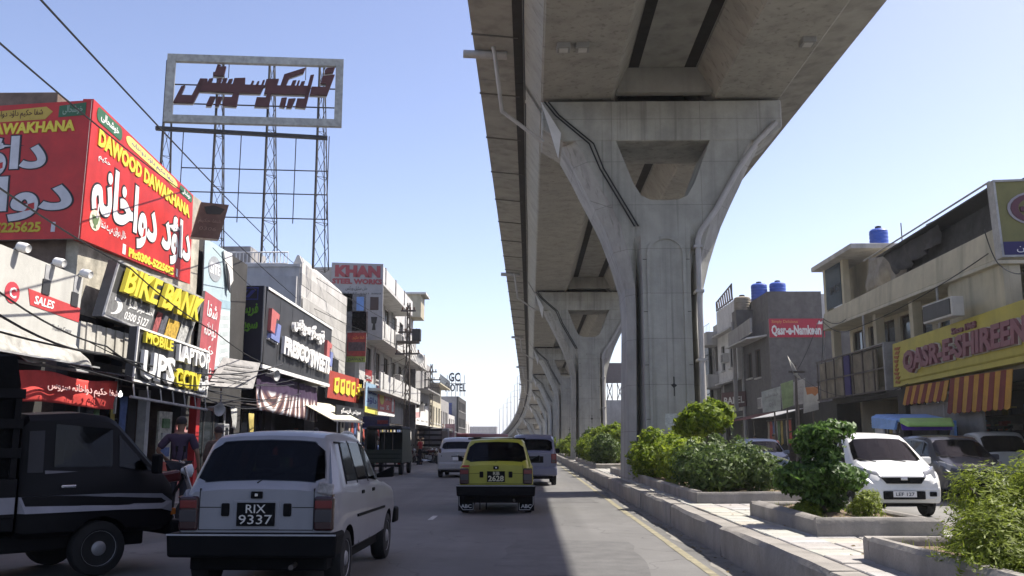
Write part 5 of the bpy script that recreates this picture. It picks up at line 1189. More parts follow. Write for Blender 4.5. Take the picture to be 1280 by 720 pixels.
vs_ = Board('shop_sign', 'olive vertical sign with a maroon ring emblem at the top right corner', 'sign', (11.08, 21.5, 7.50), (12.9, 21.3, 7.50), (12.9, 21.3, 5.6), (11.15, 21.5, 5.62), .35, M('olive_flex', (.17, .16, .05), rough=.5, var=.15), galv)
vs_.frame(galv, .05, .04); vs_.rect('blue_band', .04, .80, .99, .97, M('indigo_band', (.04, .035, .12))); vs_.text('قصر شیریں'.replace('ص', 'س').replace('ں', 'ن'), .2, .84, .9, .94, white_l, bold=0)
def ring(b, cx, cy, ru, rv, w, m, d): 
    n = 20; mb = MB()
    for k in range(n):
        a0, a1 = 2 * PI * k / n, 2 * PI * (k + 1) / n
        mb.prism([b.p(cx + ru * math.cos(a0), cy + rv * math.sin(a0), .003), b.p(cx + ru * math.cos(a1), cy + rv * math.sin(a1), .003), b.p(cx + ru * w * math.cos(a1), cy + rv * w * math.sin(a1), .003), b.p(cx + ru * w * math.cos(a0), cy + rv * w * math.sin(a0), .003)], b.n * d)
    return mb.build('emblem_ring', m, b.panel)
em = M('emblem_maroon', (.12, .05, .07)); ep = M('emblem_pale', (.32, .3, .34))
ring(vs_, .5, .38, .36, .22, .9, ep, .03); ring(vs_, .5, .38, .32, .195, .72, em, .05); ring(vs_, .54, .38, .2, .11, .8, ep, .05); vs_.poly('emblem_bar', [(.3, .36), (.8, .34), (.8, .40), (.3, .42)], em, d=.06); ring(vs_, .72, .62, .2, .12, .65, em, .05)
# neighbouring grey wall to the right edge
rg = thing('street_building', 'grey plastered building at the right picture edge behind the vertical sign', 'building', (12.9, 16, 0))
ops = [(8, 13, .13, 2.8), (14, 21.4, .13, 2.8), (15, 17, 4.2, 5.6)]
facade(rg, -1, 12.9, 4, 22.1, 0, 6.0, ops, M('grey_render', (.2, .195, .185), streak=.5)); shell(rg, -1, 12.9, 4, 22.1, 6.0, 9, grey_pl, (3.05,)); shelves(rg, -1, 12.9, 14, 21.4, .3, 2.6, 90)
# striped awning: each stripe its own strip
sr, syl = M('awning_red', (.16, .025, .02), rough=.75, var=.2), M('awning_gold', (.42, .22, .035), rough=.75, var=.2)
aw = thing('awning', 'red and gold striped scalloped awning under the yellow sign', 'awning', (12.2, 27, 2.1))
def stripes(y0, y1, z0, z1, n):
    for k in range(n):
        a = y0 + (y1 - y0) * k / n; b_ = y0 + (y1 - y0) * (k + 1) / n - .004; c = (a + b_) / 2
        mb = MB(); pts = [(12.25, a, z1), (12.25, b_, z1)] + [(12.10 - .02 * (k % 2), b_, z0 + .05), (12.10 - .02 * (k % 2), c, z0), (12.10 - .02 * (k % 2), a, z0 + .05)]
        mb.prism(pts, (.02, 0, 0)).build('stripe', sr if k % 2 else syl, aw)
stripes(27.2, 30.3, 2.50, 3.12, 11); stripes(23.6, 27.1, 2.12, 3.16, 12)
bd = thing('board', 'plain grey board propped under the striped awning', 'board', (12.4, 28, 1.5)); MB().box(12.38, 12.44, 25.6, 30.4, 1.35, 2.5).build('panel', M('plain_grey_board', (.23, .22, .21), var=.15, streak=.3), bd); MB().box(12.36, 12.378, 27.9, 27.98, 1.35, 2.5).build('batten', grey_pl, bd)
mb = MB(); mb.box(12.4, 12.44, 25.7, 25.78, .13, 1.35).box(12.4, 12.44, 30.2, 30.28, .13, 1.35); tag(mb.build('leg', darkgrey, bd), kind='stuff')
ss = Board('small_sign', 'small white and red sign hanging at the right edge below the awning', 'sign', (12.3, 23.3, 1.95), (12.3, 21.8, 1.98), (12.3, 21.8, 1.5), (12.3, 23.3, 1.5), .06, white_l); ss.rect('red_print', .08, .15, .62, .8, M('red_print_b', (.4, .06, .06), var=.4, scale=20)); ss.text('سویٹس', .1, .25, .6, .7, white_l, d=.012)
MB().tube([(12.33, 22.5, 1.97), (12.33, 22.5, 3.3)], .02, 5).build('hanger', darkgrey, ss.root)
# empty rusty sign cage left of the yellow sign
cg = thing('sign_frame', 'rusty empty sign cage with tan panels left of the yellow sign', 'sign frame', (12.4, 36, 3.0))
MB().box(12.36, 12.4, 33.0, 39.5, 3.1, 4.62).build('backing', M('tan_backing', (.22, .19, .14), var=.35, scale=2, streak=.4), cg); MB().box(12.2, 12.8, 31.85, 31.95, 3.1, 4.75).build('end_sheet', M('grey_sheet', (.3, .3, .31), var=.25, streak=.4), cg); MB().prism([(12.3, 37.0, 4.69), (12.3, 32, 4.75), (12.75, 32, 4.75), (12.75, 36, 4.72)], (0, 0, .02)).build('top_sheet', tarp_w, cg)
MB().box(12.28, 12.32, 35.6, 36.3, 3.1, 4.66).build('blue_strip', M('indigo_strip', (.05, .04, .14)), cg)
for k in range(8): y = 31.95 + 1.07 * k; MB().box(12.24, 12.29, y, y + .05, 3.05, 4.68).build('bar', steel, cg)
for z in (3.08, 3.85, 4.65): MB().box(12.20, 12.238, 31.95, 39.5, z, z + .05).build('rail', steel, cg)
# tangle of service wires on the cream facade
for k, P in enumerate(([(12.4, 39.2, 6.6), (12.35, 36, 5.6), (12.4, 24.6, 6.35)], [(12.3, 39.0, 4.6), (12.38, 38.7, 6.5), (12.4, 36, 6.1)], [(12.3, 24.5, 7.0), (12.4, 24.0, 5.9), (12.2, 22, 5.5)])):
    wire(['black cable drooping along the cream parapet', 'cable climbing the far corner of the cream building', 'cable dropping from the olive vertical sign'][k], P, .016, .2, 'cables on the cream building')

mb = MB()
for y in (27.9, 34.2, 38.95): mb.tube([(12.42, y, 3.2), (12.42, y, 6.0)], .04, 6)
tag(mb.build('pipe', galv, r1), kind='stuff')
for k, (x, y, z, lab) in enumerate(((13.0, 51.3, 3.2, 'air conditioner on the brick corner building front'), (12.7, 59.2, 6.4, 'air conditioner between the slit windows of the white house'))): ac_unit(lab, x, y, z, -1)
# ---- QASR-E-NAMKEEN house
gb = M('grey_brown_brick', (.135, .125, .115), var=.25, scale=3, streak=.4, bump=.3, fine=.4)
r2 = thing('corner_building', 'grey-brown brick corner building with the red Qasr-e-Namkeen sign', 'building', (13, 54, 0))
wo = [(52.0, 53.2, 5.0, 6.6), (54.0, 55.2, 5.1, 6.6)]
facade(r2, -1, 13.0, 50.2, 56.2, 0, 8.0, wo + [(50.6, 55.8, .13, 2.8)], M('dark_brick_front', (.11, .105, .105), var=.2, streak=.3))
shell(r2, -1, 13.0, 50.2, 56.2, 8.0, 9, gb, (3.1,)); MB().box(13.003, 22, 49.95, 50.195, 0, 7.98).build('gable_wall', gb, r2)
for o in wo: window(r2, -1, 13.0, *o, fm=woodm)
for k, o in enumerate([(50.6, 55.8)]): shelves(r2, -1, 13.0, *o, .3, 2.5, 100 + k)
MB().box(13.4, 16.4, 51.4, 56.2, 8.0, 9.75).build('penthouse', gb, r2); MB().box(16.4, 19, 51.4, 56, 8.0, 9.6).build('penthouse', pale_pl, r2)
MB().hexa([(11.9, 50.4, 6.95), (13.0, 50.4, 7.1), (13.0, 56, 7.1), (11.9, 56, 6.95), (11.9, 50.4, 7.03), (13, 50.4, 7.2), (13, 56, 7.2), (11.9, 56, 7.03)]).build('canopy_slab', pale_pl, r2)
MB().hexa([(12.1, 50.3, 7.3), (12.2, 50.3, 7.3), (12.2, 56, 7.0), (12.1, 56, 7.0), (12.1, 50.3, 8.1), (12.2, 50.3, 8.1), (12.2, 56, 7.9), (12.1, 56, 7.9)]).build('sloping_fascia', grey_pl, r2)
MB().tube([(12.9, 55.9, 0), (12.9, 55.9, 8)], .06, 6).build('pipe', galv, r2); MB().box(12.3, 12.5, 55.7, 56.0, 3.2, 8.6).build('column', grey_pl, r2)
nk = Board('shop_sign', 'red Qasr-e-Namkeen sign with white letters on the brick gable', 'sign', (13.02, 49.9, 8.0), (16.02, 49.9, 8.0), (16.02, 49.9, 6.98), (13.02, 49.9, 6.98), .08, M('crimson_flex', (.42, .025, .05), rough=.5, var=.1), galv)
nk.text('Qasr-e-Namkeen', .04, .34, .93, .96, M('pale_letter', (.68, .66, .62)), d=.02, bold=.035); nk.text('Simply Delicious', .05, .07, .52, .28, M('gold_script', (.6, .3, .1)), bold=0); nk.poly('white_sprig', [(.86, .3), (.9, .08), (.94, .2), (.97, .05), (.96, .3)], M('pale_letter'))
for k, (x, y) in enumerate(((13.75, 54.6), (14.75, 54.2))): tank(['left of two blue water tanks on the brick roof', 'right of two blue water tanks on the brick roof'][k], x, y, 9.75, .48, 1.02)
tank('dull tan water tank left of the blue pair on the brick roof', 12.9, 55.4, 9.2, .5, .9, M('tank_tan', (.25, .22, .17), var=.2)); MB().box(12.4, 13.398, 54.9, 56.1, 8.0, 9.2).build('tank_base', gb, r2)
# white house and the glass fronted one
r3 = thing('street_building', 'white-walled house with two dark slit windows past the brick corner', 'building', (12.7, 59, 0))
wo = [(57.6, 58.6, 6.0, 7.6), (60.0, 61.0, 6.0, 7.6)]
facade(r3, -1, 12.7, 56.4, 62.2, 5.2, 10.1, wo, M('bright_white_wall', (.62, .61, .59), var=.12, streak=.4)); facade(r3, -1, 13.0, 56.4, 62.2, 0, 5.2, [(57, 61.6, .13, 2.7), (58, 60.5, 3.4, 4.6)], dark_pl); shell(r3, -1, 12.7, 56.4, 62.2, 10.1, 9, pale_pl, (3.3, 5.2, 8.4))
for o in wo: window(r3, -1, 12.7, *o, fm=blackm)
MB().box(12.3, 12.695, 56.5, 62.1, 8.3, 8.42).build('band', pale_pl, r3); MB().box(12.35, 12.695, 56.5, 62.1, 5.08, 5.195).build('band', pale_pl, r3)
t = Board('sign_frame', 'slanted dark hoarding frame on the white house roof', 'sign frame', (12.7, 62.0, 10.75), (12.7, 57.0, 11.2), (12.7, 57.0, 10.15), (12.7, 62.0, 10.12), .05, None); t.panel = t.root; t.frame(steel, .08, .06)
mb = MB()
for k in range(8): mb.tube([t.p((k + .2) / 8, 0), t.p((k + .8) / 8, 1)], .06, 4)
tag(mb.build('lattice', steel, t.root), kind='stuff')
rb4 = thing('street_building', 'narrow dark balcony house between the white wall and the glass front', 'building', (12.7, 63, 0))
ops = [(62.6, 64.0, z, z + 1.8) for z in (3.6, 6.2)]; facade(rb4, -1, 12.9, 62.3, 64.5, 0, 9.4, ops + [(62.6, 64.2, .13, 2.6)], grey_pl); shell(rb4, -1, 12.9, 62.3, 64.5, 9.4, 8, grey_pl, (3.3, 6.0))
for z in (5.0, 7.9): MB().box(12.0, 12.895, 62.3, 64.5, z, z + .9).build('balcony', pale_pl, rb4, bevel=.02)
r4 = thing('street_building', 'pale glass-fronted building beyond the white house', 'building', (12.6, 70, 0))
facade(r4, -1, 13.0, 64.7, 78, 0, 3.4, [(65.5, 77, .13, 2.7)], grey_pl); shell(r4, -1, 12.6, 64.7, 78, 8.9, 9, pale_pl, (3.1, 5.8))
for k in range(5):
    for j in range(4): MB().box(12.56, 12.6, 64.8 + 2.6 * k, 64.8 + 2.6 * k + 2.54, 3.4 + 1.36 * j, 3.4 + 1.36 * j + 1.3).build('glass_panel', M('pale_blue_glass', (.30, .36, .42), rough=.15, var=.25, scale=1), r4)
railing(r4, [(12.7, 64.8, 8.9), (12.7, 78, 8.9)], .8, galv, .5)
far_house('grey right-hand house mostly hidden behind the nearest pillar', 12.8, 79, 99, 8.2, 9, grey_pl, 33, 2, sg=-1)
far_house('far right-hand cream house hidden between the pillars', 12.8, 101, 125, 7.0, 9, cream, 34, 1, sg=-1)
# grey walled station seen between the first two pillars
st = thing('station_block', 'pale block with a dark hoarding and lattice seen between two pillars', 'building', (10, 112, 0))
MB().box(8.6, 14, 110, 116, 0, 6.4).build('wall', pale_pl, st); MB().box(8.6, 14, 109.8, 109.98, 8.4, 10.8).build('dark_panel', M('dark_hoarding', (.10, .09, .10)), st)
mb = MB()
for k in range(9): a = 8.6 + .6 * k; mb.tube([(a, 109.9, 6.4), (a + .6 * (1 if k % 2 else -1), 109.9, 8.4)], .05, 4); mb.tube([(a, 109.9, 6.4), (a, 109.9, 8.4)], .04, 4)
tag(mb.build('lattice', steel, st), kind='stuff')
# loose banners and boards at the junction before the brick house
for k, (P, m_, lab) in enumerate((([(10.48, 42, 3.6), (11.34, 42, 3.85), (11.32, 42, 2.77), (10.51, 42, 2.67)], M('pale_banner', (.40, .42, .38), var=.3, scale=3), 'leftmost pale printed banner board before the brick building'),
        ([(11.36, 42, 3.96), (11.92, 42, 4.14), (11.89, 42, 3.0), (11.40, 42, 2.81)], M('green_banner', (.26, .34, .17), var=.3, scale=3), 'faded green banner board between two pale ones'),
        ([(11.94, 42.2, 4.03), (12.53, 42.2, 4.24), (12.47, 42.2, 3.1), (11.96, 42.2, 3.0)], M('grey_banner', (.36, .35, .33), var=.3, scale=3), 'grey tilted banner board behind the kerb pole'),
        ([(12.33, 41.8, 3.78), (13.05, 41.8, 3.85), (12.99, 41.8, 2.81), (12.27, 41.8, 2.63)], M('white_banner', (.5, .5, .46), var=.2, scale=3), 'white banner board with an orange flap before the cream building'))):
    b = Board('banner_board', lab, 'banner', *P, .05, m_, galv, 'banner boards at the side street'); 
    if k == 3: b.poly('orange_flap', [(.1, .0), (.98, .02), (.9, .28), (.7, .4), (.5, .28), (.2, .3)], M('orange_print', (.45, .2, .09)))
    elif k != 1: b.text('شفا حکیم', .15, .2, .85, .42, grey_pl, bold=.01); b.text('051', .35, .6, .7, .78, grey_pl)
    MB().box(P[2][0] - .3, P[2][0] - .24, P[2][1] + .06, P[2][1] + .12, 0, P[2][2] + .3).build('post', steel, b.root)
ky = Board('small_sign', 'dark hanging sign with pale letters under the white house', 'sign', (11.9, 57.6, 4.4), (12.9, 55.6, 4.4), (12.9, 55.6, 3.5), (11.9, 57.6, 3.4), .06, M('dark_red_flex', (.1, .05, .05))); ky.text('BABEL', .1, .3, .95, .75, M('pale_letter'), bold=.02)
for k, (y0, y1, m_, lab) in enumerate(((44, 48.5, galv, 'low tin awning over the stall before the brick house'), (49.5, 54, M('rust_awning', (.22, .09, .07), var=.3), 'rusty striped awning along the brick house shops'), (56.5, 61.5, pale_pl, 'pale short awning under the white house'))):
    t = thing('awning', lab, 'awning', (12.6, y0, 2.4)); canopy(t, -1, 13.0, y0, y1, 2.95, 1.5, .4, m_, 'sheet')
    for y in (y0 + .1, y1 - .1): MB().tube([(11.6, y, 0.13), (11.6, y, 2.5)], .03, 5).build('post', steel, t)
t = thing('cloth_stall', 'stall of hanging clothes and goods in the shade before the brick house', 'stall', (12.6, 46, .13)); 
for k in range(9): sheet('garment', t, [(12.3, 48.4 - .5 * k, 2.4), (12.3, 48.0 - .5 * k, 2.4), (12.3, 48.0 - .5 * k, 1.3), (12.3, 48.4 - .5 * k, 1.2)], 5, 4, GOODS[k % 7], .03, k)
MB().tube([(12.3, 48.5, 2.45), (12.3, 43.8, 2.45)], .03, 5).build('rail', steel, t); MB().box(12.0, 13, 44, 48.5, .13, .9).build('counter', woodm, t)
MB().box(12.95, 21, 39.2, 49.9, 0, 3.1).build('back_wall', dark_pl, t)
t = thing('utility_pole', 'leaning thin pole with tangled wires on the right kerb', 'utility pole', (11.3, 39.5, 0)); MB().tube([(11.25, 39.5, 0), (11.36, 39.5, 4.6)], [.09, .05], 7).build('shaft', steel, t)
MB().obox((11.36, 39.4, 4.3), .7, .06, .08).build('crossarm', steel, t); sheet('cloth_scrap', t, [(11.0, 39.4, 5.0), (11.3, 39.4, 4.5), (11.5, 39.4, 4.0), (11.2, 39.4, 4.2)], 4, 4, tarp_w, .05, 3)
wire('thin wire from the leaning pole to the cream building corner', [(11.4, 39.4, 4.4), (12.3, 39.0, 6.5)], .012, .15, 'cables on the cream building'); wire('thin wire from the leaning pole to the rusty sign cage', [(11.4, 39.4, 4.2), (12.2, 36, 3.1), (12.2, 30, 3.2)], .012, .2, 'cables on the cream building')
# ================================================================== vehicles
def paint(name, col, rough=.32, dirt=.18, coat=.25):
    return M(name, col, rough=rough, var=.07, scale=2.5, streak=dirt, spec=.4 if coat else .12, coat=coat)
tyre_m = M('tyre_rubber', (.014, .014, .014), rough=.85, var=.3)
rim_m = M('steel_rim', (.28, .28, .29), rough=.45, var=.2, metal=.4)
trim_m = M('black_plastic', (.007, .007, .0075), rough=.65, var=.2, spec=.1)
cglass = bpy.data.materials.new('car_glass'); cglass.use_nodes = True
gn = cglass.node_tree; gb_ = gn.nodes['Principled BSDF']; gb_.inputs['Base Color'].default_value = (.002, .002, .003, 1); gb_.inputs['Roughness'].default_value = .04; gb_.inputs['Specular IOR Level'].default_value = .35
gt = gn.nodes.new('ShaderNodeBsdfTransparent'); gt.inputs['Color'].default_value = (.55, .58, .60, 1); gm = gn.nodes.new('ShaderNodeMixShader'); gm.inputs['Fac'].default_value = .42
gn.links.new(gt.outputs[0], gm.inputs[1]); gn.links.new(gb_.outputs[0], gm.inputs[2]); gn.links.new(gm.outputs[0], gn.nodes['Material Output'].inputs['Surface'])
seat_m = M('seat_cloth', (.07, .065, .06), rough=.9, var=.2)
lamp_r = M('tail_red', (.14, .006, .008), rough=.2, spec=.6)
lamp_d = M('tail_dark', (.035, .012, .014), rough=.2, spec=.6)
lamp_w = M('lamp_clear', (.55, .56, .58), rough=.12, spec=.7)
lamp_o = M('lamp_amber', (.45, .14, .02), rough=.2)
chrome = M('chrome', (.55, .55, .56), rough=.2, metal=.9, var=.05)
HALF = 9
def ring_pts(st):
    y, zb, w, zl, wr, zr = st
    h = [(w * .86, zb), (w * .975, zb + .05), (w, zb + (zl - zb) * .5), (w * .985, zl - .05), (w * .95, zl), (wr + .005, zr - .075), (wr - .055, zr - .015), (wr * .55, zr + .004), (0, zr + .012)]
    full = [(-x, z) for x, z in h] + [(x, z) for x, z in h[-2::-1]]
    return [(x, y, z) for x, z in full], h
class Car:
    def __init__(s, name, label, cat, loc, rz, stations, paint_m, group=None, bevel=.02, arches=(), rw=.26, cut=.045):
        s.root = thing(name, label, cat, loc, rz, group); s.st = stations; s.W = max(q[2] for q in stations)
        mb = MB(); rings = [ring_pts(q)[0] for q in stations]; n = len(rings[0])
        vs = [p for r_ in rings for p in r_]
        fs = [(i * n + q, i * n + (q + 1) % n, (i + 1) * n + (q + 1) % n, (i + 1) * n + q) for i in range(len(rings) - 1) for q in range(n)]
        fs += [tuple(range(n))[::-1], tuple(range((len(rings) - 1) * n, len(rings) * n))]
        mb.add(vs, fs)
        b = mb.build('body', [paint_m, trim_m], s.root, world=False)
        bm = bmesh.new(); bm.from_mesh(b.data); bmesh.ops.recalc_face_normals(bm, faces=bm.faces); bm.to_mesh(b.data); bm.free()
        s.cutters = []; s.bev = bevel
        if arches:
            cb = MB()
            for y, z in arches:
                for sx in (-1, 1): cb.lathe((sx * (s.W - .12), y, z), (1, 0, 0), [(rw + cut, -.14), (rw + cut, .3)], 24)
            s.cutters.append(cb)
        s.body = b; s.rw = rw; s.arches = arches
        for i, (y, z) in enumerate(arches):
            for sx in (-1, 1): s.wheel(sx * (s.W - .10), y, z, rw, sx)
    def at(s, y):
        for a, b in zip(s.st[:-1], s.st[1:]):
            if a[0] <= y <= b[0]: break
        f = (y - a[0]) / (b[0] - a[0]); return tuple(p * (1 - f) + q * f for p, q in zip(a, b))
    def finish(s, ya=None, yb=None, seats=()):
        """hollow the cabin, open the windows and wheel arches, then fit seats"""
        if ya is not None:
            ys = [ya] + [q[0] for q in s.st if ya + .05 < q[0] < yb - .05] + [yb]; cb = MB(); rings = []
            for y in ys:
                q = s.at(y); r_, h = ring_pts(q); zt = q[5]
                rings.append([(max(-1, min(1, x / max(abs(x), 1e-6))) * max(0, abs(x) - .05) if abs(x) > 1e-6 else 0.0, y, max(.40, min(z - .045 if z > q[3] - .02 else z, zt - .035))) for x, _, z in r_])
            n = len(rings[0]); cb.add([p for r_ in rings for p in r_], [(i * n + q, i * n + (q + 1) % n, (i + 1) * n + (q + 1) % n, (i + 1) * n + q) for i in range(len(rings) - 1) for q in range(n)] + [tuple(range(n))[::-1], tuple(range((len(rings) - 1) * n, len(rings) * n))])
            s.cutters.insert(0, cb)
        b = s.body; tmp = []
        for k, cb in enumerate(s.cutters):
            co = cb.build('cutter', [trim_m], None, world=False); co.parent = s.root; tmp.append(co)
            bm = bmesh.new(); bm.from_mesh(co.data); bmesh.ops.remove_doubles(bm, verts=bm.verts, dist=1e-5); bmesh.ops.recalc_face_normals(bm, faces=bm.faces); bm.to_mesh(co.data); bm.free()
            md = b.modifiers.new('cut', 'BOOLEAN'); md.operation = 'DIFFERENCE'; md.object = co; md.solver = 'EXACT'; md.material_mode = 'TRANSFER'
        if tmp:
            bpy.context.view_layer.update()
            dg = bpy.context.evaluated_depsgraph_get(); me = bpy.data.meshes.new_from_object(b.evaluated_get(dg), depsgraph=dg); b.modifiers.clear(); b.data = me; me.name = 'body'
            for co in tmp: bpy.data.objects.remove(co)
        sharp(b.data, 38)
        if s.bev:
            bv = b.modifiers.new('bevel', 'BEVEL'); bv.width = s.bev; bv.segments = 2; bv.limit_method = 'ANGLE'; bv.angle_limit = R(32); bv.use_clamp_overlap = True
        for x, y, w, z0, z1, hd in seats:
            t = MB().hexa([(x - w / 2, y - .02, z0), (x + w / 2, y - .02, z0), (x + w / 2, y + .12, z0), (x - w / 2, y + .12, z0), (x - w / 2 + .03, y - .14, z1), (x + w / 2 - .03, y - .14, z1), (x + w / 2 - .03, y - .04, z1), (x - w / 2 + .03, y - .04, z1)]).build('seat', seat_m, s.root, world=False, bevel=.03)
            if hd: MB().box(x - .12, x + .12, y - .17, y - .09, z1 + .03, z1 + .17).build('headrest', seat_m, t, world=False, bevel=.025)
    def wheel(s, x, y, z, r, sx, w=.155):
        mb = MB(); mb.lathe((x, y, z), (sx, 0, 0), [(r * .62, -w / 2), (r * .93, -w / 2), (r, -w / 2 + .025), (r, w / 2 - .03), (r * .95, w / 2 - .005), (r * .7, w / 2), (r * .64, w / 2 - .012)], 26)
        t = mb.build('wheel', tyre_m, s.root, world=False, smooth=40)
        mb = MB(); mb.lathe((x, y, z), (sx, 0, 0), [(r * .66, w / 2 - .03), (r * .64, w / 2 - .008), (r * .56, w / 2 - .03), (r * .3, w / 2 - .02), (r * .22, w / 2), (r * .1, w / 2 + .006)], 20)
        rim = mb.build('rim', rim_m, t, world=False, smooth=40)
        mb = MB()
        for k in range(8):
            a = k * PI / 4; mb.lathe((x, y + r * .43 * math.cos(a), z + r * .43 * math.sin(a)), (sx, 0, 0), [(r * .07, w / 2 - .03), (r * .07, w / 2 - .018)], 8)
        tag(mb.build('rim_hole', trim_m, t, world=False), kind='stuff')
    def S(s, y, t, side, off=0.0, lo=4, hi=5):
        st = s.st
        for a, b in zip(st[:-1], st[1:]):
            if a[0] <= y <= b[0]: break
        f = (y - a[0]) / (b[0] - a[0]); ha, hb = ring_pts(a)[1], ring_pts(b)[1]
        P = lambda i: (ha[i][0] * (1 - f) + hb[i][0] * f, ha[i][1] * (1 - f) + hb[i][1] * f)
        p0, p1 = P(lo), P(hi); x = p0[0] + (p1[0] - p0[0]) * t + off; z = p0[1] + (p1[1] - p0[1]) * t
        return Vector((side * x, y, z))
    def side_panel(s, name, pts, m, off=.006, th=.012, parent=None, lo=4, hi=5):
        for sd_ in (-1, 1):
            if m is cglass:
                n = len(pts); a = [s.S(y, t, sd_, .06, lo, hi) for y, t in pts]; b = [s.S(y, t, sd_, -.12, lo, hi) for y, t in pts]
                s.cutters.append(MB().add(a + b, [tuple(range(n)), tuple(range(n, 2 * n))[::-1]] + [(i, (i + 1) % n, n + (i + 1) % n, n + i) for i in range(n)]))
            n = len(pts); a = [s.S(y, t, sd_, off, lo, hi) for y, t in pts]; b = [s.S(y, t, sd_, off - th, lo, hi) for y, t in pts]
            MB().add(a + b, [tuple(range(n)), tuple(range(n, 2 * n))[::-1]] + [(i, (i + 1) % n, n + (i + 1) % n, n + i) for i in range(n)]).build(name, m, parent or s.root, world=False)
    def glass(s, name, i0, i1, inset=(.07, .07, .08), m=None, off=.008, shrink0=0.0, shrink1=0.0, z0=None, r=.12, rim=None):
        """end window on the sloping face between stations i0 (bottom) and i1 (top)"""
        a, b = s.st[i0], s.st[i1]; A, B = ring_pts(a)[1], ring_pts(b)[1]
        def P(u, v):
            v = max(0.0, min(1.0, v)); h = [(p[0] * (1 - v) + q[0] * v, p[1] * (1 - v) + q[1] * v) for p, q in zip(A, B)]
            xm = (h[4][0] - .01) * (1 - v) + (h[5][0] - .012) * v; x = max(-xm, min(xm, xm * (2 * u - 1))); ax = abs(x); z = h[8][1]
            for (x1, z1), (x0, z0) in zip(h[4:8], h[5:9]):
                if x0 <= ax <= x1 + 1e-9: z = z0 + (z1 - z0) * (ax - x0) / max(1e-6, x1 - x0); break
            return Vector((x, a[0] + (b[0] - a[0]) * v, z))
        d = (P(.5, 1) - P(.5, 0)).normalized(); nrm = Vector((1, 0, 0)).cross(d); nrm = nrm if nrm.z > 0 else -nrm
        def poly(e, o, th):
            u0, v0, v1 = inset[0] - e * .5, inset[1] - e, 1 - inset[2] + e; pts = []
            for cx, cy, a0 in ((u0 + r * .5, v0 + r, PI), (1 - u0 - r * .5, v0 + r, 1.5 * PI), (1 - u0 - r * .5, v1 - r, 0), (u0 + r * .5, v1 - r, .5 * PI)):
                for k in range(5): an = a0 + k * PI / 8; pts.append((cx + r * .5 * math.cos(an), cy + r * math.sin(an)))
            cols = 12; vs = []; fs = []
            for j in range(cols + 1):
                u = u0 + (1 - 2 * u0) * j / cols; du = min(u - u0, 1 - u0 - u); rr = r * .5
                k_ = max(0.0, 1 - du / rr); ins = r * (1 - math.sqrt(max(0, 1 - k_ * k_)))
                for vv in (v0 + ins, v0 + ins + (v1 - v0 - 2 * ins) * .5, v1 - ins): vs += [P(u, vv) + nrm * o, P(u, vv) + nrm * (o - th)]
            for j in range(cols):
                for q in range(2): i = j * 6 + q * 2; fs += [(i, i + 2, i + 8, i + 6), (i + 1, i + 7, i + 9, i + 3)]
                i = j * 6; fs += [(i, i + 6, i + 7, i + 1), (i + 4, i + 5, i + 11, i + 10)]
            fs += [(0, 1, 3, 2), (2, 3, 5, 4), (cols * 6, cols * 6 + 2, cols * 6 + 3, cols * 6 + 1), (cols * 6 + 2, cols * 6 + 4, cols * 6 + 5, cols * 6 + 3)]
            return MB().add(vs, fs)
        
        s.cutters.append(poly(-.015, .06, .16))
        g = poly(0, off - .006, .008).build(name, m or cglass, s.root, world=False)
        s.P, s.nrm = P, nrm
        return g
    def box(s, name, m, x0, x1, y0, y1, z0, z1, bevel=.008, parent=None):
        return MB().box(x0, x1, y0, y1, z0, z1).build(name, m, parent or s.root, world=False, bevel=bevel)
    def plate(s, txt, x0, x1, y, z0, z1, face, ink, face_dir=-1, lines=None):
        sg = -face_dir
        q = [Vector((x0, y, z1)), Vector((x1, y, z1)), Vector((x1, y, z0)), Vector((x0, y, z0))] if face_dir < 0 else [Vector((x1, y, z1)), Vector((x0, y, z1)), Vector((x0, y, z0)), Vector((x1, y, z0))]
        b = Board.__new__(Board); b.c = q; b.n = Vector((0, face_dir, 0)); b.root = s.root
        mb = MB(); mb.prism([q[3], q[2], q[1], q[0]], (0, -face_dir * .012, 0)); b.panel = mb.build('number_plate', face, s.root, world=False)
        for t, u0, v0, u1, v1, bo in lines:
            v, f = text_geo(t, bo); MB().add([b.p(u0 + (u1 - u0) * x, v1 + (v0 - v1) * yy, .001 + .004 * h) for x, yy, h in v], f).build('lettering', ink, b.panel, world=False)
        return b.panel

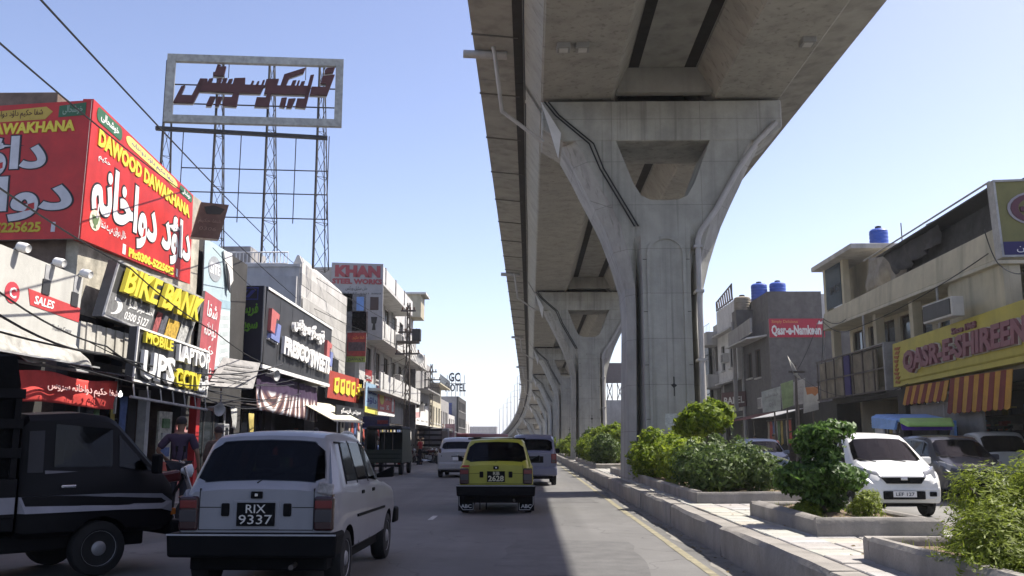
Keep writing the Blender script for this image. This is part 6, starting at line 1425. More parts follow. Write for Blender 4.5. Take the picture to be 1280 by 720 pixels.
MEH = [(0.0, .36, .655, .84, .60, .885), (.05, .33, .68, .885, .615, .925), (.36, .30, .695, .90, .535, 1.345), (.46, .30, .695, .90, .525, 1.375), (.95, .29, .70, .895, .525, 1.40), (1.65, .29, .70, .885, .525, 1.39), (1.9, .29, .70, .88, .515, 1.345),
       (2.42, .30, .695, .865, .62, .915), (3.05, .32, .68, .78, .60, .835), (3.22, .36, .66, .72, .58, .775)]
def mehran(label, loc, rz, pm, plate_lines, taxi=False, group=None):
    c = Car('hatchback_car', label, 'car', loc, rz, MEH, pm, group, .018, ((.56, .255), (2.70, .255)), .255)
    c.glass('rear_window', 1, 2, (.045, .07, .09), rim=trim_m, r=.13)
    # heater lines / stickers are left off; wiper, lock, plate, handles
    c.glass('windscreen', 7, 6, (.05, .06, .05), rim=trim_m, r=.08)
    win = [[(.58, .10), (1.0, .10), (1.0, .93), (.72, .93)], [(1.07, .10), (1.52, .10), (1.52, .93), (1.07, .93)], [(1.6, .10), (2.12, .10), (1.86, .9), (1.6, .93)]]
    for k, w in enumerate(win): c.side_panel('side_window', w, cglass, .008)
    for y in (.56, 1.035, 1.56): c.side_panel('window_pillar_trim', [(y - .018, .04), (y + .018, .04), (y + .018 + (.14 if y < .6 else 0), .97), (y - .018 + (.14 if y < .6 else 0), .97)], trim_m, .004)
    c.side_panel('drip_rail', [(.5, .965), (1.88, .965), (1.88, 1.0), (.5, 1.0)], trim_m, .012, .02)
    # door seams on the flank
    for y in (1.02, 1.56, 2.32): c.side_panel('door_seam', [(y, -.0), (y + .01, 0), (y + .01, 1), (y, 1)], trim_m, .003, .006, lo=1, hi=4)
    c.side_panel('side_moulding', [(.88, .02), (2.34, .02), (2.34, .12), (.88, .12)], trim_m, .012, .02, lo=2, hi=3)
    for y in (1.10, 1.64):
        for sx in (-1, 1): c.box('door_handle', trim_m, min(sx * .675, sx * .70), max(sx * .675, sx * .70), y, y + .12, .80, .835)
    for sx in (-1, 1):
        MB().hexa([(sx * .66, 2.02, .92), (sx * .84, 2.02, .93), (sx * .84, 2.10, .93), (sx * .66, 2.10, .92), (sx * .66, 2.02, .96), (sx * .85, 2.02, 1.05), (sx * .84, 2.10, 1.05), (sx * .66, 2.10, .96)]).build('wing_mirror', trim_m, c.root, world=False, bevel=.01)
        # wrap-round tail lamp: amber/red band over dark red
        tl = c.box('tail_lamp', lamp_d, min(sx * .505, sx * .672), max(sx * .505, sx * .672), -.028, .05, .545, .835, .02)
        c.box('lens', lamp_r, min(sx * .515, sx * .662), max(sx * .515, sx * .662), -.034, -.027, .735, .80, .004, tl)
        c.box('lens', M('tail_smoke', (.05, .045, .05), rough=.2), min(sx * .515, sx * .662), max(sx * .515, sx * .662), -.034, -.027, .62, .72, .004, tl)
        c.box('garnish', trim_m, sx * .27 - .035, sx * .27 + .035, -.02, .01, .665, .775, .012)
        c.box('hatch_seam', trim_m, min(sx * .31, sx * .5), max(sx * .31, sx * .5), -.003, .003, .737, .743, 0)
        c.box('head_lamp', lamp_w, min(sx * .42, sx * .64), max(sx * .42, sx * .64), 3.18, 3.245, .60, .74, .015)
    for x0, x1, z0, z1 in ((-.5, .5, .548, .554), (-.502, -.496, .554, .90), (.496, .502, .554, .90)): c.box('hatch_seam', trim_m, x0, x1, -.003, .02, z0, z1, 0)
    c.side_panel('crease', [(.4, .0), (2.9, .0), (2.9, .05), (.4, .05)], pm, .008, .01, lo=3, hi=4)
    c.box('lock_badge', trim_m, -.05, .05, -.022, .012, .815, .875, .008)
    c.box('badge', chrome, -.014, .014, -.027, -.021, .833, .858, .002)
    c.box('plate_recess', pm, -.2, .2, -.006, .004, .555, .80, .004)
    c.plate('', -.165, .165, -.02, .585, .78, trim_m, M('plate_ink_white', (.62, .6, .55), rough=.6) if not taxi else M('plate_ink_gold', (.45, .42, .30)), -1, plate_lines)
    bp = MB(); bp.hexa([(-.72, -.12, .33), (.72, -.12, .33), (.70, .22, .33), (-.70, .22, .33), (-.735, -.125, .53), (.735, -.125, .53), (.712, .3, .53), (-.712, .3, .53)]); bo = bp.build('rear_bumper', trim_m, c.root, world=False, bevel=.025)
    c.box('bumper_strip', M('worn_chrome_strip', (.35, .35, .36), rough=.35), -.725, .725, -.134, -.122, .512, .526, .002, bo)
    fb_ = MB(); fb_.box(-.70, .70, 3.12, 3.34, .36, .54).build('front_bumper', trim_m, c.root, world=False, bevel=.03)
    c.box('grille', trim_m, -.40, .40, 3.20, 3.236, .61, .73, .006)
    c.box('underbody', trim_m, -.6, .6, .1, 3.1, .2, .34, .02)
    MB().tube([(.32, .3, .26), (.34, -.08, .25)], .022, 8).build('exhaust', steel, c.root, world=False)
    w = MB(); w.tube([c.P(.5, .06) + c.nrm * .02] * 1 + [c.P(.5, .3)], .006, 4) if False else None
    st = ring_pts(MEH[1])[1]
    MB().tube([(-.02, .055, .945), (.05, .10, .985), (.36, .2, 1.1)], .007, 5).build('wiper', trim_m, c.root, world=False)
    c.finish(.16, 2.32, [(-.31, 1.42, .44, .5, 1.0, 1), (.31, 1.42, .44, .5, 1.0, 1), (0, .62, 1.1, .5, .92, 0)])
    return c
silver = paint('dull_silver_paint', (.25, .25, .268), .36, .22)
car1 = mehran('old silver-white hatchback with plate RIX 9337, nearest car in the left lane', (-2.36, 8.1, 0), R(-1.2), silver,
              [('RIX', .24, .08, .76, .44, .0), ('9337', .06, .52, .94, .92, .0)])
MB().obox((.60, -.02, .90), .14, .03, .10, ry=.2).build('dent_patch', M('scraped_paint', (.30, .28, .27), var=.5, scale=20), car1.root, world=False, bevel=.02)
MB().obox((.66, .03, .70), .01, .06, .3).build('rust_patch', M('rust_patch', (.16, .12, .09), var=.5, scale=18), car1.root, world=False)
taxi_p = paint('taxi_yellow_paint', (.31, .295, .03), .35, .15)
car2 = mehran('yellow taxi hatchback with black mud flaps, ahead in the same lane', (-.63, 17.4, 0), R(.5), taxi_p,
              [('RIB', .34, .04, .70, .36, .02), ('2628', .06, .40, .94, .94, .03)], taxi=True)
for sx in (-1, 1):
    f = car2.box('mud_flap', trim_m, sx * .56 - .15, sx * .56 + .15, .20, .215, .05, .34, .004)
    v, fc = text_geo('ABC', .03); MB().add([(sx * .56 - .1 + .2 * x, .198 - .003 * h, .10 + .07 * y) for x, y, h in v], fc).build('lettering', M('flap_ink', (.5, .5, .5)), f, world=False)
    mb = MB(); q = [(-.13, .32), (-.13, .07), (.06, .07), (.13, .16), (.13, .32)]
    for a, b in zip(q[:-1], q[1:]): mb.tube([(sx * .56 + sx * a[0], .197, a[1]), (sx * .56 + sx * b[0], .197, b[1])], .005, 4)
    mb.build('flap_outline', M('flap_ink'), f, world=False)
car2.box('sticker', M('red_sticker', (.35, .03, .03)), -.63, -.5, -.012, .0, .855, .89, .002)
for k in range(2): MB().tube([(-.3 + .12 * k, .1, .08), (-.3 + .12 * k, .1, .3)], .012, 5).build('tow_strap', trim_m, car2.root, world=False)
MB().box(-.55, .55, .49, .505, 1.36, 1.395).build('roof_lip', trim_m, car2.root, world=False, bevel=.01)

VITZ = [(0, .34, .74, .92, .66, .97), (.10, .28, .80, 1.0, .70, 1.05), (.34, .24, .825, 1.02, .66, 1.40), (.55, .24, .83, 1.01, .655, 1.50), (1.2, .23, .83, .99, .66, 1.53), (2.0, .23, .83, .96, .65, 1.50), (2.3, .24, .83, .95, .63, 1.44), (3.0, .25, .82, .93, .70, 1.0), (3.5, .28, .78, .80, .66, .88), (3.72, .34, .70, .66, .58, .72)]
def vitz(label, loc, rz, pm, group=None):
    c = Car('hatchback_car', label, 'car', loc, rz, VITZ, pm, group, .05, ((.62, .29), (3.05, .29)), .29)
    c.glass('rear_window', 1, 2, (.07, .10, .12), rim=trim_m, r=.16); c.glass('windscreen', 7, 6, (.06, .05, .06), rim=trim_m, r=.12)
    for w in ([(.72, .12), (1.25, .1), (1.25, .9), (.8, .88)], [(1.33, .1), (1.95, .1), (1.95, .9), (1.33, .9)], [(2.03, .1), (2.7, .1), (2.25, .82), (2.03, .9)]): c.side_panel('side_window', w, cglass, .008)
    for sx in (-1, 1):
        MB().hexa([(sx * .74, .02, .80), (sx * .60, -.02, .80), (sx * .60, .06, .80), (sx * .80, .2, .80), (sx * .735, .06, 1.12), (sx * .66, .08, 1.10), (sx * .66, .16, 1.10), (sx * .76, .26, 1.12)]).build('tail_lamp', lamp_d, c.root, world=False, bevel=.02)
        c.box('head_lamp', lamp_w, min(sx * .45, sx * .68), max(sx * .45, sx * .68), 3.5, 3.68, .66, .80, .03)
        MB().obox((sx * .93, 2.35, 1.02), .18, .1, .13).build('wing_mirror', pm, c.root, world=False, bevel=.03)
    c.box('bumper', pm, -.76, .76, -.08, .2, .30, .58, .05); c.box('number_plate', white_l, -.2, .2, -.022, -.005, .66, .78, .004); c.box('badge', chrome, -.05, .05, -.012, .01, .86, .90, .006)
    c.box('handle_bar', trim_m, -.25, .25, -.014, .0, .80, .825, .003); c.box('underbody', trim_m, -.66, .66, .1, 3.5, .2, .3, .02)
    c.finish(.25, 2.9, [(-.36, 1.6, .48, .5, 1.08, 1), (.36, 1.6, .48, .5, 1.08, 1), (0, .8, 1.2, .5, 1.02, 0)])
    return c
white_car = paint('white_car_paint', (.36, .36, .37), .3, .12)
vitz('rounded white hatchback well ahead on the left of the yellow taxi', (-2.78, 36.0, 0), R(-1), white_car)
EV = [(0, .34, .68, .95, .62, 1.0), (.06, .3, .715, .98, .64, 1.04), (.22, .28, .735, 1.0, .62, 1.46), (.4, .28, .735, 1.0, .62, 1.55), (1.2, .28, .74, 1.0, .625, 1.58), (2.2, .28, .74, .98, .62, 1.56), (2.5, .28, .74, .97, .6, 1.50), (3.05, .3, .735, .95, .66, 1.02), (3.3, .34, .70, .80, .62, .86)]
def minivan(label, loc, rz, pm, group=None):
    c = Car('minivan', label, 'minivan', loc, rz, EV, pm, group, .04, ((.62, .27), (2.75, .27)), .27)
    c.glass('rear_window', 1, 2, (.05, .08, .10), rim=trim_m, r=.15); c.glass('windscreen', 7, 6, (.06, .05, .06), rim=trim_m, r=.1)
    for w in ([(.55, .1), (1.25, .1), (1.25, .9), (.62, .88)], [(1.33, .1), (2.05, .1), (2.05, .9), (1.33, .9)], [(2.13, .1), (2.75, .1), (2.45, .85), (2.13, .9)]): c.side_panel('side_window', w, cglass, .008)
    for sx in (-1, 1):
        tl = c.box('tail_lamp', lamp_r, min(sx * .54, sx * .71), max(sx * .54, sx * .71), -.015, .08, .68, .98, .025); c.box('lens', lamp_d, min(sx * .56, sx * .69), max(sx * .56, sx * .69), -.022, -.01, .70, .80, .01, tl)
        MB().obox((sx * .84, 2.6, 1.05), .16, .1, .16).build('wing_mirror', trim_m, c.root, world=False, bevel=.03)
    c.box('number_plate', blackm, -.2, .2, -.016, 0, .74, .87, .004); c.box('plate_recess', trim_m, -.3, .3, -.008, .004, .70, .90, .01)
    c.box('bumper', pm, -.73, .73, -.08, .18, .30, .56, .05); c.box('underbody', trim_m, -.6, .6, .1, 3.1, .2, .34, .02)
    c.finish(.18, 2.95, [(-.34, 1.9, .46, .5, 1.08, 1), (.34, 1.9, .46, .5, 1.08, 1), (0, .9, 1.15, .5, 1.05, 0)])
    return c
minivan('silver-blue minivan just ahead and right of the yellow taxi', (.12, 29.2, 0), R(.5), paint('silver_blue_paint', (.15, .16, .23), .3, .15))

# ---- cars on the right carriageway, coming towards the camera
MIRA = [(0, .34, .66, .9, .6, .95), (.1, .28, .70, 1.0, .62, 1.04), (.3, .26, .725, 1.02, .60, 1.42), (.5, .25, .735, 1.0, .60, 1.47), (1.3, .25, .74, .98, .61, 1.49), (2.0, .25, .74, .95, .59, 1.45), (2.2, .25, .74, .94, .57, 1.40), (2.85, .26, .735, .90, .64, .96), (3.2, .28, .71, .78, .62, .86), (3.36, .30, .66, .68, .56, .74), (3.42, .34, .60, .62, .50, .66)]
def mira(label, loc, rz, pm, group=None, plate=True):
    c = Car('hatchback_car', label, 'car', loc, rz, MIRA, pm, group, .04, ((.6, .27), (2.75, .27)), .27)
    c.glass('windscreen', 7, 6, (.045, .04, .06), rim=trim_m, r=.12); c.glass('rear_window', 1, 2, (.06, .1, .1), rim=trim_m, r=.14)
    for w in ([(.6, .12), (1.25, .1), (1.25, .9), (.7, .88)], [(1.33, .1), (1.95, .1), (1.95, .9), (1.33, .9)], [(2.03, .1), (2.55, .1), (2.18, .85), (2.03, .9)]): c.side_panel('side_window', w, cglass, .008)
    for y in (1.29, 2.0, 2.62): c.side_panel('door_seam', [(y, 0), (y + .012, 0), (y + .012, 1), (y, 1)], trim_m, .003, .006, lo=1, hi=4)
    for sx in (-1, 1):
        MB().hexa([(sx * .36, 3.40, .70), (sx * .62, 3.33, .68), (sx * .715, 3.10, .74), (sx * .40, 3.2, .72), (sx * .40, 3.33, .78), (sx * .60, 3.24, .85), (sx * .70, 3.02, .90), (sx * .40, 3.18, .84)]).build('head_lamp', M('head_lamp_glass', (.22, .23, .25), rough=.08, spec=.7), c.root, world=False, bevel=.012)
        MB().obox((sx * .85, 2.36, .98), .19, .1, .13).build('wing_mirror', pm, c.root, world=False, bevel=.03)
        c.box('fog_lamp_recess', trim_m, min(sx * .44, sx * .56), max(sx * .44, sx * .56), 3.38, 3.445, .38, .46, .012)
        for y in (1.4, 2.08): c.box('door_handle', pm, min(sx * .72, sx * .75), max(sx * .72, sx * .75), y, y + .14, .84, .87)
    # grille slot with bright bar and badge
    g = MB(); g.hexa([(-.30, 3.46, .60), (.30, 3.46, .60), (.28, 3.2, .60), (-.28, 3.2, .60), (-.40, 3.43, .71), (.40, 3.43, .71), (.30, 3.2, .70), (-.30, 3.2, .70)]); gr = g.build('grille', trim_m, c.root, world=False, bevel=.01)
    c.box('grille_bar', chrome, -.38, .38, 3.43, 3.455, .70, .722, .005, gr); c.box('badge', chrome, -.06, .06, 3.455, 3.475, .655, .70, .008, gr)
    b = MB(); b.hexa([(-.66, 3.36, .26), (.66, 3.36, .26), (.72, 3.0, .26), (-.72, 3.0, .26), (-.64, 3.44, .54), (.64, 3.44, .54), (.725, 3.05, .60), (-.725, 3.05, .60)]); bp_ = b.build('front_bumper', pm, c.root, world=False, bevel=.05)
    c.box('air_intake', trim_m, -.36, .36, 3.40, 3.452, .33, .47, .015, bp_)
    if plate: c.plate('', -.2, .2, 3.464, .37, .47, white_l, M('plate_ink_dark', (.1, .1, .12)), 1, [('LEF 127', .1, .2, .9, .8, .01)])
    for k, x in enumerate((-.28, .25)): MB().tube([(x, 2.88, .965), (x + .34, 2.78, 1.02)], .008, 5).build('wiper', trim_m, c.root, world=False)
    c.box('underbody', trim_m, -.6, .6, .1, 3.2, .2, .3, .02)
    c.finish(.22, 2.75, [(-.34, 1.55, .46, .5, 1.05, 1), (.34, 1.55, .46, .5, 1.05, 1), (0, .75, 1.15, .5, .98, 0)])
    return c
car3 = mira('white compact car coming towards the camera behind the median shrubs', (6.5, 19.9, 0), R(180), paint('bright_white_paint', (.74, .74, .72), .25, .06))
mira('pale blue parked car half hidden behind the big median bush', (9.0, 38.5, 0), R(181), paint('pale_blue_paint', (.33, .40, .50), .28, .1))
mira('dark grey car at the right edge beside the sky-blue rickshaw', (10.15, 24.5, 0), R(177), paint('dark_grey_paint', (.05, .055, .07), .25, .08), plate=False)

def rickshaw(label, loc, rz, canopy_m, body_m, group=None):
    t = thing('auto_rickshaw', label, 'rickshaw', loc, rz, group); W_ = lambda mb, n, m, p=None, **k: mb.build(n, m, p or t, world=False, **k)
    W_(MB().hexa([(-.62, 0, .5), (.62, 0, .5), (.62, 1.5, .5), (-.62, 1.5, .5), (-.66, 0, 1.0), (.66, 0, 1.0), (.64, 1.5, .95), (-.64, 1.5, .95)]), 'body', body_m, bevel=.03)
    W_(MB().hexa([(-.72, -.15, 1.78), (.72, -.15, 1.78), (.66, 2.25, 1.62), (-.66, 2.25, 1.62), (-.68, -.12, 1.88), (.68, -.12, 1.88), (.6, 2.2, 1.70), (-.6, 2.2, 1.70)]), 'canopy', canopy_m, bevel=.04)
    W_(MB().hexa([(-.69, -.1, 1.0), (-.66, -.1, 1.0), (-.66, .8, 1.0), (-.69, .8, 1.0), (-.70, -.1, 1.78), (-.67, -.1, 1.78), (-.67, .8, 1.74), (-.70, .8, 1.74)]).hexa([(.66, -.1, 1.0), (.69, -.1, 1.0), (.69, .8, 1.0), (.66, .8, 1.0), (.67, -.1, 1.78), (.70, -.1, 1.78), (.70, .8, 1.74), (.67, .8, 1.74)]), 'side_curtain', M('curtain_white', (.5, .5, .5), streak=.3))
    for sx in (-1, 1):
        W_(MB().tube([(sx * .62, 1.45, .95), (sx * .6, 2.15, 1.64)], .025, 6), 'post', steel); W_(MB().tube([(sx * .64, .85, 1.0), (sx * .64, .85, 1.75)], .02, 6), 'post', steel)
    ws_ = W_(MB().hexa([(-.55, 2.28, 1.0), (.55, 2.28, 1.0), (.55, 2.31, 1.0), (-.55, 2.31, 1.0), (-.52, 2.06, 1.6), (.52, 2.06, 1.6), (.52, 2.09, 1.6), (-.52, 2.09, 1.6)]), 'windscreen', cglass)
    W_(MB().hexa([(-.5, 1.9, .45), (.5, 1.9, .45), (.35, 2.5, .5), (-.35, 2.5, .5), (-.58, 1.9, 1.0), (.58, 1.9, 1.0), (.5, 2.34, 1.0), (-.5, 2.34, 1.0)]), 'front_cowl', body_m, bevel=.05)
    W_(MB().lathe((0, 2.48, .85), (0, 1, 0), [(.03, -.05), (.1, 0), (.1, .03), (.02, .05)], 12), 'head_lamp', lamp_w)
    W_(MB().box(-.55, .55, .25, .75, .95, 1.1), 'seat', M('seat_vinyl', (.1, .02, .02)), bevel=.04); W_(MB().box(-.35, .35, 1.25, 1.6, .8, .95), 'seat', M('seat_vinyl'), bevel=.04)
    W_(MB().tube([(-.35, 1.95, 1.08), (0, 2.0, 1.12), (.35, 1.95, 1.08)], .018, 6), 'handlebar', steel)
    for x, y in ((-.58, .4), (.58, .4), (0, 2.2)):
        mb = MB(); mb.lathe((x, y, .23), (1, 0, 0), [(.14, -.05), (.21, -.05), (.23, -.03), (.23, .03), (.21, .05), (.14, .05)], 20); w = W_(mb, 'wheel', tyre_m, smooth=40); W_(MB().lathe((x, y, .23), (1, 0, 0), [(.15, -.035), (.05, -.05), (.05, .05), (.15, .035)], 14), 'rim', rim_m, w)
    W_(MB().tube([(0, 2.2, .23), (0, 2.25, .6)], .04, 6), 'fork', steel)
    return t
rk = rickshaw('auto rickshaw with a sky-blue canopy, green visor and violet band behind the white car', (11.1, 27.9, 0), R(174), M('sky_blue_canopy', (.16, .32, .66), rough=.5, var=.15), M('violet_body', (.07, .045, .24), rough=.35))
rk.scale = (1.12, 1.0, 1.15)
MB().hexa([(-.64, 2.2, 1.60), (.64, 2.2, 1.60), (.56, 2.62, 1.50), (-.56, 2.62, 1.50), (-.62, 2.15, 1.74), (.62, 2.15, 1.74), (.5, 2.60, 1.60), (-.5, 2.60, 1.60)]).build('visor', M('lime_visor', (.30, .50, .14), rough=.4), rk, world=False, bevel=.04)
MB().hexa([(-.58, 2.21, 1.44), (.58, 2.21, 1.44), (.58, 2.26, 1.44), (-.58, 2.26, 1.44), (-.6, 2.19, 1.59), (.6, 2.19, 1.59), (.6, 2.24, 1.59), (-.6, 2.24, 1.59)]).build('violet_band', M('violet_band', (.12, .04, .5), rough=.3), rk, world=False)
MB().hexa([(-.76, -.15, 1.30), (-.70, -.15, 1.30), (-.70, 2.0, 1.30), (-.76, 2.0, 1.30), (-.76, -.15, 1.80), (-.70, -.15, 1.80), (-.68, 2.1, 1.66), (-.74, 2.1, 1.66)]).build('side_flap', M('sky_blue_canopy'), rk, world=False)
MB().hexa([(.70, -.15, 1.52), (.76, -.15, 1.52), (.74, 2.1, 1.45), (.68, 2.1, 1.45), (.72, -.15, 1.84), (.76, -.15, 1.80), (.70, 2.2, 1.66), (.66, 2.2, 1.68)]).build('side_flap', M('sky_blue_canopy'), rk, world=False)

# ---- pickups
def pickup_cab(t, pm, stripe, W_=.70):
    pass
def small_pickup(label, loc, rz, body_m, stripe_m, group=None):
    st = [(0.0, .42, .66, 1.0, .60, 1.50), (.06, .40, .69, 1.02, .62, 1.57), (.55, .40, .70, 1.02, .62, 1.60), (.82, .40, .70, 1.02, .60, 1.57), (.92, .40, .70, 1.02, .585, 1.52), (1.38, .40, .69, .99, .60, 1.04), (1.50, .42, .67, .86, .57, .92), (1.54, .44, .64, .72, .53, .76)]
    c = Car('pickup_truck', label, 'pickup', loc, rz, st, body_m, group, .03, ((.78, .265),), .265)
    c.glass('windscreen', 5, 4, (.06, .06, .06), rim=trim_m, r=.1)
    c.side_panel('side_window', [(.30, .08), (.86, .08), (.86, .9), (.30, .92)], cglass, .008); c.side_panel('quarter_window', [(.93, .08), (1.27, .08), (.97, .82), (.93, .86)], cglass, .008)
    c.side_panel('side_vent', [(.06, -.02), (.2, -.02), (.2, .8), (.06, .8)], M('vent_grey', (.03, .03, .033)), .01, .02)
    c.side_panel('belt_moulding', [(.22, -.08), (1.40, -.08), (1.40, .02), (.22, .02)], M('dull_strip', (.10, .095, .11), rough=.4), .01, .02)
    c.side_panel('white_stripe', [(y, t) for t in (-.3, .32) for y in ((0, .06, .55, .92, 1.38, 1.5) if t < 0 else (1.5, 1.38, .92, .55, .06, 0))], stripe_m, .012, .014, lo=2, hi=3)
    c.side_panel('door_seam', [(.26, 0), (.275, 0), (.275, 1), (.26, 1)], trim_m, .007, .01, lo=1, hi=4); c.side_panel('door_seam', [(1.12, .3), (1.135, .3), (1.06, 1), (1.045, 1)], trim_m, .007, .01, lo=1, hi=4)
    for sx in (-1, 1):
        c.box('door_handle', chrome, min(sx * .69, sx * .72), max(sx * .69, sx * .72), .36, .50, .86, .89); MB().obox((sx * .82, 1.25, 1.08), .16, .06, .2).build('wing_mirror', trim_m, c.root, world=False, bevel=.02)
        MB().lathe((sx * .46, 1.52, .70), (0, 1, 0), [(.03, -.04), (.1, 0), (.1, .03), (.03, .05)], 14).build('head_lamp', lamp_w, c.root, world=False, smooth=40)
        c.box('indicator', lamp_o, min(sx * .60, sx * .66), max(sx * .60, sx * .66), 1.46, 1.56, .55, .62)
    c.box('front_bumper', trim_m, -.70, .70, 1.50, 1.64, .34, .50, .03); c.box('bumper_bar', chrome, -.66, .66, 1.64, 1.655, .44, .47, .004)
    c.box('chassis', trim_m, -.5, .5, -1.9, 1.3, .26, .42, .02); 
    # load bed and stake sides
    c.box('load_bed', body_m, -.72, .72, -2.05, -.04, .48, .60, .01)
    for sx in (-1, 1):
        p = c.box('bed_side', body_m, min(sx * .70, sx * .73), max(sx * .70, sx * .73), -2.05, -.04, .60, .96, .008); c.box('bed_stripe', stripe_m, min(sx * .731, sx * .738), max(sx * .731, sx * .738), -2.04, -.05, .64, .79, .002, p)
        for k in range(5): c.box('stake', trim_m, min(sx * .70, sx * .74), max(sx * .70, sx * .74), -2.04 + .48 * k, -1.98 + .48 * k, .962, 1.75, .005)
        for z in (1.15, 1.42, 1.7): c.box('stake_rail', trim_m, min(sx * .741, sx * .76), max(sx * .741, sx * .76), -2.05, -.04, z, z + .09, .004)
    c.box('tailgate', body_m, -.72, .72, -2.09, -2.055, .50, .96, .01)
    for sx in (-1, 1): c.wheel(sx * .60, -1.45, .265, .265, sx)
    c.finish(.10, 1.33, [(-.32, .35, .48, .55, 1.15, 0), (.32, .35, .48, .55, 1.15, 0)])
    return c
black_car = paint('black_paint_gloss', (.006, .006, .007), .5, .1, 0)
pk = small_pickup('black small pickup with a white side stripe nosing out of the left edge', (-5.27, 9.17, 0), R(-43), black_car, M('stripe_white', (.22, .22, .25), rough=.4, streak=.3))
# dark load under a tarp, standing well above the cab
tl_ = sheet('load_cover', pk.root, [(-.66, -.1, 2.3), (.66, -.1, 2.3), (.66, -2.0, 2.35), (-.66, -2.0, 2.35)], 10, 10, M('dark_tarp', (.008, .008, .008), rough=.7, var=.4), .05, 3) if False else None
mb = MB(); rr_ = random.Random(6); n = 8; vs = []
for j, z in enumerate((.61, 1.2, 1.8, 2.1, 2.2)):
    k_ = (1, 1.02, 1.03, .97, .6)[j]
    for i in range(24):
        a = 2 * PI * i / 24; x = max(-.66, min(.66, .95 * math.cos(a))) * k_; y = -1.05 + max(-.95, min(.97, 1.35 * math.sin(a))) * k_; vs.append((x + rr_.uniform(-.02, .02), y + rr_.uniform(-.02, .02), z + rr_.uniform(-.04, .04) * (j > 0)))
mb.add(vs, [(j * 24 + i, j * 24 + (i + 1) % 24, j * 24 + 24 + (i + 1) % 24, j * 24 + 24 + i) for j in range(4) for i in range(24)] + [tuple(range(96, 120)), tuple(range(24))[::-1]])
ld = mb.build('covered_load', M('dark_tarp', (.006, .006, .006), rough=.9, var=.4, bump=.4, spec=.08), None, loc=(0, 0, 0), world=False, smooth=50); ld.location = pk.root.location; ld.rotation_euler = pk.root.rotation_euler
tag(ld, 'tall dark tarpaulin-covered load rising behind the black pickup cab', 'load')
wp = small_pickup('white pickup parked by the shops at the far right edge', (12.6, 26.0, 0), R(175), M('pickup_white', (.5, .5, .48), rough=.35, streak=.2), M('pickup_white'))
# covered loader seen from behind
lv = thing('loader_van', 'dark green covered loader parked by the left shops, seen from behind', 'loader van', (-6.05, 38.7, 0))
W_ = lambda mb, n, m, p=None, **k: mb.build(n, m, p or lv, world=False, **k)
dg = M('dark_green_paint', (.012, .02, .012), rough=.45, var=.3)
W_(MB().box(-.74, .74, 0, 2.6, .5, .62), 'load_bed', dg, bevel=.01); W_(MB().box(-.74, .74, -.05, -.003, .52, 1.05), 'tailgate', dg, bevel=.012)
for sx in (-1, 1):
    W_(MB().box(min(sx * .72, sx * .75), max(sx * .72, sx * .75), 0, 2.6, .62, 1.9), 'side_panel', dg, bevel=.01)
    tl = W_(MB().box(sx * .63 - .06, sx * .63 + .06, -.075, -.052, .40, .50), 'tail_lamp', lamp_r)
    for y in (.7, 3.2):
        w = W_(MB().lathe((sx * .62, y, .28), (sx, 0, 0), [(.17, -.08), (.26, -.08), (.28, -.05), (.28, .05), (.26, .08), (.17, .08)], 20), 'wheel', tyre_m, smooth=40); W_(MB().lathe((sx * .62, y, .28), (sx, 0, 0), [(.18, .05), (.05, .07)], 12), 'rim', rim_m, w)
W_(MB().hexa([(-.78, -.1, 1.9), (.78, -.1, 1.9), (.78, 2.65, 1.9), (-.78, 2.65, 1.9), (-.7, -.1, 2.02), (.7, -.1, 2.02), (.7, 2.65, 2.02), (-.7, 2.65, 2.02)]), 'canopy', M('black_canvas', (.02, .02, .022), rough=.8, var=.3), bevel=.03)
for x in (-.35, 0, .35): W_(MB().tube([(x, -.03, 1.05), (x, -.03, 1.9)], .018, 5), 'bar', steel)
for z in (.68, .85): W_(MB().box(-.7, .7, -.062, -.051, z, z + .03), 'tailgate_rib', trim_m)
W_(MB().box(-.72, .72, -.12, .02, .34, .44), 'bumper', trim_m, bevel=.01)
W_(MB().hexa([(-.7, 2.62, .45), (.7, 2.62, .45), (.7, 4.0, .45), (-.7, 4.0, .45), (-.62, 2.62, 1.8), (.62, 2.62, 1.8), (.62, 3.5, 1.8), (-.62, 3.5, 1.8)]), 'cab', dg, bevel=.05)
# distant truck and red bus
tk = thing('truck', 'distant dark truck with a slatted tail frame at the left kerb', 'truck', (-8.0, 74, 0)); W_ = lambda mb, n, m, p=None, **k: mb.build(n, m, p or tk, world=False, **k)
W_(MB().box(-1.0, 1.0, 0, 5, .8, 1.0), 'load_bed', steel)
for z in (1.1, 1.5, 1.9, 2.3): W_(MB().box(-1.0, 1.0, -.05, 0, z, z + .16), 'slat', trim_m)
for sx in (-1, 0, 1): W_(MB().box(sx * .96 - .05, sx * .96 + .05, .003, .06, 1.0, 2.5), 'post', steel)
for sx in (-1, 1):
    W_(MB().box(sx * 1.0 - .03, sx * 1.0 + .03, .1, 5, 1.0, 2.3), 'side_board', woodm)
    for y in (1.0, 6.0): w = W_(MB().lathe((sx * .8, y, .45), (sx, 0, 0), [(.25, -.12), (.45, -.12), (.45, .12), (.25, .12)], 16), 'wheel', tyre_m, smooth=40)
W_(MB().box(-1.0, 1.0, 5.2, 7, .6, 2.6), 'cab', M('truck_grey', (.2, .2, .2)), bevel=.08)
bs_ = thing('bus', 'distant maroon bus across the road beneath the flyover bend', 'bus', (-8.6, 118, 0), R(-38)); W_ = lambda mb, n, m, p=None, **k: mb.build(n, m, p or bs_, world=False, **k)
mr = M('maroon_bus', (.16, .035, .045), rough=.35, var=.15)
